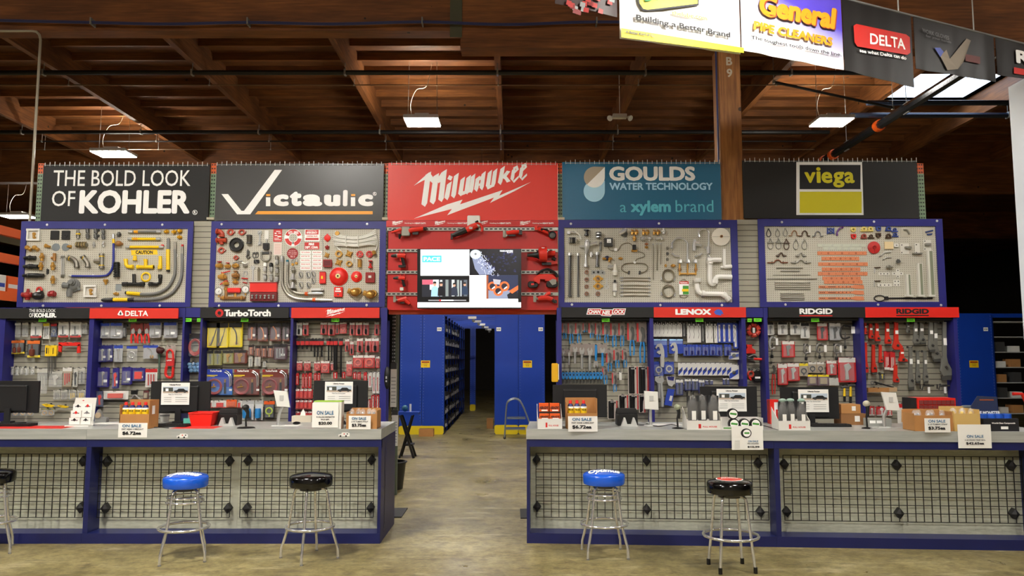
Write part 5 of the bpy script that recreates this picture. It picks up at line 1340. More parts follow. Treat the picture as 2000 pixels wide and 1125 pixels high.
def riser_clamp(x,y,m,label,w,h=20):
 it=I('riser_clamp',label,'clamp',x,y).t(m,4.5,[(x-w,y+4),(x-w*.35,y+4)]+[(x-w*.3*math.cos(R(a)),y+2-h*math.sin(R(a)))for a in range(15,170,22)]+[(x+w*.35,y+4),(x+w,y+4)],3);it.part('bolt').t(DSTEEL,3,[(x-w*.55,y-6),(x-w*.55,y+14)],4).t(DSTEEL,3,[(x+w*.55,y-6),(x+w*.55,y+14)],4).end()
riser_clamp(228,700,DK,'dark arched riser clamp '+KB,36);riser_clamp(364,700,ZINC,'zinc arched riser clamp '+KB,36);riser_clamp(204,746,mat('rust_brown',(120,70,44),.5,.4),'long rust brown riser clamp',70,16);riser_clamp(363,746,ZINC,'long zinc riser clamp beside the brown one',68,16)
rods=[(197,378,786,4,'topmost thick short rod'),(224,356,808,4,'second thick short rod'),(174,432,834,2,'long pale rod'),(133,476,861,3.4,'longest rod'),(185,430,888,2.4,'first of four level rods below the longest rod'),(185,430,902,2.4,'second of four level rods below the longest rod'),(188,430,918,2.8,'third of four level rods below the longest rod'),(188,432,932,2.8,'fourth of four level rods below the longest rod'),(226,384,963,2.4,'first of four short rods at the bottom'),(226,390,976,2.4,'second of four short rods at the bottom'),(226,392,991,3,'third of four short rods at the bottom'),(228,392,1004,3,'fourth of four short rods at the bottom')]
for k,(x0,x1,y,r,w)in enumerate(rods):
 it=I('threaded_rod',w+' '+KB,'rod',(x0+x1)/2,y).t(ZINC,r,[(x0,y),(x1,y)],1,6)
 if k>3:it.part('bent_end').t(ZINC,r,[(x0,y),(x0,y-7)],1,6)
 it.end()
for(x0,x1,y,w)in((480,814,630,'upper'),(520,780,652,'lower')):
 it=I('clear_strip',w+' pale clear strip with faint rings '+KB,'strip',(x0+x1)/2,y).b(mat('pale_strip',(196,200,184),.3),x0,y-10,x1,y+10,2,r=1);it.part('ring')
 for k in range(5):it.c(LGREY,x0+40+k*(x1-x0-80)/4,y,7,1,2,hole=5)
 it.end()
for k,(x0,x1,y)in enumerate(((480,816,685),(508,766,722),(486,824,760),(510,773,795),(484,822,826),(514,776,858),(525,788,883))):
 it=I('copper_strip',ORD[k]+' of seven plain copper strips, counted downward','strip',(x0+x1)/2,y).b(COPPER,x0,y-13,x1,y+12,3,r=1);it.part('hole')
 for q in range(7):it.c(mat('copper_shade',(176,98,66),.5,.3),x0+26+q*(x1-x0-52)/6,y,4+(q%2)*3,.6,3,hole=2)
 it.end()
for k,y in enumerate((915,954,994)):
 it=I('copper_paddle',ORD[k]+' of three copper brackets with paddle ends','bracket',645,y).p(COPPER,[(488,y-8),(722,y-8),(736,y-14),(796,y-12),(800,y+14),(740,y+14),(722,y+8),(488,y+10)],3);it.part('slot')
 for q in range(3):it.b(INK,498+q*12,y-2,506+q*12,y+3,.6,3,r=.5)
 for q in range(4):it.c(INK,626+q*26,y,3.5,.6,3)
 it.b(INK,552,y-2,604,y+2,.6,3,r=.5).end()
it=I('red_strap_roll','round red strap roll '+KB,'roll',866,646).c(mat('roll_red',(190,40,36),.5),866,646,42,12,n=32);it.part('hub').c(DRED,866,646,13,5,12,hole=6).b(DRED,864,656,869,686,1,12).end()
I('beige_pad','square beige pad beside the red strap roll','pad',969,631).b(mat('beige_pad',(226,204,158),.6),940,606,998,656,6,r=2).part('edge').b(mat('beige_edge',(200,178,134),.6),941,653,997,657,7).end()
I('white_clip','small white square clip beside the beige pad','clip',1018,631).b(WHITEP,1004,620,1032,642,10,r=3).part('slot').b(GREY,1012,627,1024,634,1,10).end()
PLATEW=mat('pale_plate',(214,212,202),.45)
def plate_bracket(x0,y0,x1,y1,label,arm):
 it=I('wall_bracket',label,'bracket',(x0+x1)/2,(y0+y1)/2).b(PLATEW,x0,y0,x1,y1,3,r=2);it.part('arm').b(ZINC,*arm,d=22,r=2);it.part('bolt').c(DSTEEL,x0+8,y0+10,4,6).c(DSTEEL,x0+8,y1-10,4,6).end()
plate_bracket(1050,618,1106,690,'white plate with projecting arm beside the small white clip',(1076,640,1116,654));plate_bracket(1150,616,1180,690,'narrow white plate standing on a foot '+KB,(1130,684,1192,692));plate_bracket(1208,592,1258,666,'white plate with dark clamp above the tallest post',(1214,618,1250,634))
I('bent_rod','upper bent pale rod below the beige pad','rod',940,690).t(LGREY,4,[(908,706),(938,680),(984,676)],2).part('tip').t(ZINC,5,[(906,708),(912,702)],1).end()
I('bent_rod','lower bent pale rod below the beige pad','rod',955,720).t(LGREY,3.5,[(930,730),(950,714),(986,714)],2).part('tip').t(ZINC,4.5,[(928,732),(934,727)],1).end()
nipple(ZINC,'small_clamp','small zinc clamp below the lower bent rod',966,780,38,30,horiz=True);nipple(DSTEEL,'small_clamp','small dark clamp above the cross shaped plate',1028,742,30,26)
for y,w in((800,'upper'),(892,'lower')):
 I('angle_hook',w+' right angled rod hook '+KB,'hook',880,y).t(LGREY,4,[(870,y+22),(869,y-14)],1).part('arm').t(DK,4,[(869,y-15),(910,y-17)],2).end()
it=I('strut_plate','level white plate with holes beside the cross plate','plate',938,826).b(PLATEW,900,816,974,836,3);it.part('hole').c(INK,914,826,4,.6,3).c(INK,936,826,4,.6,3).c(INK,960,826,4,.6,3).end()
it=I('cross_plate','cross shaped white strut plate '+KB,'plate',1030,824).b(PLATEW,992,814,1068,834,3).b(PLATEW,1020,794,1042,852,3.4);it.part('hole').c(INK,1006,824,4,.6,3).c(INK,1054,824,4,.6,3).c(INK,1031,803,4,.6,3.4).c(INK,1031,844,4,.6,3.4).end()
it=I('strut_plate','level white plate with holes below the cross plate','plate',940,903).b(PLATEW,892,892,990,914,3);it.part('hole').c(INK,912,903,4,.6,3).c(INK,940,903,4,.6,3).c(INK,968,903,4,.6,3).end()
it=I('square_plate','square four hole plate beside the level white plate','plate',1023,892).b(PLATEW,1002,868,1044,912,3);it.part('hole').c(INK,1012,878,4,.6,3).c(INK,1034,878,4,.6,3).c(INK,1012,902,4,.6,3).c(INK,1034,902,4,.6,3).end()
for(x,y0,y1,w)in((1098,830,985,'shortest'),(1178,755,985,'middle'),(1250,668,985,'tallest')):
 it=I('strut_post',w+' of three white channel posts standing on base plates','post',x,(y0+y1)/2).b(PLATEW,x-12,y0,x+12,y1-12,22);it.part('channel').b(mat('channel_shade',(128,134,112),.6),x+2,y0+4,x+8,y1-14,1,22,r=.5);it.part('base_plate').b(PLATEW,x-22,y1-12,x+26,y1,30).end()
it=I('cable_tie','long black cable tie with an open loop along the bottom of the clamp board','tie',1080,997).b(BLACK,950,992,1270,1003,4,r=2);it.part('loop').r(BLACK,905,997,36,4,0,1,.55);it.part('head').b(BLACKM,940,984,962,1008,10).end()
# television and the power tools on the red wall
crop(740,300,3.516)
YT=9.36
a0,a1=at(815.5,543,YT),at(1017.5,543,YT)
zt1,zt0=at(900,486,YT)[1],at(900,602.5,YT)[1]
tv=thing('tv','wall mounted television showing four pictures above the aisle opening','television',((a0[0]+a1[0])/2,YT,zt0))
tw,th=(a1[0]-a0[0])/2,zt1-zt0
MB().rrect(-tw,tw,0,th,.004,.06,BLACK,.008).build('casing',tv)
MB().box(-.25,.25,.061,.098,th*.3,th*.7,DGREY).build('wall_mount',tv)
def scr(n,c,e):return mat('screen_'+n,c,.3,emit=e)
sc_=L(YT+.004,(a0[0]+a1[0])/2,zt0,.0)
SW_,SK_=scr('white',(248,250,255),1.05),scr('black',(6,6,9),.5)
sc_.y=-.0004
sc_.rect(264,655,978,1057,SK_)
sc_.rect(286,660,622,838,SW_,1);sc_.rect(297,700,432,748,scr('cyan',(70,178,214),1.0),2)
sc_.fit('PACE',308,711,421,738,SW_,.02,0,3)
sc_.rect(624,656,968,832,scr('night',(8,8,18),.8),1)
sc_.poly([(636,700),(690,690),(790,795),(770,832),(690,832),(660,790)],scr('spray',(128,138,170),.7),2)
rng=random.Random(5)
for k in range(120):
 a=rng.random();b_=rng.random();x=640+a*110+b_*60;y=690+a*140-b_*30*(1-a)+6
 x+=(a*40)*(b_-.5)
 sc_.rect(x,y,x+3,y+6,scr('drop',(214,220,240),.9),3)
for k in range(70):
 x=720+rng.random()*210;y=672+rng.random()*140
 sc_.poly([(x,y),(x+14,y-10),(x+18,y+4)],scr('leaf%d'%(k%3),((26,28,66),(38,42,92),(16,16,40))[k%3],.8),2)
sc_.poly([(664+38*math.cos(R(a)),692+32*math.sin(R(a)))for a in range(0,360,20)],scr('pale',(190,200,206),.9),4)
sc_.poly([(664+8*math.cos(R(a)),690+7*math.sin(R(a)))for a in range(0,360,30)],scr('grey',(110,110,112),.8),5)
sc_.fit('HAND SHOWERS',832,664,920,674,SW_,.05,0,2);sc_.fit('Explore',880,676,920,684,SW_,.02,0,2)
sc_.rect(296,864,614,984,scr('street',(34,36,44),.8),1)
sc_.rect(298,866,372,900,scr('redsign',(190,90,110),.8),2);sc_.rect(350,866,412,935,scr('bright',(220,224,232),.9),2)
for(x0,x1,y0,c)in((420,436,868,(210,216,220)),(458,478,866,(130,140,140)),(500,520,866,(200,206,206)),(536,552,868,(150,160,160)),(560,568,872,(190,200,206)),(584,606,868,(90,100,110))):sc_.rect(x0,y0,x1,980,scr('col%d'%x0,c,.7),2)
def man(x,y,s,shirt,k):
 sc_.poly([(x-30*s,y+110*s),(x-26*s,y+40*s),(x-8*s,y+26*s),(x+10*s,y+26*s),(x+28*s,y+42*s),(x+34*s,y+110*s)],scr('shirt%d'%k,shirt,.8),3)
 sc_.poly([(x+13*s*math.cos(R(a)),y+10*s+17*s*math.sin(R(a)))for a in range(0,360,30)],scr('skin',(196,150,126),.8),4)
 sc_.poly([(x-14*s,y+6*s),(x-12*s,y-8*s),(x,y-13*s),(x+12*s,y-8*s),(x+14*s,y+4*s)],scr('hair',(40,32,30),.6),5)
man(384,888,.85,(150,190,210),1);man(428,890,.8,(20,20,26),2);man(518,896,.72,(44,50,66),3);man(590,892,.7,(40,56,80),4)
sc_.rect(340,1004,600,1012,scr('bar',(150,150,156),.7),1);sc_.rect(415,1002,426,1014,scr('redmark',(200,40,50),.9),2);sc_.rect(428,1004,512,1012,SW_,2)
sc_.rect(622,836,752,1022,SW_,1);sc_.rect(738,836,752,998,scr('rust',(150,80,50),.7),2);sc_.rect(752,834,956,998,scr('navy',(36,44,74),.8),1);sc_.rect(752,940,900,998,scr('bluegrey',(130,140,166),.8),2);sc_.rect(752,998,956,1022,SW_,1)
for(x,y,r)in((780,912,32),(862,912,34),(820,944,34)):
 sc_.poly([(x+r*math.cos(R(a)),y+r*math.sin(R(a)))for a in range(0,360,15)],scr('copper',(214,100,50),.9),3)
 sc_.poly([(x+r*.62*math.cos(R(a)),y+r*.62*math.sin(R(a)))for a in range(0,360,15)],scr('hole',(40,34,44),.7),4);sc_.poly([(x-6,y+r*.5),(x+r*.5,y-2),(x+r*.55,y+8),(x,y+r*.6)],SW_,5)
sc_.poly([(784,862),(838,868),(830,900),(790,896)],scr('silver',(170,170,180),.8),3);sc_.poly([(880,970),(930,935),(956,960),(956,998),(888,998)],scr('darkpipe',(26,26,34),.7),3);sc_.poly([(892,945),(956,905),(956,935),(915,962)],scr('copper',(214,100,50),.9),4)
sc_.rect(266,1022,976,1056,SW_,2)
for s_,x0,x1 in(('stem',268,330),('to fit your',350,512),('customers',575,740),('needs. Find',800,972)):sc_.fit(s_,x0,1032,x1,1052,scr('tickerink',(196,202,206),.9),.0,0,3)
sc_.done(tv,'screen')
it=I('wall_junction_box','white plastic box mounted above the television behind a saw','box',650,465,Y=YF-.002).b(WHITEP,608,428,696,505,22,r=8,ch=4);it.part('cover_edge').b(LGREY,616,500,688,506,20).end()
PT=dict(off=.035,Y=YF)
def tool(name,label,x,y):return I(name,label,'power tool',x,y,off=.0265,Y=YF+.03)
MG=mat('tool_silver',(150,146,136),.35,.5)
it=tool('hammer_drill','red and grey right angle drill at the top corner above the television',210,540).first('motor').t(RED,[15,17,17,13],[(212,540),(230,532),(290,524),(310,522)],10);it.part('gear_case').b(MG,160,508,220,572,28,6,r=8,ch=4);it.part('handle').t(BLACK,[11,10,12],[(306,522),(325,525),(334,516)],12);it.part('side_grip').t(RED,[12,10,6],[(162,526),(120,540),(92,548)],14).t(BLACK,8,[(100,530),(118,548)],14);it.part('chuck').t(BLACK,[11,9,5],[(150,560),(148,580),(148,592)],12);it.part('battery').b(BLACK,236,542,276,562,20,8,r=4).end()
it=tool('reciprocating_saw','red and black reciprocating saw hung aslant in the middle of the top rail',610,530).first('boot').t(BLACK,[13,19,23],[(508,572),(550,555),(612,530)],10);it.part('body').t(RED,[22,24,20],[(604,534),(640,516),(676,500)],12);it.part('handle').t(RED,9,[(670,482),(700,494),(712,520),(706,545)],12,smooth=4).t(BLACK,9,[(664,480),(684,470)],12);it.part('shoe').b(BLACK,496,556,510,594,16,12);it.part('label').b(LGREY,624,514,646,530,1,58).end()
it=tool('grinder','small grey and red angle tool beside the white box',905,548).first('head').b(MG,852,530,874,582,24,8,r=6,ch=4).c(MG,872,562,16,22,8);it.part('body').t(RED,[13,15,13],[(876,552),(920,546),(962,544)],12);it.part('trigger').b(BLACK,890,562,940,574,14,12,r=4);it.part('battery').b(BLACK,958,532,984,562,26,8,r=4).end()
it=tool('angle_grinder','red and black angle grinder hung at the end of the top rail',1140,545).first('body').t(RED,[12,14,15],[(1090,522),(1120,530),(1168,550)],12);it.part('grip').t(BLACK,[12,13,13],[(1110,528),(1140,534),(1170,552)],16);it.part('guard').c(BLACK,1190,565,26,14,10);it.part('disc').c(DSTEEL,1190,568,18,4,24);it.part('tail').b(RED,1068,502,1088,530,18,10,r=4).t(BLACK,5,[(1086,506),(1090,516)],10).end()
def pistol(x,y,label,s=1.0,nm='drill'):
 it=tool(nm,label,x,y).first('body').t(RED,[14*s,17*s,15*s],[(x-20*s,y),(x+8*s,y),(x+34*s,y+4*s)],10);it.part('chuck').t(BLACK,[6*s,11*s,13*s,14*s],[(x-64*s,y+2),(x-52*s,y+2),(x-34*s,y),(x-20*s,y)],12).t(MG,15*s,[(x-26*s,y),(x-18*s,y)],10)
 it.part('handle').t(BLACK,[12*s,11*s,12*s],[(x+10*s,y+10*s),(x+18*s,y+40*s),(x+26*s,y+68*s)],12);it.part('trigger').b(RED,x-4*s,y+18*s,x+6*s,y+34*s,10,14);it.part('hook').t(BRED,3,[(x-8*s,y-36*s),(x-8*s,y-14*s)],6).t(BRED,3,[(x+22*s,y-36*s),(x+22*s,y-14*s)],6)
 return it
it=pistol(154,706,'red and black cordless drill, topmost of three beside the television');it.part('battery').b(BLACK,140,770,188,786,26,6,r=3).end()
it=pistol(158,858,'red and black impact driver, middle of three beside the television',.85,'impact_driver');it.part('battery').b(WHITEP,150,922,174,944,18,8,r=4).end()
it=tool('pipe_cutter','red hackzall saw at the bottom beside the television',165,1010).first('body').t(RED,[12,16,15],[(136,1012),(165,1006),(196,996)],10);it.part('shoe').b(MG,104,980,122,1022,16,8,r=3).t(MG,7,[(112,1004),(140,1010)],10);it.part('handle').t(RED,[13,14,12],[(180,1000),(200,1018),(218,1036)],12).t(BLACK,8,[(200,1030),(216,1042)],14);it.part('trigger').b(BLACK,150,1022,180,1032,10,12).end()
it=tool('drain_snake','red and black drum drain snake beside the television',1130,705).first('drum').t(RED,[52,52,48,16],[(1150,700),(1130,700),(1100,702),(1088,704)],2,20);it.part('nose').t(BLACK,[44,22,14,10],[(1106,702),(1080,706),(1050,706),(1016,706)],10,14);it.part('motor').t(RED,[16,18],[(1160,690),(1208,690)],12).t(BLACK,12,[(1188,720),(1212,735)],12);it.part('base').p(RED,[(1120,752),(1160,740),(1220,745),(1224,760),(1180,768),(1122,770)],30);it.part('skid').b(BLACK,1118,752,1182,770,34,0,r=3);it.part('label').tx('Milwaukee',1112,660,1134,668,WHITE,105,.05,.2);it.end()
it=tool('band_saw','large red and black portable band saw beside the television',1125,870).first('frame').p(RED,[(1060,900),(1060,860),(1088,838),(1148,830),(1190,836),(1216,860),(1222,880),(1140,880),(1140,868),(1104,868),(1100,900)],34,4,4);it.part('wheel_guard').b(BLACK,1022,880,1092,926,36,2,r=18,ch=4).b(BLACK,1148,880,1226,924,36,2,r=18,ch=4);it.part('handle').t(BLACK,9,[(1082,836),(1110,812),(1160,800),(1210,826),(1222,852)],14,smooth=4);it.part('cover_plate').p(MG,[(1166,880),(1190,866),(1216,872),(1214,900),(1188,908)],4,38);it.part('emblem').b(BRED,1044,896,1064,908,1,40).end()
it=tool('cordless_saw','red cordless saw at the bottom on the outer side of the television',1140,995).first('body').t(RED,[14,17,16,12],[(1092,1000),(1120,994),(1160,994),(1190,1004)],10);it.part('shoe').b(MG,1060,972,1080,1022,16,8,r=3).t(MG,8,[(1070,998),(1096,1000)],10);it.part('handle').t(RED,12,[(1140,985),(1158,966),(1176,962)],12).t(BLACK,[12,10],[(1184,1004),(1212,1024)],12);it.part('battery').b(BLACK,1196,1008,1220,1030,24,8,r=4).end()
# goods hung on the slatwall
YI=9.60
WCARD=mat('white_card',(222,220,214),.5);GCARD=mat('grey_card',(170,170,172),.45);KCARD=mat('black_card',(34,32,34),.5);RCARD=mat('red_card',(196,38,40),.45);OCARD=mat('olive_pack',(150,146,84),.4);TANC=mat('tan_pack',(168,150,124),.5);CFAINT=mat('faint_pack',(196,194,184),.3)
_hk={}
def hook(x,y,d=.05):
 """one wire peg, from the slatwall out past the goods"""
 X,Z=cat_(x,y,YI)
 mb=MB().tube([(0,YS-YI-.001,0),(0,-d-.014,0),(0,-d-.019,.014)],.0028,DGREY,5).box(-.012,.012,YS-YI-.004,YS-YI-.0005,-.012,.016,DGREY)
 single(mb,'display_hook','thin wire hook holding goods on the slatwall','hook',(X,YI,Z),'wire hooks on the slatwalls')
def prod(it,shape,c,x0,y0,x1,y1,o):
 """the tool seen on a card or in a pack"""
 w,h=x1-x0,y1-y0;mx=(x0+x1)/2;my=(y0+y1)/2
 if shape=='rod':it.t(c,min(w*.09,6),[(mx,y0+h*.24),(mx,y1-h*.1)],o).c(c,mx,y0+h*.3,w*.17,4,o)
 elif shape=='tee':it.t(c,4,[(mx,y0+h*.28),(mx,y1-h*.14)],o).t(c,5,[(mx-w*.26,y1-h*.16),(mx+w*.26,y1-h*.16)],o)
 elif shape=='arm':it.t(c,5,[(mx-w*.2,y0+h*.2),(mx,y0+h*.35),(mx+w*.1,y0+h*.6),(mx+w*.08,y1-h*.1)],o,smooth=3).c(BRASS,mx+w*.08,y1-h*.16,w*.12,6,o)
 elif shape=='torch':it.t(mat('tool_silver'),[3,3,6,6,4],[(mx+w*.25,y0+h*.22),(mx+w*.08,y0+h*.52),(mx,y0+h*.6),(mx-w*.08,y0+h*.75),(mx-w*.2,y1-h*.1)],o).c(BRASS,mx-w*.25,y1-h*.14,w*.1,6,o)
 elif shape=='grip':it.p(c,[(mx-w*.2,y0+h*.3),(mx+w*.1,y0+h*.22),(mx+w*.25,y0+h*.4),(mx+w*.05,y0+h*.55),(mx+w*.1,y1-h*.12),(mx-w*.1,y1-h*.1),(mx-w*.12,y0+h*.55)],8,o,2)
 elif shape=='ring':it.r(c,mx,my+h*.08,min(w,h)*.28,min(w,h)*.07,o).b(c,mx-w*.06,y1-h*.26,mx+w*.06,y1-h*.08,6,o)
 elif shape=='blade':it.b(c,mx-w*.18,y0+h*.1,mx+w*.18,y1-h*.06,2,o).p(INK,[(mx-w*.1,y0+h*.2),(mx+w*.1,y0+h*.3),(mx-w*.1,y0+h*.45),(mx+w*.1,y0+h*.6),(mx-w*.1,y0+h*.8),(mx,y0+h*.8),(mx+w*.16,y0+h*.6),(mx-w*.02,y0+h*.45),(mx+w*.16,y0+h*.28),(mx,y0+h*.16)],.6,o+2)
 elif shape=='bit':it.t(c,[w*.05,w*.05,w*.2,w*.2,w*.1],[(mx,y0+h*.25),(mx,y0+h*.5),(mx,y0+h*.54),(mx,y1-h*.16),(mx,y1-h*.08)],o)
 elif shape=='bits':
  for k in range(3):it.t(c,w*.05,[(x0+w*(.28+.22*k),y0+h*.3),(x0+w*(.28+.22*k),y1-h*(.1+.08*k))],o)
 elif shape=='cup':it.t(c,[w*.3,w*.34,w*.34],[(mx,y0+h*.4),(mx,y0+h*.46),(mx,y1-h*.12)],o,14)
 elif shape=='diag':it.p(c,[(x0+2,y1-2),(x0+2,y0+h*.62),(x1-2,y0+h*.32),(x1-2,y0+h*.62)],1,o).c(DSTEEL,mx,y0+h*.55,w*.2,6,o+1)
 elif shape=='box':it.b(c,x0+w*.2,y0+h*.3,x1-w*.2,y1-h*.15,10,o,3,2)
def pack(x0,y0,x1,y1,label,cc=WCARD,hc=None,shape='rod',pc=DSTEEL,d=10,fc=None,nm='carded_tool',hk=True,group=None,clear=True,price=False):
 it=I(nm,label,'packaged tool',(x0+x1)/2,y0,group=group,Y=YI,off=0).first('card')
 w,h=x1-x0,y1-y0
 it.b(cc,x0,y0,x1,y1,2,6,3)
 if d>14:it.b(cc,x0+2,y0+2,x1+3,y1-3,2,3,3).b(cc,x0+4,y0+3,x1+6,y1-5,2,0,3)
 if hc or fc or price:
  it.part('print')
  if hc:it.b(hc,x0+1,y0+1,x1-1,y0+h*.2,.6,8,1)
  if fc:it.b(fc,x0+1,y1-h*.14,x1-1,y1-1,.6,8,1)
  if price:it.b(WHITE,x0+w*.56,y0+h*.62,x0+w*.86,y0+h*.76,.6,9,1)
 if shape:prod(it.part('product'),shape,pc,x0,y0,x1,y1,9)
 if clear:it.part('clear_blister').b(CLEAR,x0+w*.1,y0+h*.22,x1-w*.1,y1-h*.05,12,8.7,5,3)
 it.end()
 if hk:hook((x0+x1)/2,y0+5)
def row(bay,rown,desc,items,**k):
 for i,q in enumerate(items):
  kk=dict(k)
  if len(q)>4:kk.update(q[4])
  pack(*q[:4],kk.pop('desc',desc)+', '+(ORD[i]+' of the ' if len(items)>1 else 'in the ')+rown+' row, '+bay,**kk)
def bag(x0,y0,x1,y1,label,c=CFAINT,shape='bits',pc=STEEL):
 it=I('clear_bag',label,'packaged part',(x0+x1)/2,y0,Y=YI,off=0).first('bag')
 it.b(CLEARW,x0,y0+(y1-y0)*.16,x1,y1,12,2,5,4)
 it.part('header_card').b(c,x0,y0,x1,y0+(y1-y0)*.18,2,6,1)
 prod(it.part('product'),shape,pc,x0,y0,x1,y1,4);it.end();hook((x0+x1)/2,y0+4)
 # first display
crop(0,590,4.1675)
A1='thin worded header bay'
row(A1,'top','white carded hand tool with red foot',[(252,165,342,292),(475,162,560,288),(572,162,662,288)],fc=RCARD,shape='tee',d=18)
row(A1,'top','yellow and white carded file',[(355,170,410,300)],hc=YCARD,shape='bits')
row(A1,'top','red and blue packed disc',[(418,175,470,282)],cc=mat('dusk_blue',(70,80,120),.5),hc=RCARD,shape='ring',pc=GREY)
for k,(a,b_,c_,d_)in enumerate(((126,168,174,288),(184,166,236,284),(668,168,716,262))):bag(a,b_,c_,d_,'clear bag of small fittings, '+ORD[k]+' of the top row, '+A1,pc=(GREY,DSTEEL,STEEL)[k])
row(A1,'second','black and yellow carded brown cutter',[(65,312,132,424),(135,310,206,420),(226,312,332,452)],cc=KCARD,hc=mat('orange_card',(220,110,40),.5),shape='bit',pc=BROWNC,fc=YCARD,d=18)
it=I('hex_key_set','yellow block holding long steel hex keys, '+A1,'tool set',425,395,Y=YI,off=0).first('holder').b(YELLOW,376,352,474,440,18,2,4);it.part('print').b(INK,386,372,398,420,.6,20).b(INK,404,372,410,420,.6,20).b(INK,440,372,448,424,.6,20)
it.part('key')
for k,x in enumerate((398,410,424,436,450,460)):it.t(DSTEEL,3.4,[(x,442),(x,620-k*18)],6)
it.end();hook(425,356)
it=I('pipe_vice','red two legged pipe clamp with crossbar, '+A1,'clamp',572,345,Y=YI,off=0).first('crossbar').b(BRED,486,328,660,356,14,4,3);it.part('leg').p(BRED,[(486,340),(514,350),(506,408),(486,402)],14,4).p(BRED,[(640,350),(660,340),(662,412),(634,416)],14,4);it.part('screw').t(DSTEEL,4,[(520,330),(548,318)],12).t(DSTEEL,4,[(600,330),(640,320)],12).end();hook(572,340)
for k,(a,b_,c_,d_)in enumerate(((94,525,120,596),(128,530,160,600),(166,528,200,590),(206,534,240,596),(250,528,286,594),(302,540,392,745),(398,560,512,692),(642,535,696,668))):bag(a,b_,c_,d_,'clear bag of pale plastic parts, '+ORD[k]+' of the third row, '+A1,shape=('rod','tee','rod','arm','ring','bits','grip','rod')[k],pc=(LGREY,LGREY,WHITEP,LGREY,WHITEP,CFAINT,CFAINT,DSTEEL)[k])
row(A1,'third','white headed card of red tipped tools',[(514,532,592,690)],cc=TANC,hc=WCARD,shape='bits',pc=INKR)
row(A1,'third','card of dark pliers',[(596,535,642,690)],cc=CFAINT,shape='grip',pc=BLACK)
for k,(a,c_)in enumerate(((438,494),(500,556),(562,624),(632,698))):bag(a,715,c_,795,('clear','clear','yellow','yellow')[k]+' pack of small tools, '+ORD[k]+' of the fourth row, '+A1,shape='bits',pc=(DSTEEL,DSTEEL,YELLOW,YELLOW)[k])
for k,(a,b_,c_,d_)in enumerate(((344,826,442,858),(468,836,556,862))):
 I('yellow_clip_strip',ORD[k]+' strip of yellow nozzles low on the slatwall, '+A1,'strip',(a+c_)/2,b_,Y=YI,off=0).p(YELLOW,[(a,b_+6),(a+30,b_),(c_,b_+12),(c_-10,d_),(a+40,d_-4)],12,2,2).part('tip').t(YELLOW,4,[(c_-6,b_+20),(c_+8,b_+14)],6).end();hook((a+c_)/2,b_+8)
for k,x in enumerate((366,420,250,190,130)):bag(x-26,866,x+26,925,'bag of brass parts, '+ORD[k]+' of the bottom row, '+A1,c=OCARD,shape='ring',pc=BRASS)
B1='triangle mark bay'
row(B1,'top','blue headed grey card with chrome handle',[(820,170,898,294),(902,168,998,295),(1216,164,1312,290),(1335,164,1442,292)],cc=GCARD,hc=CBLU2,shape='tee',pc=CHROME,d=18,price=True)
row(B1,'top','dark narrow pack beside the chrome handles',[(1002,185,1036,288)],cc=KCARD,shape='rod',pc=STEEL)
for k,x in enumerate((1090,1142,1200)):
 it=I('tin_snips',ORD[k]+' of three red handled snips, '+B1,'snips',x,190,Y=YI,off=0).first('backing').b(mat('red_clear_back',(150,60,56),.4),x-26,172,x+26,238,2,4);it.part('blade').p(STEEL,[(x-12,262),(x-14,226),(x+4,212),(x+14,232),(x+12,262)],6,8);it.part('handle').t(BRED,7,[(x-8,258),(x-16,290),(x-14,336)],6,smooth=3).t(BRED,7,[(x+8,258),(x+18,288),(x+18,332)],6,smooth=3).end();hook(x,178)
row(B1,'second','navy and white carded valve stem',[(790,352,862,488),(866,350,926,484)],cc=NAVY,shape='rod',pc=STEEL,price=True)
row(B1,'second','blue headed grey card beside the navy cards',[(930,350,1006,488)],cc=GCARD,hc=CBLU2,shape='rod',pc=CHROME)
bag(1034,358,1122,484,'blue tinted bag with coiled chain, second row, '+B1,c=CBLU2,shape='ring')
row(B1,'second','blue headed card with a lever faucet',[(1168,350,1292,462)],cc=GCARD,hc=CBLU2,shape='arm',pc=CHROME,d=18)
it=I('tube_plunger','dark headed tool with long green stick, '+B1,'plunger',1305,390,Y=YI,off=0).first('head').t(mat('oxblood',(70,26,26),.5),[24,30,26,12],[(1296,392),(1310,392),(1330,396),(1350,384)],2);it.part('stick').t(mat('stick_green',(70,92,78),.5),8,[(1304,420),(1302,626)],6).end();hook(1308,380)
it=I('hand_saw','red folding saw in a tall clear pack, '+B1,'saw',1390,360,Y=YI,off=0).first('backing').b(mat('smoke_pack',(170,158,150),.3),1352,352,1432,470,2,4,6);it.part('loop').t(BRED,8,[(1366,470),(1366,410),(1388,388),(1412,408),(1416,462)],6,smooth=3);it.part('card').b(RCARD,1352,456,1424,520,4,6,2).tx('SAW',1360,468,1404,480,WHITE,10.2,.04);it.part('handle').t(BRED,11,[(1364,522),(1356,580),(1376,610),(1410,606),(1418,524)],6,smooth=3).end();hook(1392,360)
row(B1,'third','purple blue carded plumbing part',[(788,532,886,692),(915,535,970,702,dict(shape='grip',pc=BRED)),(992,530,1076,672,dict(shape='tee')),(1080,535,1182,642,dict(shape='box',pc=BRED))],cc=PURPLE,shape='rod',pc=CHROME,d=18,price=True)
row(B1,'third','white card with red vertical bars',[(1186,542,1286,692)],cc=WCARD,hc=RCARD,shape='bits',pc=INKR)
row(B1,'fourth','clear card with red handled tool',[(770,725,834,850)],cc=mat('blue_grey_pack',(88,92,120),.4),shape='grip',pc=BRED)
row(B1,'fourth','white and red carded caulking gun',[(840,722,1050,792)],cc=WCARD,shape='box',pc=mat('pink_red',(226,86,70),.5))
row(B1,'fourth','dark pack beside the black monitor',[(1168,718,1216,792)],cc=mat('maroon_pack',(90,34,32),.5),shape='box',pc=TANC)
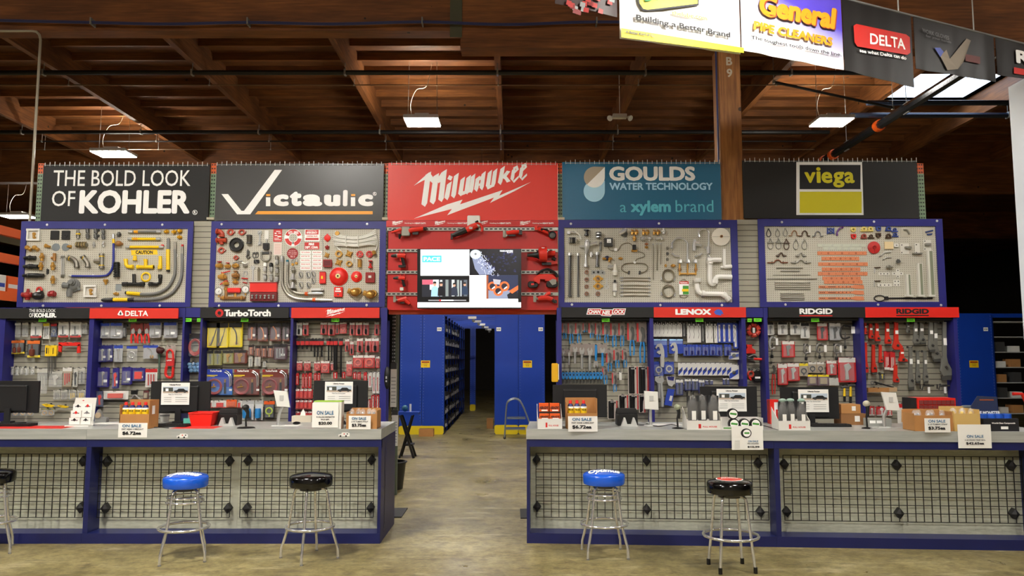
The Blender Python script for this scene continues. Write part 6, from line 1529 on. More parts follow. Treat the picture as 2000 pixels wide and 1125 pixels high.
it=I('tripod_clamp','steel tripod clamp with black grip, '+B1,'clamp',1100,730,Y=YI,off=0).first('grip').b(BLACK,1072,718,1124,752,12,4,4);it.part('leg').t(STEEL,5,[(1098,750),(1062,802)],6).t(STEEL,5,[(1102,750),(1162,804)],6).end();hook(1098,724)
S1='the narrow strip between the first bays'
it=I('hose_coil','coiled red hose in a clear pack, '+S1,'hose',1560,275,Y=YI,off=0).first('hose')
for k in range(4):it.r(mat('hose_red',(176,60,56),.4),1560+k,362+k*2,40+k*4,6,4+k*2,.95,1.25)
it.part('header_card').b(KCARD,1512,256,1612,300,3,6,4);it.part('pack').b(CLEAR,1514,296,1610,442,26,2,12,3).end();hook(1560,264)
it=I('valve_handle_pack','cluster of pale blue plastic knobs, '+S1,'knobs',1556,505,Y=YI,off=0).first('knob_cluster')
for k in range(9):it.o(mat('pale_blue_knob',(110,150,186),.4),1520+(k%3)*34+(k//3)*6,506+(k//3)*26,18,16,2)
it.part('string').t(WHITE,2,[(1556,486),(1552,508)],30).end();hook(1556,488)
crop(370,590,4.166)
C1='red ring header bay'
row(C1,'top','bright yellow carded torch tip',[(108,168,216,370),(222,168,320,370),(324,166,432,366,dict(shape='arm',pc=DGREY))],cc=YCARD,hc=KCARD,shape='torch',d=18)
row(C1,'top','purple brown carded curved torch tip',[(476,172,548,314,dict(shape='rod')),(554,174,642,320),(656,170,748,318),(756,170,816,318,dict(shape='rod',pc=BLACK))],cc=mat('mauve_card',(84,56,66),.5),hc=KCARD,fc=BROWNC,shape='arm',pc=COPPER,price=True)
row(C1,'second','olive clear packed tip',[(145,395,200,516),(203,395,264,516),(275,395,360,500,dict(shape='grip',pc=BRASS)),(362,390,468,500,dict(shape='grip',pc=BRASS,cc=BROWNC))],cc=OCARD,hc=KCARD,shape='rod',pc=GREY,d=18)
row(C1,'second','narrow brown carded tip',[(482,350,528,432),(536,358,582,446),(586,358,632,450),(638,356,686,452)],cc=BROWNC,hc=KCARD,shape='rod',pc=COPPER)
row(C1,'second','wide mauve carded tip set with white tag',[(688,342,794,468)],cc=mat('mauve_card'),hc=KCARD,shape='bits',pc=GCARD,price=True,d=18)
row(C1,'third','small clear white pack hung low',[(482,442,518,526),(532,440,582,520),(600,482,626,530)],cc=CFAINT,shape='rod',pc=STEEL)
HR=mat('torch_hose',(150,34,40),.35)
for k,(x0,cc,w)in enumerate(((140,mat('kit_blue',(40,64,170),.45),'blue'),(361,mat('kit_brown',(120,52,44),.5),'brown, in the middle'),(591,mat('kit_brown'),'brown, at the end of the row'))):
 it=I('torch_kit','large carded torch kit with coiled red hose, '+w,'torch kit',x0+105,548,Y=YI,off=0).first('card').b(cc,x0,546,x0+214,756,3,6,4)
 it.part('print').tx('TurboTorch',x0+30,552,x0+126,568,WHITE,9.2,.05);it.c(INKR if k else cc,x0+16,560,8,.4,9,hole=4)
 if k==0:it.b(mat('kit_light_blue',(60,120,200),.5),x0+1,690,x0+213,755,.5,9,1)
 it.b(YCARD,x0+4,592,x0+92,600,.6,9,1).b(YCARD,x0+4,604,x0+70,608,.6,9,1).b(WHITE,x0+186,706,x0+210,722,.6,9,1)
 it.part('hose')
 for q in range(3):it.r(HR,x0+68+q,686+q,50+q*5,5.5,10+q*4)
 it.part('brass_regulator').t(BRASS,6,[(x0+40,694),(x0+86,686)],22).t(BRASS,5,[(x0+66,690),(x0+70,664)],22);it.part('torch_handle').t(BLACK,[8,9,8],[(x0+156,744),(x0+156,700),(x0+156,654)],12).t(BRASS,7,[(x0+156,652),(x0+156,626)],12);it.part('tip').t(CHROME,4.5,[(x0+150,570),(x0+176,582),(x0+192,610),(x0+194,690)],12,smooth=3).t(CHROME,4.5,[(x0+160,558),(x0+188,572),(x0+206,602),(x0+207,680)],16,smooth=3)
 it.part('clear_blister').b(CLEAR,x0+4,612,x0+210,750,22,8.8,10,4).end();hook(x0+107,550)
row(C1,'fourth','white and red pack of soft goods',[(128,800,196,862),(204,800,300,862),(392,800,424,862)],cc=WCARD,fc=BRED,shape='box',pc=BRED,d=18)
row(C1,'fourth','puffy orange pack',[(302,794,388,856)],cc=ORANGE,shape='box',pc=ORANGE)
row(C1,'fourth','white card with blue spray can',[(432,800,528,958),(534,800,602,958)],cc=WCARD,hc=LGREY,shape='cup',pc=LBLUE)
row(C1,'fourth','dark card with lime tape ring',[(608,804,698,944)],cc=KCARD,hc=ORANGE,shape='ring',pc=mat('lime_ring',(190,210,60),.5))
D1='slanted script bay'
row(D1,'top','red and clear carded bit',[(870,165,916,272,dict(cc=WCARD,desc='white carded bit')),(924,165,972,272),(1068,165,1122,264),(1128,165,1186,272),(1190,168,1220,262),(1224,160,1282,256,dict(shape='ring',pc=mat('pink_red'))),(1304,165,1348,270),(1354,165,1408,272),(1414,165,1462,270),(1506,160,1546,270)],cc=RCARD,hc=WCARD,shape='bit',pc=BLACK)
def auger(x,y0,ym,y1,r,label,twist=False):
 it=I('auger_bit',label,'drill bit',x,y0,Y=YI,off=0).first('holder').b(KCARD,x-17,y0,x+17,y0+20,10,2,2).b(RCARD,x-15,y0+20,x+15,ym,12,2,2);it.part('shank').t(BLACK,r,[(x,ym),(x,y1)],4)
 if twist:
  it.part('flute').t(GREY,r*.5,[(x+r*.8*math.sin(q*1.1),ym+14+q*5,r*.8)for q in range(int((y1-ym-14)/5))],2,6)
 it.end();hook(x,y0+5)
for k,(x,y1,r,tw)in enumerate(((888,382,7,0),(924,384,7,0),(960,384,7,0),(994,400,6,0),(1022,446,7,1),(1048,448,7,1),(1080,446,8,1),(1134,478,6,1),(1160,480,6,1),(1193,552,17,0),(1236,612,8,0))):
 auger(x,298,350,y1,r,'black drill bit on red holder, %s of the second row, %s'%(ORD[k],D1),tw)
row(D1,'second','red carded bit beside the long drills',[(1268,300,1302,402),(1304,322,1340,432),(1364,295,1414,408),(1430,295,1482,408),(1484,295,1542,408)],cc=RCARD,hc=WCARD,shape='bit',pc=BLACK)
row(D1,'third','red carded hole saw',[(874,480,922,556),(934,482,988,558),(1016,484,1066,558),(1070,478,1142,576),(1150,490,1182,556),(1278,480,1326,604),(1332,432,1416,536),(1420,432,1510,536),(1518,440,1548,536)],cc=RCARD,hc=WCARD,shape='ring',pc=mat('pink_red'))
row(D1,'fourth','slim red blade pack',[(866,578,894,674),(916,580,938,700),(940,580,962,700),(966,575,996,700),(1014,578,1038,640),(1042,578,1066,640),(1172,568,1206,622),(1240,568,1272,622),(1332,570,1360,626),(1368,570,1396,630),(1418,570,1446,690),(1456,572,1486,694,dict(cc=WCARD,pc=INKR)),(1490,568,1516,742,dict(cc=WCARD,pc=INKR)),(1520,568,1546,742,dict(cc=WCARD,pc=INKR))],cc=RCARD,shape='rod',pc=WCARD,clear=False)
for r_,(y0,y1)in enumerate(((706,788),(798,872),(890,940))):
 row(D1,('fifth','sixth','seventh')[r_],'red bagged part',[(866+q*34,y0,896+q*34,y1)for q in range(4)],cc=RCARD,hc=WCARD,shape='box',pc=mat('bright_red'),d=18)
row(D1,'fifth','narrow red and white pack by the monitor',[(1448,792,1476,868),(1480,755,1512,872),(1518,755,1546,872)],cc=RCARD,shape='blade',pc=WCARD,clear=False)
# second display
crop(1080,590,4.1675)
A2='plate logo bay'
def pliers(x0,y0,x1,ym,y1,label,head=DSTEEL,grip=LBLUE,card=True):
 mx=(x0+x1)/2;w=x1-x0
 it=I('pliers',label,'pliers',mx,y0,Y=YI,off=0)
 if card:it.first('card').b(mat('pack_mauve',(150,138,132),.4),x0,y0,x1,ym,2,5,3).b(RCARD,x0+2,y0+8,x0+w*.2,ym-8,.5,7,1)
 it.part('jaw').p(head,[(mx-w*.04,ym),(mx+w*.06,y0+(ym-y0)*.62),(mx-w*.12,y0+(ym-y0)*.38),(mx,y0+(ym-y0)*.22),(mx+w*.28,y0+(ym-y0)*.3),(mx+w*.36,y0+(ym-y0)*.7),(mx+w*.22,ym)],7,8,1)
 it.part('handle').t(grip,max(4,w*.09),[(mx-w*.02,ym-6),(mx-w*.16,ym+(y1-ym)*.4),(mx-w*.1,y1)],6,smooth=3).t(grip,max(4,w*.09),[(mx+w*.2,ym-6),(mx+w*.32,ym+(y1-ym)*.4),(mx+w*.26,y1-4)],6,smooth=3)
 it.end();hook(mx,y0+5)
for k,(x0,x1,ym,y1)in enumerate(((72,112,254,302),(118,172,262,340),(178,236,262,334),(240,280,236,246),(288,334,256,294),(340,392,268,310),(400,458,270,332),(464,524,276,366),(530,584,276,362),(602,672,316,438),(680,758,330,496))):
 pliers(x0,164,x1,ym,y1,'blue handled pliers on grey card, %s along the top row, %s'%(ORD[k],A2))
def spanner(x,y0,y1,w,label,grip=None,flip=False,card=True):
 it=I('adjustable_wrench',label,'wrench',x,y0,Y=YI,off=.016*(int(x)%3))
 h=y1-y0
 if card:it.first('card').b(mat('pack_mauve'),x-w*.9,y0,x+w*.9,y0+h*.42,2,5,3)
 f=(lambda t:y0+h*(1-t))if flip else(lambda t:y0+h*t)
 it.part('head').p(STEEL,[(x-w*.3,f(.42)),(x-w*.5,f(.22)),(x-w*.2,f(.14)),(x-w*.12,f(.26)),(x+w*.14,f(.24)),(x+w*.3,f(.14)),(x+w*.5,f(.26)),(x+w*.28,f(.42))],8,8,1);it.part('handle').t(grip or STEEL,[w*.2,w*.24,w*.22],[(x,f(.4)),(x,f(.7)),(x,f(.99))],7).end();hook(x,y0+5)
for k,(x,y0,y1,w,c,fl)in enumerate(((84,384,480,20,None,0),(130,384,512,26,None,0),(178,340,502,40,None,0),(234,340,546,46,None,0),(298,340,562,48,None,0),(348,345,568,44,LBLUE,1),(400,340,522,44,LBLUE,0))):
 spanner(x,y0,y1,w,'adjustable wrench, %s along the second row, %s'%(ORD[k],A2),c,fl,not fl)
for k,(x0,x1,ym,y1)in enumerate(((430,484,500,566),(490,546,478,538),(560,606,474,534))):pliers(x0,384,x1,ym,y1,'small blue gripped pliers, %s after the wrenches, %s'%(ORD[k],A2))
for k in range(12):
 x=84+k*28
 it=I('wire_stripper','little bright blue hand cutter, %s of the third row, %s'%(ORD[k],A2),'cutter',x,570,Y=YI,off=0).first('grip').p(LBLUE,[(x-12,572),(x+10,568),(x+13,606),(x+6,628),(x-8,628),(x-14,604)],12,4,2);it.part('shaft').t(DSTEEL,3,[(x-4,624),(x-6,662)],6).t(DSTEEL,3,[(x+4,624),(x+6,656)],6);it.part('mark').b(INK,x-5,584,x+5,600,.6,16).end();hook(x,572)
pliers(478,570,522,672,732,'single blue gripped pliers hung lower than the blue cutters')
row(A2,'third','thin white pack beside the single pliers',[(538,568,558,634)],cc=WCARD,shape=None,clear=False)
pliers(398,530,448,596,668,'blue gripped cutters beside the row of little blue cutters',grip=LBLUE)
def flash(x0,y0,x1,y1,label):
 mx=(x0+x1)/2-6;it=I('flashlight_box',label,'flashlight box',mx,y0,Y=YI,off=0).first('box').b(mat('box_tan',(206,196,186),.4),x0,y0,x1,y1,16,2,2);it.part('print').b(RCARD,x1-8,y0+2,x1-1,y1-2,.6,18).b(INK,x1-24,y0+8,x1-14,y0+24,.6,18).b(BLACK,x0+4,y0+4,x1-28,y1-4,.5,18,6)
 h=y1-y0;it.part('flashlight').t(BLACK,[16,16,10,9,9],[(mx,y0+h*.1),(mx,y0+h*.24),(mx,y0+h*.36),(mx,y0+h*.7),(mx,y1-14)],17).t(STEEL,15,[(mx,y0+h*.06),(mx,y0+h*.1)],18).end();hook((x0+x1)/2,y0+5)
for k,q in enumerate(((612,524,688,748),(696,524,778,748),(534,755,608,874),(616,755,692,874),(700,752,748,900),(446,800,522,950))):flash(*q,'boxed black flashlight, '+('first of the upper pair','second of the upper pair','first of the lower three','second of the lower three','third of the lower three','lowest, behind the black card reader')[k])
B2='wolf splash bay'
row(B2,'top','white saw blade sleeve',[(818+k*33.5,156+(k%3)*4,846+k*33.5,282)for k in range(7)]+[(1092+q,160,1126+q,330)for q in(0,36,74)]+[(1242+q,160,1272+q,332)for q in(0,34,62)],cc=WCARD,hc=KCARD,shape='blade',pc=WCARD,clear=False,d=18,nm='saw_blade_pack')
row(B2,'top','dark saw blade sleeve among white ones',[(1050,160,1080,286),(1204,162,1232,330)],cc=KCARD,shape='blade',pc=GREY,clear=False,nm='saw_blade_pack')
row(B2,'top','blue and white saw blade sleeve',[(1336,168,1368,332),(1374,168,1408,332),(1416,168,1450,332),(1456,168,1488,332),(1490,172,1520,378)],cc=CBLU2,shape='blade',pc=WCARD,clear=False,nm='saw_blade_pack',d=18)
def tubecutter(x0,y0,x1,y1,label,s):
 it=I('tube_cutter',label,'cutter',(x0+x1)/2,y0,Y=YI,off=0).first('card').b(CBLU2,x0,y0,x1,y0+150*s,2,4,4).b(mat('pale_blue_print'),x0+2,y0+2,x1-2,y0+14,.5,6).b(mat('card_mid_blue',(120,140,200),.5),x0+4,y0+18,x1-4,y0+50*s,.5,6)
 f=lambda a,b_:(x0+a*s,y0+b_*s)
 it.part('jaw').p(LGREY,[f(10,72),f(30,42),f(60,36),f(76,60),f(84,92),f(88,150),f(76,168),f(62,150),f(58,118),f(46,128),f(22,110),f(34,96),f(50,92),f(44,66),f(30,64),f(20,82)],8,8,2);it.part('handle').t(LGREY,[12*s,10*s],[f(76,160),f(72,230)],8).t(LGREY,[12*s,9*s],[f(60,140),f(58,226)],8).end();hook((x0+x1)/2,y0+6)
tubecutter(818,300,928,530,'large silver tube cutter on blue card, '+B2,1.0);tubecutter(944,300,1056,482,'smaller silver tube cutter on blue card, '+B2,.8)
row(B2,'second','bright blue card with dark insert',[(1060,346,1102,438),(1106,346,1152,438),(1156,346,1202,436),(1214,346,1264,436),(1274,344,1322,436),(1326,346,1372,438),(1394,344,1444,436)],cc=CBLU2,shape='bit',pc=NAVY,d=18)
row(B2,'second','white and blue card hung low',[(1436,396,1516,468)],cc=WCARD,hc=NAVY,shape='diag',pc=CBLU2)
row(B2,'third','white box with blue slash and round saw',[(1018+k*39.5,494,1054+k*39.5,598)for k in range(11)]+[(1460,508,1534,628)],cc=WCARD,shape='diag',pc=CBLU2,clear=False,nm='hole_saw_box',d=18)
row(B2,'third','blue card with silver hook cutter',[(818,484,898,602),(904,486,982,586)],cc=CBLU2,shape='ring',pc=LGREY)
it=I('pipe_shear','long silver pipe shear hung low, '+B2,'shear',862,610,Y=YI,off=0).first('jaw').p(LGREY,[(830,606),(890,598),(906,640),(880,668),(850,660),(828,640)],10,4,2);it.part('handle').t(LGREY,[14,12,12],[(872,660),(884,760),(888,850)],4).t(LGREY,[12,10],[(856,664),(862,780)],4);it.part('grip_band').b(mat('pink_tan',(190,140,130),.5),866,700,886,740,4,14).end();hook(864,612)
it=I('utility_knife_pack','blue and white knife tool pack hung slanting, '+B2,'knife',958,612,Y=YI,off=0).first('clasp').p(LGREY,[(920,604),(992,608),(988,660),(964,690),(936,676),(924,640)],10,4,2);it.part('blue_band').p(NAVY,[(928,606),(984,608),(978,640),(934,632)],3,14);it.part('label').p(CBLU2,[(932,704),(988,710),(966,848),(902,836)],8,4,2).p(WCARD,[(952,760),(972,764),(962,806),(942,800)],1,12);it.end();hook(956,612)
row(B2,'fourth','dark blue carded driver',[(998,630,1056,758),(1070,626,1120,718),(1130,626,1180,718),(1184,632,1230,740),(1238,634,1300,672),(1380,620,1432,672)],cc=mat('deep_blue_card',(36,46,112),.45),shape='rod',pc=BLACK,hc=WCARD)
for k,x in enumerate((1092,1138)):
 it=I('rod_tool',ORD[k]+' black rod hanging between the lower blue cards','rod',x,722,Y=YI,off=0).first('rod').t(BLACK,6,[(x,722),(x,860)],3).part('collar').t(DGREY,9,[(x,724),(x,736)],2).end();hook(x,724)
crop(1440,590,4.167)
S2='the narrow strip of red clamps'
it=I('soil_pipe_ring','segmented red ring clamp on '+S2,'clamp',126,200,Y=YI,off=0).first('segment')
for k in range(6):it.t(mat('clamp_red',(196,62,44),.45),18,[(126+42*math.cos(R(60*k+q)),230+42*math.sin(R(60*k+q)))for q in(4,20,36,54)],4,smooth=2)
it.part('white_tag').b(WHITEP,116,210,134,252,3,30).end();hook(126,180)
it=I('bench_vice','red chain vice with dangling chain on '+S2,'vice',120,360,Y=YI,off=0).first('body').p(BRED,[(90,346),(136,346),(134,372),(164,392),(164,420),(78,420),(80,392),(94,376)],26,3,4);it.part('chain').t(DSTEEL,8,[(84,428),(110,446),(150,432),(180,450)],6,smooth=4).t(DSTEEL,7,[(88,452),(130,464),(170,460)],8,smooth=4);it.part('jaw').t(BRED,10,[(150,462),(214,466)],8).end();hook(118,352)
it=I('ratchet_cutter','red and black handled cutter on '+S2,'cutter',108,550,Y=YI,off=0).first('head').r(mat('clamp_red'),106,586,22,9,3);it.part('handle').t(BLACK,8,[(100,560),(120,545)],4).t(BRED,9,[(92,606),(106,636)],4).end();hook(108,548)
it=I('band_clamp','black band clamp with white lettering on '+S2,'clamp',164,560,Y=YI,off=0).first('body').p(BLACK,[(132,566),(190,556),(206,620),(196,648),(148,646),(130,610)],16,3,3);it.part('print').b(WHITE,148,606,190,622,.8,19);it.part('chain').t(DSTEEL,5,[(150,560),(170,540),(190,556)],6).end();hook(168,550)
C2='underlined black header bay'
row(C2,'top','white and grey carded cutter',[(244,165,292,268),(328,163,402,266),(430,163,506,266),(514,170,580,294)],cc=WCARD,hc=KCARD,shape='grip',pc=GREY,d=18)
row(C2,'top','red and grey carded cutter',[(648,170,726,310),(748,170,834,310,dict(cc=GCARD))],cc=RCARD,hc=WCARD,shape='grip',pc=DGREY,d=18)
def cclamp(x,y0,y1,c,label,w=34):
 it=I('tubing_cutter',label,'cutter',x,y0,Y=YI,off=0).first('frame').t(c,8,[(x+w*.6,y0+14),(x-w*.2,y0+2),(x-w*.6,y0+(y1-y0)*.3),(x-w*.3,y0+(y1-y0)*.56),(x+w*.5,y0+(y1-y0)*.5)],4,smooth=3);it.part('screw').t(DSTEEL,5,[(x,y0+(y1-y0)*.3),(x-4,y1-20)],6);it.part('knob').t(BLACK,[10,12,10],[(x-4,y1-26),(x-4,y1-12),(x-4,y1)],4);it.part('tag').b(WHITE,x+w*.7,y0+10,x+w*1.1,y0+66,2,8).end();hook(x,y0+4)
cclamp(900,190,380,mat('iron',(62,60,58),.5,.4),'large dark clamp with two spindles, '+C2,70)
cclamp(282,284,456,LGREY,'pale curved cutter at the start of the second row, '+C2,42)
row(C2,'second','red and grey carded ratchet',[(362,318,460,450)],cc=RCARD,hc=WCARD,shape='grip',pc=GREY,d=18)
for k,(x,y0,y1,w)in enumerate(((558,344,474,32),(668,340,460,50),(806,344,472,36))):cclamp(x,y0,y1,mat('iron_pale',(132,130,126),.4,.5),'grey tubing cutter with black knob, %s of three, %s'%(ORD[k],C2),w)
pliers(262,490,314,590,752,'long red handled pliers, '+C2,grip=BRED,card=False)
row(C2,'third','red and white carded tool',[(328,502,402,674),(404,498,498,642),(724,476,802,594,dict(fc=None)),(842,452,978,652)],cc=RCARD,hc=WCARD,shape='grip',pc=LGREY,d=18)
row(C2,'third','grey card with small blade',[(502,498,572,604,dict(hc=YCARD)),(576,488,640,578),(644,488,702,578)],cc=TANC,hc=WCARD,shape='ring',pc=DGREY)
row(C2,'fourth','small purple and yellow pack',[(570,590,646,676),(652,590,742,680)],cc=mat('mauve_pack2',(110,84,96),.5),hc=YCARD,shape='box',pc=TANC)
row(C2,'fourth','small white bag',[(744,616,822,678)],cc=CFAINT,shape=None)
for k,(x,y0,y1)in enumerate(((866,690,810),(916,676,822))):
 it=I('hammer',ORD[k]+' yellow handled hammer behind the white sheeted monitor','hammer',x,y0,Y=YI,off=0).first('head').t(DSTEEL,[9,11,11],[(x-28,y0+4),(x,y0),(x+34,y0+2)],6);it.part('handle').t(YELLOW,[9,11],[(x,y0+10),(x,y0+(y1-y0)*.62)],4).t(BLACK,[11,10],[(x,y0+(y1-y0)*.62),(x,y1)],4).end();hook(x+14,y0-8)
D2='underlined red header bay'
RW,GW=mat('wrench_red',(206,46,28),.42),mat('wrench_grey',(132,132,126),.4,.45)
def pwrench(x0,y0,x1,y1,c,label,tag_=True,z=0):
 w,h=x1-x0,y1-y0
 it=I('pipe_wrench',label,'pipe wrench',(x0+x1)/2,y0,Y=YI,off=.04*z).first('handle')
 hw=min(w*.24,14)*.8+3;mx=x0+w*.38
 it.p(c,[(mx-hw,y0),(mx+hw,y0),(mx+hw*1.15,y0+h*.6),(mx+hw*1.9,y0+h*.7),(x1,y0+h*.82),(x1,y0+h*.92),(mx-hw,y0+h*.93),(x0,y0+h*.84),(mx-hw*1.2,y0+h*.6)],16,3,3)
 it.part('jaw').p(DSTEEL,[(mx+hw,y0+h*.93),(x1-2,y0+h*.92),(x1-4,y1),(x0+w*.2,y1),(x0+w*.1,y0+h*.94)],12,5,2);it.part('nut').t(DGREY,hw*.7,[(mx+hw*.2,y0+h*.76),(mx+hw*1.2,y0+h*.8)],14)
 if tag_:it.part('white_tag').b(WHITE,mx-hw*.7,y0+h*.28,mx+hw*.9,y0+h*.4,1,20,1)
 it.end();hook(mx,y0+6)
for k,q in enumerate(((1028,170,1052,268),(1062,175,1108,308),(1112,172,1160,330),(1194,165,1248,354),(1254,163,1340,406))):pwrench(*q,RW,'red pipe wrench, %s along the top row, %s'%(ORD[k],D2))
pwrench(1302,372,1380,494,RW,'stubby red pipe wrench below the biggest red wrench')
for k,q in enumerate(((1370,168,1402,256),(1410,165,1462,352),(1468,165,1530,344),(1532,165,1592,406),(1578,165,1648,488),(1640,163,1734,634))):pwrench(*q,GW,'grey pipe wrench, %s along the top row, %s'%(ORD[k],D2),True,k%2)
for k,q in enumerate(((1026,330,1062,594),(1084,348,1132,590),(1146,348,1180,504))):pwrench(*q,RW,'red offset wrench, %s along the second row, %s'%(ORD[k],D2),False)
row(D2,'second','red carded jaw set with white print',[(1194,402,1236,552),(1238,404,1280,556)],cc=RCARD,fc=WCARD,shape='bits',pc=WCARD,clear=False)
pwrench(1262,508,1312,664,RW,'red wrench hung below the red carded jaw sets',False)
for k,q in enumerate(((1384,362,1436,716),(1446,396,1486,662),(1506,396,1550,664))):pwrench(*q,GW,'long thin grey wrench, %s along the second row, %s'%(ORD[k],D2))
it=I('chain_wrench_bar','black bar wrench hung aslant above a cardboard tray','wrench',1180,660,Y=YI,off=0).first('bar').t(BLACK,[7,6],[(1110,650),(1266,694)],6);it.part('jaw').r(GREY,1096,656,12,4,4).end();hook(1150,664)
row(D2,'third','black card with yellow mark',[(1154,578,1196,628)],cc=KCARD,shape='rod',pc=YCARD)
it=I('cardboard_tray','long brown cardboard tray hung below the black bar','box',1168,700,Y=YI,off=0).first('tray').b(CARD,1052,696,1220,732,30,2,1);it.part('pale_end').b(mat('pale_card',(190,158,120),.8),1221,694,1286,728,26,2,1).end();hook(1130,700)
for k,(x,w)in enumerate(((1540,110),(1672,100))):
 it=I('bar_clamp',ORD[k]+' dark c-shaped clamp low on the slatwall, '+D2,'clamp',x,680,Y=YI,off=0).first('frame').t(mat('iron'),6,[(x-w*.5,668),(x-w*.5,704),(x-w*.36,712),(x-w*.3,684),(x+w*.5,680)],4);it.part('tag').b(WHITE,x+8,690,x+24,742,2,6).end();hook(x,676)
row(D2,'bottom','red and white carded part',[(1068,846,1114,924),(1130,850,1212,926),(1220,872,1256,926)],cc=RCARD,fc=WCARD,shape='rod',pc=WCARD)
row(D2,'bottom','white sheet of small brass parts',[(1302,826,1416,990)],cc=WCARD,hc=RCARD,shape='bits',pc=mat('tan_part',(206,160,110),.5),clear=False)
# things standing on the worktops
crop(0,0,1)
def edge_y(x0,x1,py):return min(front_y(at(x,py,7.6)[0])for x in(x0,x1+6))-.0118
def front_y(X):return FL.A[1]if X<0 else FR.A[1]+(X-FR.A[0])*math.tan(FR.a)
class Desk:
 """a thing on a worktop, drawn from its pixel rectangle; local x, z in metres from the base centre"""
 def __init__(self,name,label,cat,x0,y0,x1,y1,dy=None,group=None,rot=0.0):
  X,Y=ground((x0+x1)/2,min(y1,837),ZT)
  if dy is not None:Y=front_y(X)+dy;X=at((x0+x1)/2,y1,Y)[0]
  self.k=pxm(Y,y1);self.w,self.h=(x1-x0)/self.k,(y1-y0)/self.k
  self.X,self.Y=X,Y;self.p0=(x0,y0,x1,y1)
  self.t=thing(name,label,cat,(X,Y,ZT+.0005),group,R(rot));self.mb=None
 def part(self,n):self.n=n;self.mb=MB();return self.mb
 def ok(self,par=None):o=self.mb.build(self.n,par or self.t);return o
MONB=mat('monitor_black',(22,22,24),.45)
def sheet(Y,x0,y0,x1,y1,label,kind,nm='paper_sheet',price=None,small=''):
 """a printed paper sheet on plane Y"""
 t,ox,oz,w,h=sign_at(x0,y0,x1,y1,Y,nm,label,PAPER,.002,'paper');l=L(Y,ox,oz);W_,H_=x1-x0,y1-y0
 q=lambda a,b:(x0+a*W_,y0+b*H_)
 def f(s,a,b,c,d,m,bo=.03):p0,p1=q(a,b),q(c,d);l.fit(s,p0[0],p0[1],p1[0],p1[1],m,bo)
 def r(a,b,c,d,m,k=0):p0,p1=q(a,b),q(c,d);l.rect(p0[0],p0[1],p1[0],p1[1],m,k)
 if kind=='truck':
  f('Liberty Pumps',.3,.06,.7,.13,INK,.05);r(.06,.18,.96,.46,mat('photo_sky',(186,198,210),.6));r(.06,.38,.96,.46,mat('photo_ground',(190,170,150),.6),1)
  r(.08,.22,.42,.4,mat('photo_dark',(70,74,66),.6),2);r(.16,.26,.26,.38,WHITE,3);l.poly([q(.46,.42),q(.46,.36),q(.56,.34),q(.62,.27),q(.8,.27),q(.86,.34),q(.94,.36),q(.94,.42)],INK,2)
  for a in(.55,.84):l.poly([q(a+.045*math.cos(R(b)),.42+.04*math.sin(R(b)))for b in range(0,360,40)],DGREY,4)
  f('Make Your Service Easier',.26,.5,.74,.55,INKG,.02)
  for k in range(3):r(.1,.66+k*.09,.36,.672+k*.09,INKG);r(.5,.66+k*.09,.92,.672+k*.09,INKG)
 else:
  o=.0
  if kind=='roll':
   c=q(.46,.3);l.poly([(c[0]+.17*W_*math.cos(R(b)),c[1]+.2*H_*math.sin(R(b)))for b in range(0,360,20)],INK);l.poly([(c[0]+(.02+.12*math.cos(R(b)))*W_,c[1]+.15*H_*math.sin(R(b)))for b in range(0,360,20)],WHITE,2);l.rect(c[0]-.06*W_,c[1]-.04*H_,c[0]+.1*W_,c[1]+.03*H_,GREEN,4)
   for k in range(6):r(.1,.62+k*.06,.26,.63+k*.06,LGREY)
   f('ON SALE',.52,.6,.84,.68,INKB);f('PRE-WRAPPED',.5,.72,.86,.76,INK);f(price,.5,.84,.88,.92,INK,.05)
  else:
   a,b=(.14,.36)if kind=='tall' else(.06,.3)
   if kind=='tall':f('ON SALE',.26,.44,.76,.56,INKB);f(small,.2,.63,.82,.68,INK);f(price,.24,.74,.78,.86,INK,.05)
   elif kind=='mid':f('ON SALE',.18,.32,.82,.48,INKB);f(small,.16,.54,.86,.6,INK);f('BAGS 50PK',.34,.64,.66,.7,INK);f(price,.24,.76,.76,.9,INK,.05)
   else:f('ON SALE',.14,.1,.8,.3,INKB);f(small,.12,.38,.88,.48,INK);f(price,.14,.58,.8,.84,INK,.05)
 l.done(t);return t
def monitor(x0,y0,x1,y1,base,label,paper=None,plabel=None,dy=.62):
 d=Desk('monitor',label,'monitor',x0,y0,x1,base,dy);w,h=d.w/2,d.h;zb=(base-y1)/d.k
 d.part('shell').rrect(-w,w,zb,h,.0,.03,MONB,.006);d.mb.rrect(-w*.62,w*.62,zb+.02,h-.045,-.028,0,MONB,.012,.006);d.ok()
 d.part('vent_ridge').box(-w*.6,w*.6,-.034,-.028,h-.06,h-.054,DGREY);d.ok()
 d.part('stand').box(-.03,.03,-.05,-.028,.012,zb+.05,MONB);d.mb.box(-.05,.05,-.06,.02,.0121,.03,MONB);d.ok()
 d.part('base').rrect(-.13,.13,0,.012,-.1,.09,MONB,.004);d.ok()
 if paper:sheet(d.Y-.0376,*paper,plabel,'truck')
monitor(-36,740,72,802,823,'black monitor seen from behind, cut off by the frame edge')
monitor(292,741,408,803,823,'black monitor seen from behind, between the lubricant carton and the red basket',(315,747.5,370,790.5),'printed truck photo sheet on the monitor behind the red basket')
monitor(611,739.5,717,801,823,'black monitor seen from behind, above the twenty dollar box',(634.5,745.5,689,788.5),'printed truck photo sheet on the monitor above the twenty dollar box')
monitor(1080,749.5,1186,813,825,'black monitor seen from behind without any sheet on it')
monitor(1369,752,1480,815,826,'black monitor seen from behind, past the first glove carton',(1400,759.5,1458,803.5),'printed truck photo sheet past the first glove carton')
monitor(1527,753.5,1640,815,827,'black monitor seen from behind, past the second glove carton',(1559.5,760.5,1618.5,805),'printed truck photo sheet past the second glove carton')
d=Desk('brochure_holder','white tiered brochure holder with leaflets beside the first price carton','brochure holder',128,778,180,833)
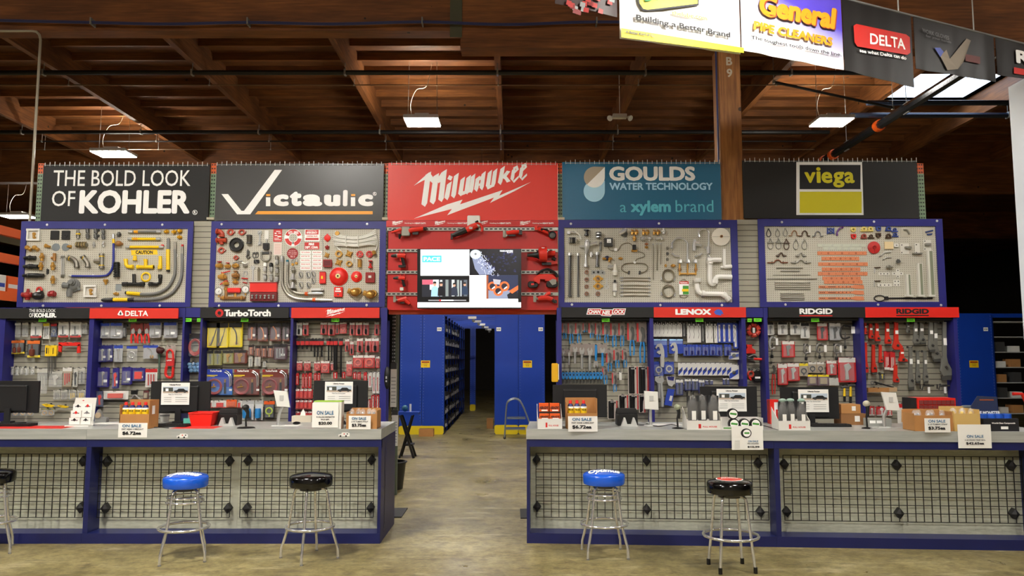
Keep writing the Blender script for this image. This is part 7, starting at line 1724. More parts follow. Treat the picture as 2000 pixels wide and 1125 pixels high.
w,h=d.w/2,d.h
d.part('back_plate').prism([(-w,0),(w*.8,0),(w,h),(-w*.6,h)],.06,.066,WHITEP);d.mb.box(-w,w*.8,-.02,.06,0,.012,WHITEP);d.ok()
for k,(a,b,c,e)in enumerate(((-.7,.05,.5,.78),(.05,.75,.5,.8),(-.85,-.05,.02,.3),(.05,.75,.02,.3),(-.8,-.02,.27,.55),(.05,.78,.27,.56))):
 d.part('leaflet').box(w*a,w*b,.02+(c*.05),.024+c*.05,h*c+.013,h*e,PAPER);d.mb.box(w*(a+.15),w*(b-.15),.0195+c*.05,.0199+c*.05,h*c+.05,h*c+.06,INKG)
 x,z=w*(a+b)/2,h*(c+e)/2+.02;d.mb.add([(x,.0193+c*.05,z-.018),(x+.018,.0193+c*.05,z),(x,.0193+c*.05,z+.018),(x-.018,.0193+c*.05,z)],[(0,1,2,3)],(INK,INKR,INK,INK,INKR,INKG)[k]);d.ok()
d.part('emblem').add([(0,.0595,h*.88),(.014,.0595,h*.9),(0,.0595,h*.92),(-.014,.0595,h*.9)],[(0,1,2,3)],INKR);d.ok()
def spray_carton(x0,y0,x1,y1,xs,paper,label,plabel,n,clab):
 d=Desk('carton',label,'carton',x0,y0,x1,y1,.012);w,h=d.w/2,d.h;D=.2
 d.part('walls').box(-w,w,.0,.006,0,h*.52,CARD);d.mb.box(-w,-w+.006,.0,D,0,h*.86,CARD);d.mb.box(w-.006,w,.006,D,0,h,CARD);d.mb.box(-w,w,D,D+.006,0,h,CARD);d.mb.box(-w,w,0,D,0,.004,CARD);d.ok()
 d.part('side_label').box(w+.0005,w+.001,.06,.12,h*.5,h*.8,PAPER);d.ok()
 r=min(.033,(w*2-.016)/n/2)
 for k in range(n):
  x=-w+.008+r+k*2*r
  can=thing('spray_can','%s of the red capped lubricant cans standing in %s'%(ORD[k],clab),'spray can',(d.X+x,d.Y+.008+r,ZT+.006),None)
  MB().lathe([(r*.94,0),(r*.95,h*.72),(r*.6,h*.8),(r*.45,h*.81)],(0,0,0),mat('can_blue',(24,34,92),.35),'z',16).build('can',can)
  b=MB()
  b.lathe([(r*.957,h*.45),(r*.957,h*.66)],(0,0,0),YELLOW,'z',16);b.lathe([(r*.955,h*.66),(r*.95,h*.72)],(0,0,0),WHITE,'z',16);b.fit('WD-40',-r*.7,r*.7,h*.58,h*.64,-r*.99,INK,.05);b.build('label_band',can)
  MB().lathe([(r*.46,h*.812),(r*.46,h*.9),(r*.36,h*.92)],(0,0,0),BRED,'z',14).build('red_top',can)
 sheet(edge_y(paper[0],paper[2],paper[3]),*paper,plabel,'wide',price='$6.72ea',small='FAST WEAR LUBRICANT')
spray_carton(232,783,290,838,311,(231,826,287.5,854.5),'brown carton of red capped spray cans beside the brochure holder','price sheet of the spray carton beside the brochure holder',4,'the carton beside the brochure holder')
spray_carton(1107,778,1167,837,1168,(1109.5,813,1167,843),'brown carton of red capped spray cans near the aisle end of the second counter','price sheet of the spray carton near the aisle',3,'the carton near the aisle')
d=Desk('basket','red plastic basket on the first counter in front of the truck sheet','basket',376,806,422,831);w,h=d.w/2,d.h
b=d.part('tub');b.add([(-w*.8,-.09,0),(w*.8,-.09,0),(w*.8,.09,0),(-w*.8,.09,0),(-w,-.11,h),(w,-.11,h),(w,.11,h),(-w,.11,h)],[(0,3,2,1),(0,1,5,4),(1,2,6,5),(2,3,7,6),(3,0,4,7)],BRED);d.ok()
d.part('rim').tube([(-w,-.11,h),(w,-.11,h),(w,.11,h),(-w,.11,h)],.007,BRED,8,True);d.ok()
for(x0,x1,lab,dd)in((-60,122,'red counter mat beside the cut off monitor',.4),(332,418,'red counter mat under the red basket',.34)):
 a,b=at(x0,837,FL.A[1]+.06)[0],at(x1,837,FL.A[1]+.06)[0]
 single(MB().box(a,b,0,dd-.08,0,.0004,mat('mat_red',(206,44,36),.6)),'counter_mat',lab,'mat',(0,FL.A[1]+.05,ZT))
for k,(px,py,w,hh,lab)in enumerate(((215,827,.3,.2,'white paper lying behind the brochure holder'),(560,831,.28,.2,'white paper lying at the foot of the first silver tablet stand'),(1300,829,.34,.2,'white paper lying behind the first black scanner of the second counter'))):
 X,Y=ground(px,py,ZT);single(MB().box(-w/2,w/2,-hh/2,hh/2,0,.0006,PAPER),'loose_paper',lab,'paper',(X,Y,ZT+.0006))
def keyboard(px,py,lab,nm='keyboard',w=.42):
 X,Y=ground(px,py,ZT);t=thing(nm,lab,nm,(X,Y,ZT+.001));MB().box(-w/2,w/2,-.07,.08,0,.018,BLACK).build('tray',t)
 k=MB()
 for i in range(int(w/.028)):
  for j in range(4):k.box(-w/2+.015+i*.028,-w/2+.037+i*.028,-.06+j*.034,-.034+j*.034,.0181,.026,BLACKM)
 k.build('key',t)
keyboard(25,832,'black keyboard in front of the cut off monitor');keyboard(335,833,'black keyboard in front of the truck sheet monitor',w=.36);keyboard(1620,833,'black keyboard with blue edge behind the second glove carton',w=.4)
def scanner(x0,y0,x1,y1,lab,head):
 d=Desk('barcode_scanner',lab,'scanner',x0,y0,x1,y1);w,h=d.w/2,d.h
 d.part('foot').lathe([(w*.9,0),(w*.8,.008),(.012,.016)],(0,0,0),BLACK,'z',18);d.ok()
 d.part('neck').tube([(0,0,.01),(-.005,0,h*.4),(.01,0,h*.66)],.009,BLACK,8);d.ok()
 d.part('gun').tube([(.012,.01,h*.42),(.012,0,h*.66),(.0,-.02,h*.82)],[.016,.018,.024],BLACK,10);d.mb.ball((-.004,-.012,h*.86),.034,.04,.032,head,12,8);d.ok()
scanner(461,790,500,836,'black barcode scanner on a stand beside the red basket',BLACK);scanner(1311,789,1337,837,'barcode scanner with pale head beside the first glove carton',mat('pale_green_grey',(150,156,130),.4));scanner(1682,781,1706,837,'barcode scanner with white head beside the second silver tablet stand',mat('pale_head',(190,184,164),.4))
def tablet(x0,y0,x1,y1,hb,lab,slant):
 d=Desk('tablet_stand',lab,'tablet stand',x0,y0,x1,y1);w,h=d.w/2,d.h;z0=(y1-hb)/d.k
 d.part('tablet').prism([(-w*.95,h),(w*.6 if slant else w*.9,h-.01),(w*.95,z0),(-w*.5 if slant else-w*.9,z0+.01)],-.02,.0,WHITEP,.004);d.ok()
 d.part('card_slot').box(-.02,.02,-.026,-.0205,h*.72,h*.86,LGREY);d.ok()
 d.part('arm').tube(smooth_path([(-w*.5 if slant else 0,.04,.006),(-w*.45 if slant else 0,.05,h*.3),(0,.03,h*.6),(w*.1,.005,h*.75)]),.016,mat('arm_silver',(200,200,198),.25,.5),10);d.ok()
 d.part('foot').lathe([(.07,0),(.065,.006),(.02,.01)],(-w*.5 if slant else 0,.04,0),LGREY,'z',20);d.ok()
tablet(532,763,567,832,796,'white tablet on a curved silver arm on the first counter',True);tablet(1258,764,1287,832,801,'white upright tablet stand beside the black printer',False);tablet(1722,766,1759,836,803,'white slanted tablet stand beside the scanner with white head',True)
def printer(x0,y0,x1,y1,lab):
 d=Desk('receipt_printer',lab,'printer',x0,y0,x1,y1);w,h=d.w/2,d.h
 d.part('body').rrect(-w,w,0,h*.7,0,.16,BLACK,.012,.006);d.ok();d.part('lid').prism([(-w,h*.7),(w,h*.7),(w*.9,h),(-w*.9,h)],.03,.15,BLACKM,.004);d.ok()
 d.part('paper_cradle').prism([(-w*.7,0),(-w*.4,h*.5),(-w*.3,h*.5),(-w*.1,.02),(w*.3,.02),(w*.5,h*.5),(w*.6,h*.5),(w*.9,0)],-.05,-.004,LGREY);d.ok()
printer(424,800,462,831,'black receipt printer behind the black scanner of the first counter');printer(1206,799,1246,832,'black receipt printer with pale cradle beside the upright white tablet')
d=Desk('carton','white carton with green lining standing behind the twenty dollar sheet','carton',611,782,666,836,.015);w,h=d.w/2,d.h
d.part('walls').box(-w,w,0,.12,0,h*.96,WCARD);d.ok();d.part('green_lining').box(-w*.96,w,.004,.116,h*.961,h,mat('lime_lining',(150,190,60),.6));d.ok()
sheet(front_y(d.X)+.004,609.5,787,661,835,'price sheet reading twenty dollars on the white carton','mid',price='$20.00',small='42 GALLON CONTRACTOR')
def carton(x0,y0,x1,y1,paper,lab,plab,kind,price,small,m=CARD,fill=True,D=.22):
 d=Desk('carton',lab,'carton',x0,y0,x1,y1,.012);w,h=d.w/2,d.h
 d.part('walls').box(-w,w,0,.006,0,h*.8,m);d.mb.box(-w,-w+.005,.006,D,0,h*.9,m);d.mb.box(w-.005,w,.006,D,0,h*.98,m);d.mb.box(-w,w,D,D+.006,0,h,m);d.mb.box(-w,w,.006,D,0,.004,m);d.ok();d.part('rear_flap').box(-w*.96,w*.96,D+.007,D+.011,h*.7,h*1.06,m);d.ok()
 if fill:
  for k in range(5):
   x=d.X+(-.75+.36*k)*w;it=single(MB().ball((0,0,0),.03,.028,.05,CLEARW,8,5).ball((0,0,-.012),.018,.016,.03,STEEL if m is CARD else YELLOW,8,5),'bagged_part','%s clear bagged part heaped in the carton %s'%(ORD[k],plab),'bagged part',(x,d.Y+.08+(k%2)*.06,ZT+h*.8),None)
 if paper:sheet(edge_y(paper[0],paper[2],paper[3]),*paper,'price sheet on the carton '+plab,kind,price=price,small=small)
carton(676,800,736,836,(681,812,724,838.5),'brown open carton at the aisle end of the first counter','at the aisle end of the first counter','wide','$3.75ea','2 1/2 TUBING STRAP')
carton(1787,805,1862,843,(1806,817,1856,844.5),'brown open carton in front of the red drawer cabinet','in front of the red drawer cabinet','wide','$3.75ea','2 1/2 TUBING STRAP')
carton(1865,800,1916,843,(1871,829,1936,875.5),'tan open carton of yellow bags next to the blue boxed stand','next to the blue boxed stand','tall','$42.65ea','2 LB DRAIN TRAP SEAL',mat('tan_carton',(206,172,104),.8),D=.26)
def tray(x0,y0,x1,y1,lab):
 d=Desk('display_tray',lab,'display carton',x0,y0,x1,y1,.02);w,h=d.w/2,d.h
 d.part('tray').box(-w,w,0,.004,0,h*.42,WCARD);d.mb.prism([(-w,0),(w,0),(w,h*.42),(-w,h*.42)],.2,.204,WCARD)
 for s in(-w,w-.004):d.mb.add([(s,.004,0),(s,.2,0),(s,.2,h),(s,.004,h*.42),(s+.004,.004,0),(s+.004,.2,0),(s+.004,.2,h),(s+.004,.004,h*.42)],[(0,3,2,1),(4,5,6,7),(0,1,5,4),(1,2,6,5),(2,3,7,6),(3,0,4,7)],WCARD)
 d.mb.box(-w,w,.004,.2,0,.004,WCARD);d.ok()
 d.part('print').rrect(-w*.35,-w*.2,h*.06,h*.26,-.0006,-.0001,INKR,.002);d.mb.fit('FULL HOUSE',-w*.1,w*.7,h*.1,h*.17,-.0006,INKR,.03);d.ok();return d,w,h
GLV=mat('glove_grey',(40,40,42),.7);GLT=mat('glove_wrap',(224,222,218),.3,alpha=.14)
def gloves(x0,y0,x1,y1,gy,lab,g,n,top):
 d,w,h=tray(x0,y0,x1,y1,lab);H=(y1-gy)/d.k
 for k in range(n):
  x=d.X+w*(-.6+1.2*k/max(1,n-1));t=thing('glove_pack','%s wrapped pair of dark work gloves in the %s'%(ORD[k],g),'gloves',(x,d.Y+.05+.04*(k%2),ZT+.006))
  m=MB();m.ball((0,0,H*.45),w*.3,.03,H*.4,GLV,10,6)
  for q in range(4):m.tube([(-w*.2+q*w*.13,0,H*.6),(-w*.22+q*w*.15,-.006,H*.92-(q%3)*.012)],[.016,.011],GLV,7)
  m.build('glove',t);MB().ball((0,-.002,H*.5),w*.34,.036,H*.46,GLT,10,6).build('clear_wrap',t);MB().box(-w*.1,w*.14,-.041,-.0395,H*.25,H*.5,PAPER).build('label',t)
  if top:MB().ball((0,0,H*.95),w*.26,.02,.02,top,8,5).build('cuff',t)
gloves(1342,796,1411,838,768,'white display carton of wrapped gloves beside the pale headed scanner','carton beside the pale headed scanner',3,None)
gloves(1521,798,1583,841,782,'white display carton of wrapped gloves between the tape carton and keyboard','carton before the last monitor',3,mat('mint_cuff',(150,176,164),.6))
d,w,h=tray(1050,790,1098,836,'white display carton of orange and black packs at the aisle corner')
for k in range(4):
 t=thing('abrasive_pack','%s orange and black pack in the display carton at the aisle corner'%ORD[k],'pack',(d.X+w*(-.44+.88*(k%2)),d.Y+.03+.09*(k//2),ZT+.006+.02*(k//2)))
 hh=h*(.6 if k<2 else.94);MB().box(-w*.4,w*.4,0,.05,0,hh,ORANGE).build('carton',t);m=MB();m.box(-w*.4,w*.4,-.001,-.0001,hh*.5,hh*.62,INK);m.fit('ABRASIVE',-w*.36,w*.36,hh*.72,hh*.86,-.001,INK,.05);m.box(-w*.2,w*.3,-.0011,-.0001,hh*.64,hh*.7,WHITE);m.build('print',t)
d=Desk('display_tray','white carton of green faced tape rolls behind the tape price sheet','display carton',1409,815,1491,838,.02);w,h=d.w/2,d.h
d.part('tray').box(-w,w,0,.004,0,h*.3,WCARD);d.mb.box(-w,w,.16,.164,0,h,WCARD);d.mb.box(-w,-w+.004,.004,.16,0,h,WCARD);d.mb.box(w-.004,w,.004,.16,0,h,WCARD);d.mb.box(-w,w,.004,.16,0,.003,WCARD);d.ok();d.part('print').box(-w*.9,-w*.3,-.001,-.0001,h*.1,h*.2,GREEN);d.ok()
for k,(px,py)in enumerate(((1434,829),(1454.5,829),(1476,829),(1432,808.5))):
 Y=d.Y+.02;X,Z=at(px,py,Y);Z=max(Z,ZT+.057);t=thing('tape_roll',('first tape roll along the carton front','second tape roll along the carton front','third tape roll along the carton front','tape roll perched on top of the others')[k]+', green and white face','tape',(X,Y,Z))
 MB().lathe([(.05,0),(.052,.004),(.052,.05),(.05,.054)],(0,.05,0),BLACK,'y',22).build('roll',t);m=MB();m.lathe([(.041,.0545),(.04,.0555)],(0,.05,0),WHITE,'y',22);m.prism([(-.034,-.004),(.03,-.012),(.034,.006),(-.03,.014)],-.0066,-.0056,GREEN);m.build('face_label',t)
sheet(edge_y(1429,1491,878),1429,832,1490.5,878.5,'price sheet with a tape roll picture hanging over the second counter edge','roll',price='$10.99')
d=Desk('tissue_box','pale tissue box with a tissue sticking out beside the black mouse','tissue box',572,812,610,824);w,h=d.w/2,d.h
d.part('box').box(-w,w,-.05,.06,0,h,mat('tissue_tan',(206,196,176),.7));d.ok();d.part('tissue').add([(-.03,0,h),(.03,0,h),(.02,.03,h),(-.02,.03,h),(-.02,.01,h+.04),(.0,.015,h+.075),(.025,.012,h+.03)],[(0,1,6,4),(4,6,5),(1,2,6),(3,0,4),(2,3,5),(2,5,6),(3,4,5)],PAPER);d.ok()
X,Y=ground(579,829,ZT);t=thing('computer_mouse','black computer mouse beside the tissue box','mouse',(X,Y,ZT+.001));MB().ball((0,0,.014),.04,.055,.016,BLACK,14,8).build('shell',t);MB().ball((0,-.025,.028),.006,.012,.005,DGREY,8,5).build('scroll_wheel',t)
d=Desk('tape_dispenser','grey tape dispenser behind the brochure holder','tape dispenser',184,800,207,825);w,h=d.w/2,d.h
d.part('body').prism([(-w,0),(w,0),(w,h*.35),(w*.2,h*.4),(-w*.5,h),(-w,h*.6)],0,.06,GREY,.004);d.ok();d.part('roll').lathe([(.03,0),(.03,.02)],(-w*.3,.0,h*.55),TANC,'y',16);d.ok()
d=Desk('paper_cup','white paper cup behind the spray carton','cup',312,803,331,823);d.part('cup').lathe([(d.w*.38,0),(d.w*.5,d.h)],(0,0,0),WHITEP,'z',18);d.ok();d.part('print').lathe([(d.w*.47,d.h*.5),(d.w*.485,d.h*.66)],(0,0,0),GREY,'z',18);d.ok()
d=Desk('sticky_note_pad','small teal sticky note pad standing by the red basket','note pad',358,814,374,826,.5);d.part('pad').box(-d.w/2,d.w/2,0,.02,0,d.h,mat('teal_note',(90,176,160),.7));d.ok();d.part('holder').box(-d.w*.55,d.w*.55,.021,.04,0,d.h*.4,BLACK);d.ok()
for(px,py,lab)in((356,851,'small white truck sticker on the worktop edge past the spray carton'),(672,848.5,'small white truck sticker on the worktop edge under the twenty dollar carton')):
 X,Z=at(px,py,FL.A[1]-.0085);s=MB();s.prism([(-.055,-.018),(.055,-.018),(.055,.012),(.03,.02),(-.02,.02),(-.03,.004),(-.055,0)],-.0012,0,PAPER)
 for q in(-.035,.02):s.prism(circ(q,-.016,.009,10),-.002,-.0013,INK)
 s.box(-.004,.008,-.002,-.0013,0,.01,INKR);s.box(.026,.04,-.002,-.0013,0,.01,INK);single(s,'truck_sticker',lab,'sticker',(X,FL.A[1]-.0085,Z))
for(x0,y0,x1,y1,lab,m)in((1641,787,1682,804.5,'small brown closed box on top of the long brown box',CARD),(1640,805,1692,827,'long brown closed box behind the last monitor',DCARD)):
 d=Desk('cardboard_box',lab,'box',x0+3,y0,x1,827,.66);w=d.w/2;k=d.k;z0,z1=(827-y1)/k,(827-y0)/k
 if z0>0:d.t.location.z=ZT+(827-805)/k+.002;z1-=z0;z0=0
 d.part('box').box(-w,w,0,.18,0,z1,m);d.ok();d.part('shipping_label').box(w*.1,w*.5,-.001,-.0001,z1*.3,z1*.8,PAPER);d.ok()
d=Desk('parts_drawer_cabinet','red cabinet of small clear drawers behind the brown carton','drawer cabinet',1783,769,1869,824,.55);w,h=d.w/2,d.h
d.part('case').box(-w+.06,w,.004,.2,0,h,BRED);d.mb.box(-w,-w+.058,.02,.2,0,h,BLACKM);d.ok()
for j in range(5):
 for i in range(8):
  x=-w+.075+i*(2*w-.085)/8;z=.02+j*(h-.035)/5;d.part('drawer').box(x,x+(2*w-.085)/8-.006,-.004,.0035,z,z+(h-.035)/5-.008,mat('drawer_clear',(128,58,56),.3));o=d.ok()
  if j==1:MB().box(x+.01,x+.035,-.005,-.0041,z+.008,z+.02,PAPER).build('label',o)
d=Desk('display_box','black and blue boxed counter stand at the far end of the second counter','display box',1920,777,1991,844,.04);w,h=d.w/2,d.h
d.part('box').box(-w*.94,w,0,.2,0,h*.36,mat('stand_black',(28,28,34),.5));d.ok();d.part('back_card').prism([(-w,h*.36),(w*.5,h*.36),(w*.5,h*.97),(-w*.6,h),(-w,h*.7)],.17,.176,mat('stand_navy',(42,52,82),.5));d.mb.fit('BLUE MONSTER',-w*.9,w*.62,h*.44,h*.55,.1685,WHITE,.05);d.mb.box(-w*.5,w*.3,.1685,.1695,h*.86,h*.9,mat('rust_print',(150,80,50),.6));d.ok()
d.part('blue_roll')
for k in range(4):d.mb.lathe([(.05,0),(.05,.04)],(-w*.66+k*w*.44,.1,h*.362),mat('roll_blue',(34,90,200),.4),'z',16)
d.ok();d.part('print').fit('World-Class Compounds',-w*.5,w*.8,h*.2,h*.26,-.001,WHITE,.04);d.mb.box(w*.0,w*.4,-.001,-.0001,h*.06,h*.14,WHITE);d.ok()
d=Desk('carton','narrow red and white carton standing in the last but one bay','carton',1505,777,1523,824,.72);w,h=d.w/2,d.h
d.part('carton').box(-w,w,0,.1,0,h,BRED);d.ok();d.part('print').box(-w*.1,w*.9,-.001,-.0001,h*.05,h*.9,WHITE);d.mb.box(w*.2,w*.7,-.002,-.0011,h*.2,h*.6,INKR);d.ok()
d=Desk('parts_bin','clear grey bin with white labels beside the slanted tablet stand','bin',1697,819,1742,834,.5);w,h=d.w/2,d.h
d.part('bin').box(-w,w,0,.12,0,h,mat('bin_grey',(150,152,146),.35));d.ok();d.part('label').box(-w*.9,-w*.4,-.001,-.0001,h*.4,h*.75,WHITE);d.mb.box(-w*.3,w*.2,-.001,-.0001,h*.4,h*.75,WHITE);d.ok()
for k,(pts,lab)in enumerate(((((1262,828),(1285,834),(1310,830),(1324,833)),'black cable on the worktop beside the upright white tablet'),(((1730,834),(1700,838),(1760,836),(1795,832)),'pale cable on the worktop by the slanted tablet stand'),(((292,836),(312,835.5),(330,837)),'short black cable before the first truck sheet monitor'),(((1490,832),(1505,836),(1517,839)),'black and white cable beside the second glove carton'))):
 single(MB().tube(smooth_path([(*ground(x,y,ZT),ZT+.006)for x,y in pts]),.004,(BLACK,LGREY,BLACK,BLACK)[k],6),'cable',lab,'cable',(0,0,0))
 # beyond the aisle: blue shelving, racks, steps
crop(0,0,1)
YB=ground(824,848)[1]
ZB2=at(824,612,YB)[1]
GUARD=mat('guard_yellow',(232,206,30),.5)
EDGE=holes_mat('rack_edge_holes',(14,62,168),.07,.006,hole=(150,170,200),px=.6)
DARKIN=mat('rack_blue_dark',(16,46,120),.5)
def shelf_end(x0,x1,depth,lab,num=None,nx=0,sx=None,guard=True,y=None):
 Y=y or YB;a,b=at(x0,730,Y)[0],at(x1,730,Y)[0];w=(b-a)/2
 t=thing('shelving_unit',lab,'shelving',((a+b)/2,Y,0))
 MB().box(-w,w,.0,.03,.0,ZB2,RACKBLUE).build('end_panel',t)
 for q in(-w+.02,w-.045):MB().box(q,q+.025,-.003,-.0002,.3,ZB2-.02,EDGE).build('punched_strip',t)
 if guard:MB().rrect(-w,w,0,.22,-.03,-.0035,GUARD,.05).build('floor_guard',t)
 if num:
  m=MB().box(-.055,.055,-.006,-.0035,-.045,.045,WHITE);m.fit(num,-.04,.04,-.018,.018,-.0068,INK,.04)
  p=at(nx,643,Y);m.build('number_plate',t).location=(p[0]-(a+b)/2,0,p[1])
 if sx:
  m=MB().box(-.11,.11,-.006,-.0035,-.085,.085,YELLOW);m.box(-.09,.09,-.0066,-.0061,.03,.062,DRED);m.fit('LOADING',-.05,.05,-.01,.012,-.0068,INK);m.fit('ZONE',-.04,.04,-.05,-.028,-.0068,INK)
  p=at(sx,711,Y);m.build('warning_label',t).location=(p[0]-(a+b)/2,0,p[1])
 return t,w,depth
def shelves(t,xa,xb,depth,bays,side):
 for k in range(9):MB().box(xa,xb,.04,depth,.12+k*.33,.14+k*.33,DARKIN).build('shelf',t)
 for k in range(bays+1):MB().box(xb-.03 if side>0 else xa,xb if side>0 else xa+.03,.04+k*.95,.07+k*.95,0,ZB2,RACKBLUE).build('upright',t)
shelf_end(781,824,8,'blue shelving end panel behind the black step stool',None,guard=False)
single(MB().rrect(0,at(868,730,YB)[0]-at(781,730,YB)[0],0,.2,-.08,-.04,GUARD,.05),'floor_guard','yellow floor guard before the shelving behind the step stool','guard',(at(781,730,YB)[0],YB,0))
t,w,_=shelf_end(824.6,868,8,'blue shelving unit of labelled bins along the dark aisle','0130',858,831,guard=False);shelves(t,-w,w,7.7,8,1)
BIN,BINL=mat('bin_dark',(34,34,38),.6),mat('bin_label',(226,226,220),.6)
rng=random.Random(3);n=0
for bay in range(5):
 for lv in range(8):
  for q in range(3):
   if rng.random()<.12:continue
   y=YB+.1+bay*.95+q*.29;z=.142+lv*.33;hh=.12+.1*rng.random()
   m=MB().box(-.4,0,0,.25,0,hh,BIN).box(.0005,.003,.03,.2,.01,.07+.05*rng.random(),BINL)
   single(m,'storage_bin','dark bin with pale label, %s along %s shelf, %s bay of the dark aisle'%(ORD[q],ORD[lv],ORD[bay]),'bin',(at(868,730,YB)[0]+.02,y,z),'bins along the dark aisle')
shelf_end(966,1012,8,'blue shelving end panel with a number plate beside the dark aisle','0129',974);
t,w,_=shelf_end(1012.6,1064,8,'blue shelving end panel behind the grey step ladder','0128',1056,1030)
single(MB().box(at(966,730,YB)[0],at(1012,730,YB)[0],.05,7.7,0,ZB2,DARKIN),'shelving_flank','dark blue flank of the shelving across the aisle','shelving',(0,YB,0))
for k in range(9):
 Y=YB+.05+k*.95;single(MB().box(at(868,700,YB)[0]+.002,at(966,700,YB)[0]-.002,0,.04,ZB2-.07,ZB2-.02,RACKBLUE),'tie_bar','%s blue tie bar over the dark aisle, counted inward'%ORD[k],'tie bar',(0,Y,0),'tie bars over the dark aisle')
 if k%2==0:single(MB().box(-.1,.1,0,.12,-.06,0,WHITEP).ball((.03,.05,-.1),.04,.04,.04,GREY,8,5),'aisle_lamp','%s small unlit lamp under the aisle tie bars'%ORD[k//2],'lamp',(at(922,640,YB)[0]+.02*k,Y-.02,ZB2-.071))
shelf_end(918,929,1,'distant blue shelving end at the far end of the dark aisle',guard=True,y=YB+8.2)
shelf_end(1873,1943,1,'blue shelving end panel beyond the wrench bay','0126',1925,1902)
t=thing('shelving_unit','open blue shelving of cartons at the outer edge behind the counter','shelving',(at(1946,730,YB)[0],YB+.1,0))
for k in range(8):MB().box(.02,1.9,0,.5,.1+k*.37,.12+k*.37,LGREY).build('shelf',t)
for x in(0,1.2):MB().box(x,x+.05,-.01,.02,0,ZB2,RACKBLUE).build('upright',t)
MB().box(0,1.9,-.012,-.0105,ZB2-.1,ZB2,RACKBLUE).build('header',t)
for k in range(10):single(MB().box(0,.24,0,.3,0,.14+.05*(k%3),(WHITEP,CARD,DGREY)[k%3]),'stock_carton','%s stock carton on the open blue shelving'%ORD[k],'carton',(at(1946,730,YB)[0]+.1+.36*(k%2),YB+.15,.1225+.37*(k//2+1)),'cartons on the open shelving')
Xr=-7.55;t=thing('pallet_rack','orange pallet rack with boxes beyond the first display','pallet rack',(Xr,10.6,0))
for z in(3.7,3.3,2.74,1.9,.9):MB().box(-.04,.04,0,7,z-.07,z+.06,ORANGE).build('beam',t)
for z in(3.72,2.76):MB().box(-1.0,-.05,.1,6.9,z+.03,z+.05,GREY).build('deck',t)
for y in(-.1,7.02):MB().box(-.05,.05,y,y+.08,0,4.4,GRN).build('upright',t)
for k in range(6):
 m=MB().box(-.5,.02,0,.42,0,.24,(WHITEP,ORANGE,CBLU2)[k%3]);m.box(.0205,.022,.02,.4,.06,.12,(CBLU2,WHITEP,ORANGE)[k%3]);single(m,'stock_carton','%s striped carton on the orange pallet rack'%ORD[k],'carton',(Xr-.07,10.9+k*.46,2.8105),'cartons on the orange rack')
Yp=10.3;a,b=at(771,760,Yp)[0],at(777,760,Yp)[0]
single(MB().box(a,b,0,.07,0,Z9(612,Yp),mat('post_green',(92,102,86),.5)),'rack_upright','slim grey green rack post at the edge of the aisle','rack post',(0,Yp,0))
single(MB().box(at(763,760,Yp)[0],at(770,760,Yp)[0],0,.06,0,Z9(608,Yp),holes_mat('rack_dark',(40,42,40),.05,.011,hole=(170,170,170),px=.6)),'rack_upright','dark perforated rack post behind the end of the first display','rack post',(0,Yp+.09,0))
for(x0,y0,x1,y1,lab)in((762.5,709,774.5,795,'clipboard of long price lists hung on the rack post'),(765,801,777,871,'lower printed poster hung on the rack post')):
 tt,ox,oz,w,h=sign_at(x0,y0,x1,y1,Yp-.02,'wall_list',lab,PAPER,.018,'paper');m=MB();m.box(-w/2,w/2,-.002,-.0005,h*.86,h,DGREY)
 for k in range(8):m.box(-w*.36,w*.36,-.002,-.0005,h*(.1+.08*k),h*(.112+.08*k),INKG if y0<750 else NAVY)
 m.build('print',tt)
p=at(756.5,738,9.42);t=thing('wall_phone','black handset on the end post of the first display','phone',(p[0],9.449,p[1]));MB().ball((0,-.03,0),.04,.03,.14,BLACK,14,10).build('handset',t);MB().box(-.016,.0,-.063,-.059,-.01,.02,LGREY).box(-.016,.0,-.062,-.058,-.05,-.03,LGREY).build('keypad',t)
p=at(1084.5,727,9.42);t=thing('wall_phone','yellow handset box on the end post of the second display','phone',(p[0]+.0,9.449,p[1]));MB().rrect(-.045,.035,-.12,.11,-.06,0,mat('phone_yellow',(232,176,24),.45),.015,.006).build('case',t);MB().box(.0355,.045,-.05,-.0,-.09,.1,PAPER).build('side_label',t)
X,Y=ground(774.5,957);t=thing('trash_bin','black waste bin at the end of the first counter','bin',(X+.0,Y,0));MB().lathe([(.15,0),(.19,.36),(.2,.36),(.2,.38),(.18,.38),(.14,.02)],(-.08,.1,0),BLACK,'z',20).build('bin',t);MB().tube([(-.08+.2*math.cos(q*.3142),.1+.2*math.sin(q*.3142),.37)for q in range(20)],.01,BLACKM,6,True).build('rim',t)
X,Y=ground(795,893);t=thing('step_stool','black folding stool with a blue top by the shelving','stool',(X,Y,0));hh=at(795,804,Y)[1]
MB().rrect(-.22,.22,hh-.05,hh,-.14,.14,RACKBLUE,.015).build('top',t)
for s in(-.15,.15):MB().tube([(-.12,s*.8,hh-.06),(.14,s,.0)],.022,BLACK,6).tube([(.1,s*.8,hh-.06),(-.12,s,.0)],.016,BLACK,6).build('leg_frame',t)
MB().box(-.02,.12,-.13,.13,.22,.25,BLACK).build('step',t)
single(MB().ball((0,0,.06),.06,.05,.06,mat('teal_bottle',(30,90,120),.4),10,6).cyl((.1,0,.0),(.1,0,.14),.02,WHITEP,8),'supply_bottle','small teal and white supplies on the blue topped stool','bottle',(X-.05,Y,hh))
for(px,py,w,d_,lab)in((781,1006,.28,.75,'black rubber floor mat at the inner end of the first counter'),(1018,1008,.22,.75,'black rubber floor mat at the inner end of the second counter')):
 X,Y=ground(px,py);single(MB().box(-w*.5,w*.5,-d_*.2,d_*.5,0,.012,BLACKM),'floor_mat',lab,'mat',(X-(.1 if px<900 else-.1),Y,0))
X,Y=ground(990,856);t=thing('step_ladder','grey metal rolling step ladder before the shelving','ladder',(X,Y,0));hh=at(990,783,Y)[1];LG=mat('ladder_grey',(128,136,144),.4,.4)
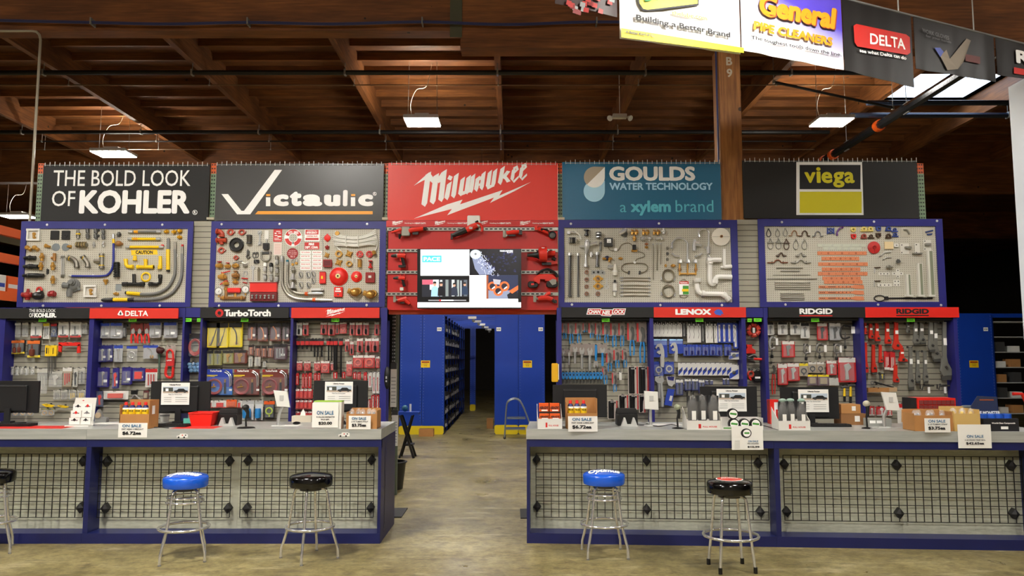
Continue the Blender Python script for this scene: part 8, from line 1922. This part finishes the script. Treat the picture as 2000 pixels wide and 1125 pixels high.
for y in(-.2,.2):MB().tube(smooth_path([(-.05,y,.03),(-.02,y,hh*.7),(.04,y,hh),(.3,y,hh),(.55,y,hh*.3),(.62,y,.03)]),.018,LG,8).build('side_rail',t)
for z in(.22,.46):MB().box(-.04+z*.1,.42,-.19,.19,z-.015,z+.015,LG).build('tread',t)
for x in(-.05,.62):
 for y in(-.2,.2):MB().cyl((x,y-.015,.03),(x,y+.015,.03),.03,BLACK,10).build('wheel',t)
for(px,py,w,h,lab)in((834,834,.34,.17,'open brown carton on the floor by the yellow guard'),(957,836,.16,.26,'brown carton standing in the dark aisle')):
 X,Y=ground(px,851 if px<900 else py);single(MB().box(-w/2,w/2,0,.2,0,h,CARD).box(-w/2+.01,w/2-.01,.01,.19,h,h+.002,DCARD),'floor_carton',lab,'carton',(X,Y-.2,0.001))
t=thing('hand_truck','red hand truck handle showing past the end of the counter','hand truck',(at(1993,800,9.3)[0],9.3,0));MB().tube([(-.08,0,1.38),(.03,0,1.38),(.12,.02,1.2),(.12,.1,.05)],.02,BRED,8).tube([(.3,.05,1.38),(.42,.05,1.38),(.5,.07,1.2),(.5,.1,.05)],.02,BRED,8).build('frame',t);MB().tube([(.12,.03,1.1),(.5,.08,1.1)],.016,BRED,8).tube([(.12,.06,.7),(.5,.1,.7)],.016,BRED,8).build('cross_bar',t);MB().cyl((.12,.0,.1),(.12,-.06,.1),.1,BLACK,14).cyl((.5,.0,.1),(.5,-.06,.1),.1,BLACK,14).build('wheel',t)
t=thing('rolling_ladder','grey tubular rail behind the tan carton','ladder',(at(1900,800,10.4)[0],10.4,0));MB().tube(smooth_path([(-.3,0,.02),(-.3,0,1.05),(-.22,0,1.15),(.2,0,1.15)]),.02,LG,8).tube(smooth_path([(.02,.3,.02),(.02,.3,1.02),(.1,.3,1.12),(.45,.3,1.12)]),.02,LG,8).build('rail',t);MB().box(-.28,.1,.0,.3,.5,.53,LG).build('tread',t)
# overhead: pipes, cables, emergency lamp
PIPE=mat('sprinkler_pipe',(36,36,40),.35,.4)
def pipe(pts,r,m,nm,lab,hang=()):
 t=thing(nm,lab,'pipe',(0,0,0));MB().tube(pts,r,m,8).build('pipe',t)
 for k,q in enumerate(hang):MB().tube([(q[0],q[1],q[2]+r),(q[0],q[1],q[3])],.006,STEEL,5).box(q[0]-.015,q[0]+.015,q[1]-r*1.15,q[1]+r*1.15,q[2]-r*1.1,q[2]+r*1.15,STEEL).build('hanger',t)
 if not hang:t.children[0].name='pipe_run'
 return t
def zy(py,Z):return ground(1000,py,Z)[1]
hx=[x for x in PURX if-13<x<6.5]
for(py,r,z,nm,lab)in((142,.042,6.5,'sprinkler_pipe','thick black sprinkler pipe crossing the roof, the one closest to the girder'),(258,.042,6.5,'sprinkler_pipe','thick black sprinkler pipe crossing the roof just above the signs'),(276,.016,6.5,'sprinkler_pipe','thin dark pipe crossing just below the thick pipe above the signs'),(166,.011,6.55,'conduit','thin pale conduit crossing the roof behind the thick pipe'),(292,.01,6.35,'conduit','thin pale conduit crossing the roof low above the signs')):
 Y=zy(py,z);pipe([(-14,Y,z),(6.6,Y,z)],r,PIPE if nm=='sprinkler_pipe' else mat('conduit_tan',(120,96,76),.4,.4),nm,lab,[(x,Y,z,zp+.02)for x in hx])
cb=MB();Yc=YG-.1
pts=[at(x,y,Yc)for x,y in((-150,34),(0,40),(180,44),(330,47),(485,44),(650,47),(825,43),(990,48),(1165,43),(1400,47))]
for k in range(3):cb.tube(smooth_path([(p[0],Yc-.012*k,p[1]-.014*(k%2))for p in pts]),.011,mat('cable_blue',(40,46,92),.5),6)
for k in(2,4,6,8):cb.box(pts[k][0]-.008,pts[k][0]+.008,Yc-.05,YG-.024,pts[k][1]-.04,pts[k][1]+.05,GREY)
single(cb,'cable_bundle','blue data cables looped along the face of the timber girder','cable',(0,0,0))
a=at(62,300,9.66)[0];z=at(62,58,9.66)[1]
pipe([(a,9.7,0.0),(a,9.7,3.),(a,9.7,z-.12),(a-.02,9.7,z-.05),(a-.06,9.7,z-.01),(a-.12,9.7,z),(-9.5,9.7,z)],.017,mat('conduit_pale',(176,168,150),.4,.3),'conduit','pale conduit dropping from the girder past the first big sign')
single(MB().box(-9.0,-8.9,0,.03,-.03,.05,GREY),'conduit_clamp','grey clamp fixing the pale conduit to the girder','clamp',(0,9.69,z))
t=pipe([(6.95,10.2,6.2),(6.95,16.6,6.2)],.085,mat('main_pipe',(58,58,60),.2,.6),'sprinkler_main','thick black sprinkler main with orange couplings running inward',[(6.95,y,6.2,zp+.02)for y in(10.6,13.,15.4)])
for y in(13.95,16.0,16.5):MB().tube([(6.95,y,6.2),(6.95,y+.12,6.2)],.108,ORANGE,14).build('coupling',t)
for Y,lab in((13.3,'upper'),(14.0,'lower')):pipe([(6.4,Y,6.2+.2),(13.5,Y,6.4)],.05,mat('bluish_pipe',(52,62,84),.3,.4),'sprinkler_pipe',lab+' bluish pipe running out to the side wall beyond the sprinkler main',[(9.4,Y,6.4,zp+.02)])
p0,p1=at(1510,160,12.6),at(1745,211,12.9);pipe([(p0[0],12.6,p0[1]),(p1[0],12.9,p1[1])],.025,PIPE,'brace_pipe','dark slanting brace above the lamp near the column',[(p0[0]+.01,12.6,p0[1],DECK),(p1[0]-.01,12.9,p1[1],DECK)])
p=at(1211,226,13.6);t=thing('emergency_light','white twin headed emergency light under a timber purlin','emergency light',(p[0],13.6,p[1]));MB().rrect(-.13,.13,-.035,.045,0,.1,WHITEP,.015,.006).build('housing',t)
for s in(-1,1):MB().lathe([(.03,0),(.055,.05),(.055,.06)],(s*.16,.03,-.02),WHITEP,(s*.5,-.6,-.5),12).build('lamp_head',t)
MB().tube([(0,.05,.04),(0,.05,DECK-p[1])],.006,WHITEP,5).build('drop_wire',t)
# hanging banners
ZBN=5.5
pa,pb_=ground(1645,-2,ZBN),ground(2000,87,ZBN)
FBN=Face(pa,math.atan2(pb_[1]-pa[1],pb_[0]-pa[0]))
m,nt,b,tc=node_mat('banner_purple',.5)
sp=nt.nodes.new('ShaderNodeSeparateXYZ');nt.links.new(tc.outputs['Object'],sp.inputs[0])
nt.links.new(ramp(nt,math_node(nt,'ADD',math_node(nt,'MULTIPLY',sp.outputs[0],.35),math_node(nt,'MULTIPLY',sp.outputs[2],1.3)),[(.45,lin((240,240,244))),(1.0,lin((84,66,190)))]),b.inputs['Base Color'])
BPUR=m;BANB=mat('banner_black',(26,24,23),.5);BANW=mat('banner_white',(240,240,238),.5)
class Banner:
 def __init__(self,x0,x1,yb,label,m,seed):
  s0,zb=FBN.hit(x0,yb[0]);s1,z2=FBN.hit(x1,yb[1]);self.s0,self.z0,self.w,self.h,self.seed=s0,min(zb,z2),s1-s0,ZBN-min(zb,z2),seed
  self.t=thing('hanging_banner',label,'banner',FBN.world(s0,0,self.z0),None,FBN.a);b=MB();n,k=28,8
  V=[(self.w*i/n,0,(zb+(z2-zb)*i/n-self.z0)*(1-j/k)+self.h*j/k)for j in range(k+1)for i in range(n+1)];F=[(j*(n+1)+i,j*(n+1)+i+1,(j+1)*(n+1)+i+1,(j+1)*(n+1)+i)for j in range(k)for i in range(n)]
  b.add(V,F,m,True);b.add([(v[0],.004,v[2])for v in V],[f[::-1]for f in F],m,True);self.wave(b,0);b.build('cloth',self.t);self.b=MB()
 def wave(self,b,dy):b.v=[(x,y+dy+(.005*math.sin(x*11+self.seed)+.003*math.sin(x*23+self.seed*2))*(1.1-.5*z/self.h),z)for x,y,z in b.v]
 def q(self,x,y):p=FBN.hit(x,y);return p[0]-self.s0,p[1]-self.z0
 def tx(self,s,x0,y0,x1,y1,m,hh,bold=.03,sh=0):
  """lettering from baseline start (x0,y0) to baseline end (x1,y1), hh pixels tall"""
  p,r=self.q(x0,y0),self.q(x1,y1);H=self.q(x0,y0-hh)[1]-p[1]
  self.b.fit(s,p[0],r[0],p[1],p[1]+H,-.006-.0006*(1+len(self.b.f)%3),m,bold,sh,(r[1]-p[1])/max(r[0]-p[0],1e-6));return self
 def poly(self,pts,m,k=0):self.b.flat([self.q(*p)for p in pts],-.0004*k,m);return self
 def end(self):self.wave(self.b,-.014);self.b.build('print',self.t)
B=Banner(1085,1206,(6,33),'dark hanging banner with red machine picture, mostly above the frame',mat('banner_brown',(60,34,30),.5),1)
rng=random.Random(8)
for k in range(26):x=1100+rng.random()*96;y=-30+rng.random()*50;B.poly([(x,y),(x+9,y+3),(x+8,y+12),(x-2,y+9)],(PRED,PRED,GCARD,DRED)[k%4],1+k%5)
B.end()
B=Banner(1211,1446,(75,106),'white hanging banner with yellow lower edge and black slogan',BANW,2);BY=mat('banner_yellow',(240,226,20),.5)
B.poly([(1212,74),(1450,105),(1450,95),(1212,56)],BY).poly([(1242,-30),(1244,8),(1252,22),(1262,24),(1362,12),(1362,-40)],INK,1).poly([(1245,-30),(1247,8),(1254,19),(1262,21),(1360,9),(1360,-40)],BY,2)
B.tx('DOUBLE',1256,6,1352,-2,GREEN,26,.05).tx('Building a Better Brand',1240,44,1424,78,INK,14,.03).tx('thelube.com',1310,30,1378,42,BY,8,.02).tx('A Better Kind of Co.',1220,66,1276,75,INKG,5).end()
B=Banner(1449,1647,(98,137),'white and purple hanging banner with large orange lettering',BPUR,3);OB=mat('banner_orange',(244,150,24),.5)
B.tx('General',1482,32,1634,62,mat('banner_dark_orange',(150,60,40),.5),44,.06,.15).tx('General',1480,31,1632,60,OB,44,.05,.15).tx('PIPE CLEANERS',1468,60,1624,92,OB,18,.05,.1).tx('The toughest tools down the line.',1464,80,1640,114,INK,9,.02).end()
B=Banner(1650,1786,(137,171),'black hanging banner with a red lettered label',BANB,4)
B.poly([(1664,52),(1670,48),(1768,68),(1775,74),(1776,104),(1770,108),(1672,92),(1666,84)],PRED,1).poly([(1673,78),(1683,58),(1692,74),(1690,82),(1676,81)],WHITE,2).poly([(1679,76),(1684,64),(1688,76)],INK,3)
B.tx('DELTA',1697,87,1766,98,WHITE,21,.02).tx('see what Delta can do',1676,103,1768,118,WHITE,7,.03).end()
B=Banner(1788,1946,(134,160),'black hanging banner with a pale gloved hand picture',BANB,5);HND=mat('banner_hand',(150,138,122),.6)
B.poly([(1834,110),(1846,98),(1852,116),(1886,76),(1894,80),(1880,122),(1868,136),(1848,138)],HND,1).poly([(1823,94),(1834,94),(1844,106),(1834,112)],CBLU2,2).tx('WORK GLOVES',1798,64,1850,80,INKG,8,.03).tx('for your hands',1806,74,1854,88,INKG,6,.02).poly([(1884,106),(1912,112),(1912,126),(1884,120)],mat('banner_dull_red',(110,60,56),.6),1).end()
B=Banner(1948,2150,(146,176),'black hanging banner with white and red letters at the frame edge',BANB,6)
B.tx('RIDGID',1982,124,2110,150,WHITE,26,.05).poly([(1978,132),(2110,158),(2110,168),(1978,144)],PRED,1).end()
t=thing('banner_cable','steel cable carrying the row of hanging banners','cable',FBN.world(0,0,ZBN),None,FBN.a);s0,s1=FBN.hit(1000,-200)[0],FBN.hit(2150,120)[0]
MB().tube([(s0,.002,.012),(s1,.002,.012)],.012,GREY,8).build('cable_run',t)
for x in(1360,1520,1755,1900,2060):s=FBN.hit(x,20)[0];MB().tube([(s,.002,.02),(s,.002,DECK-ZBN)],.007,LGREY,5).build('hanger',t)
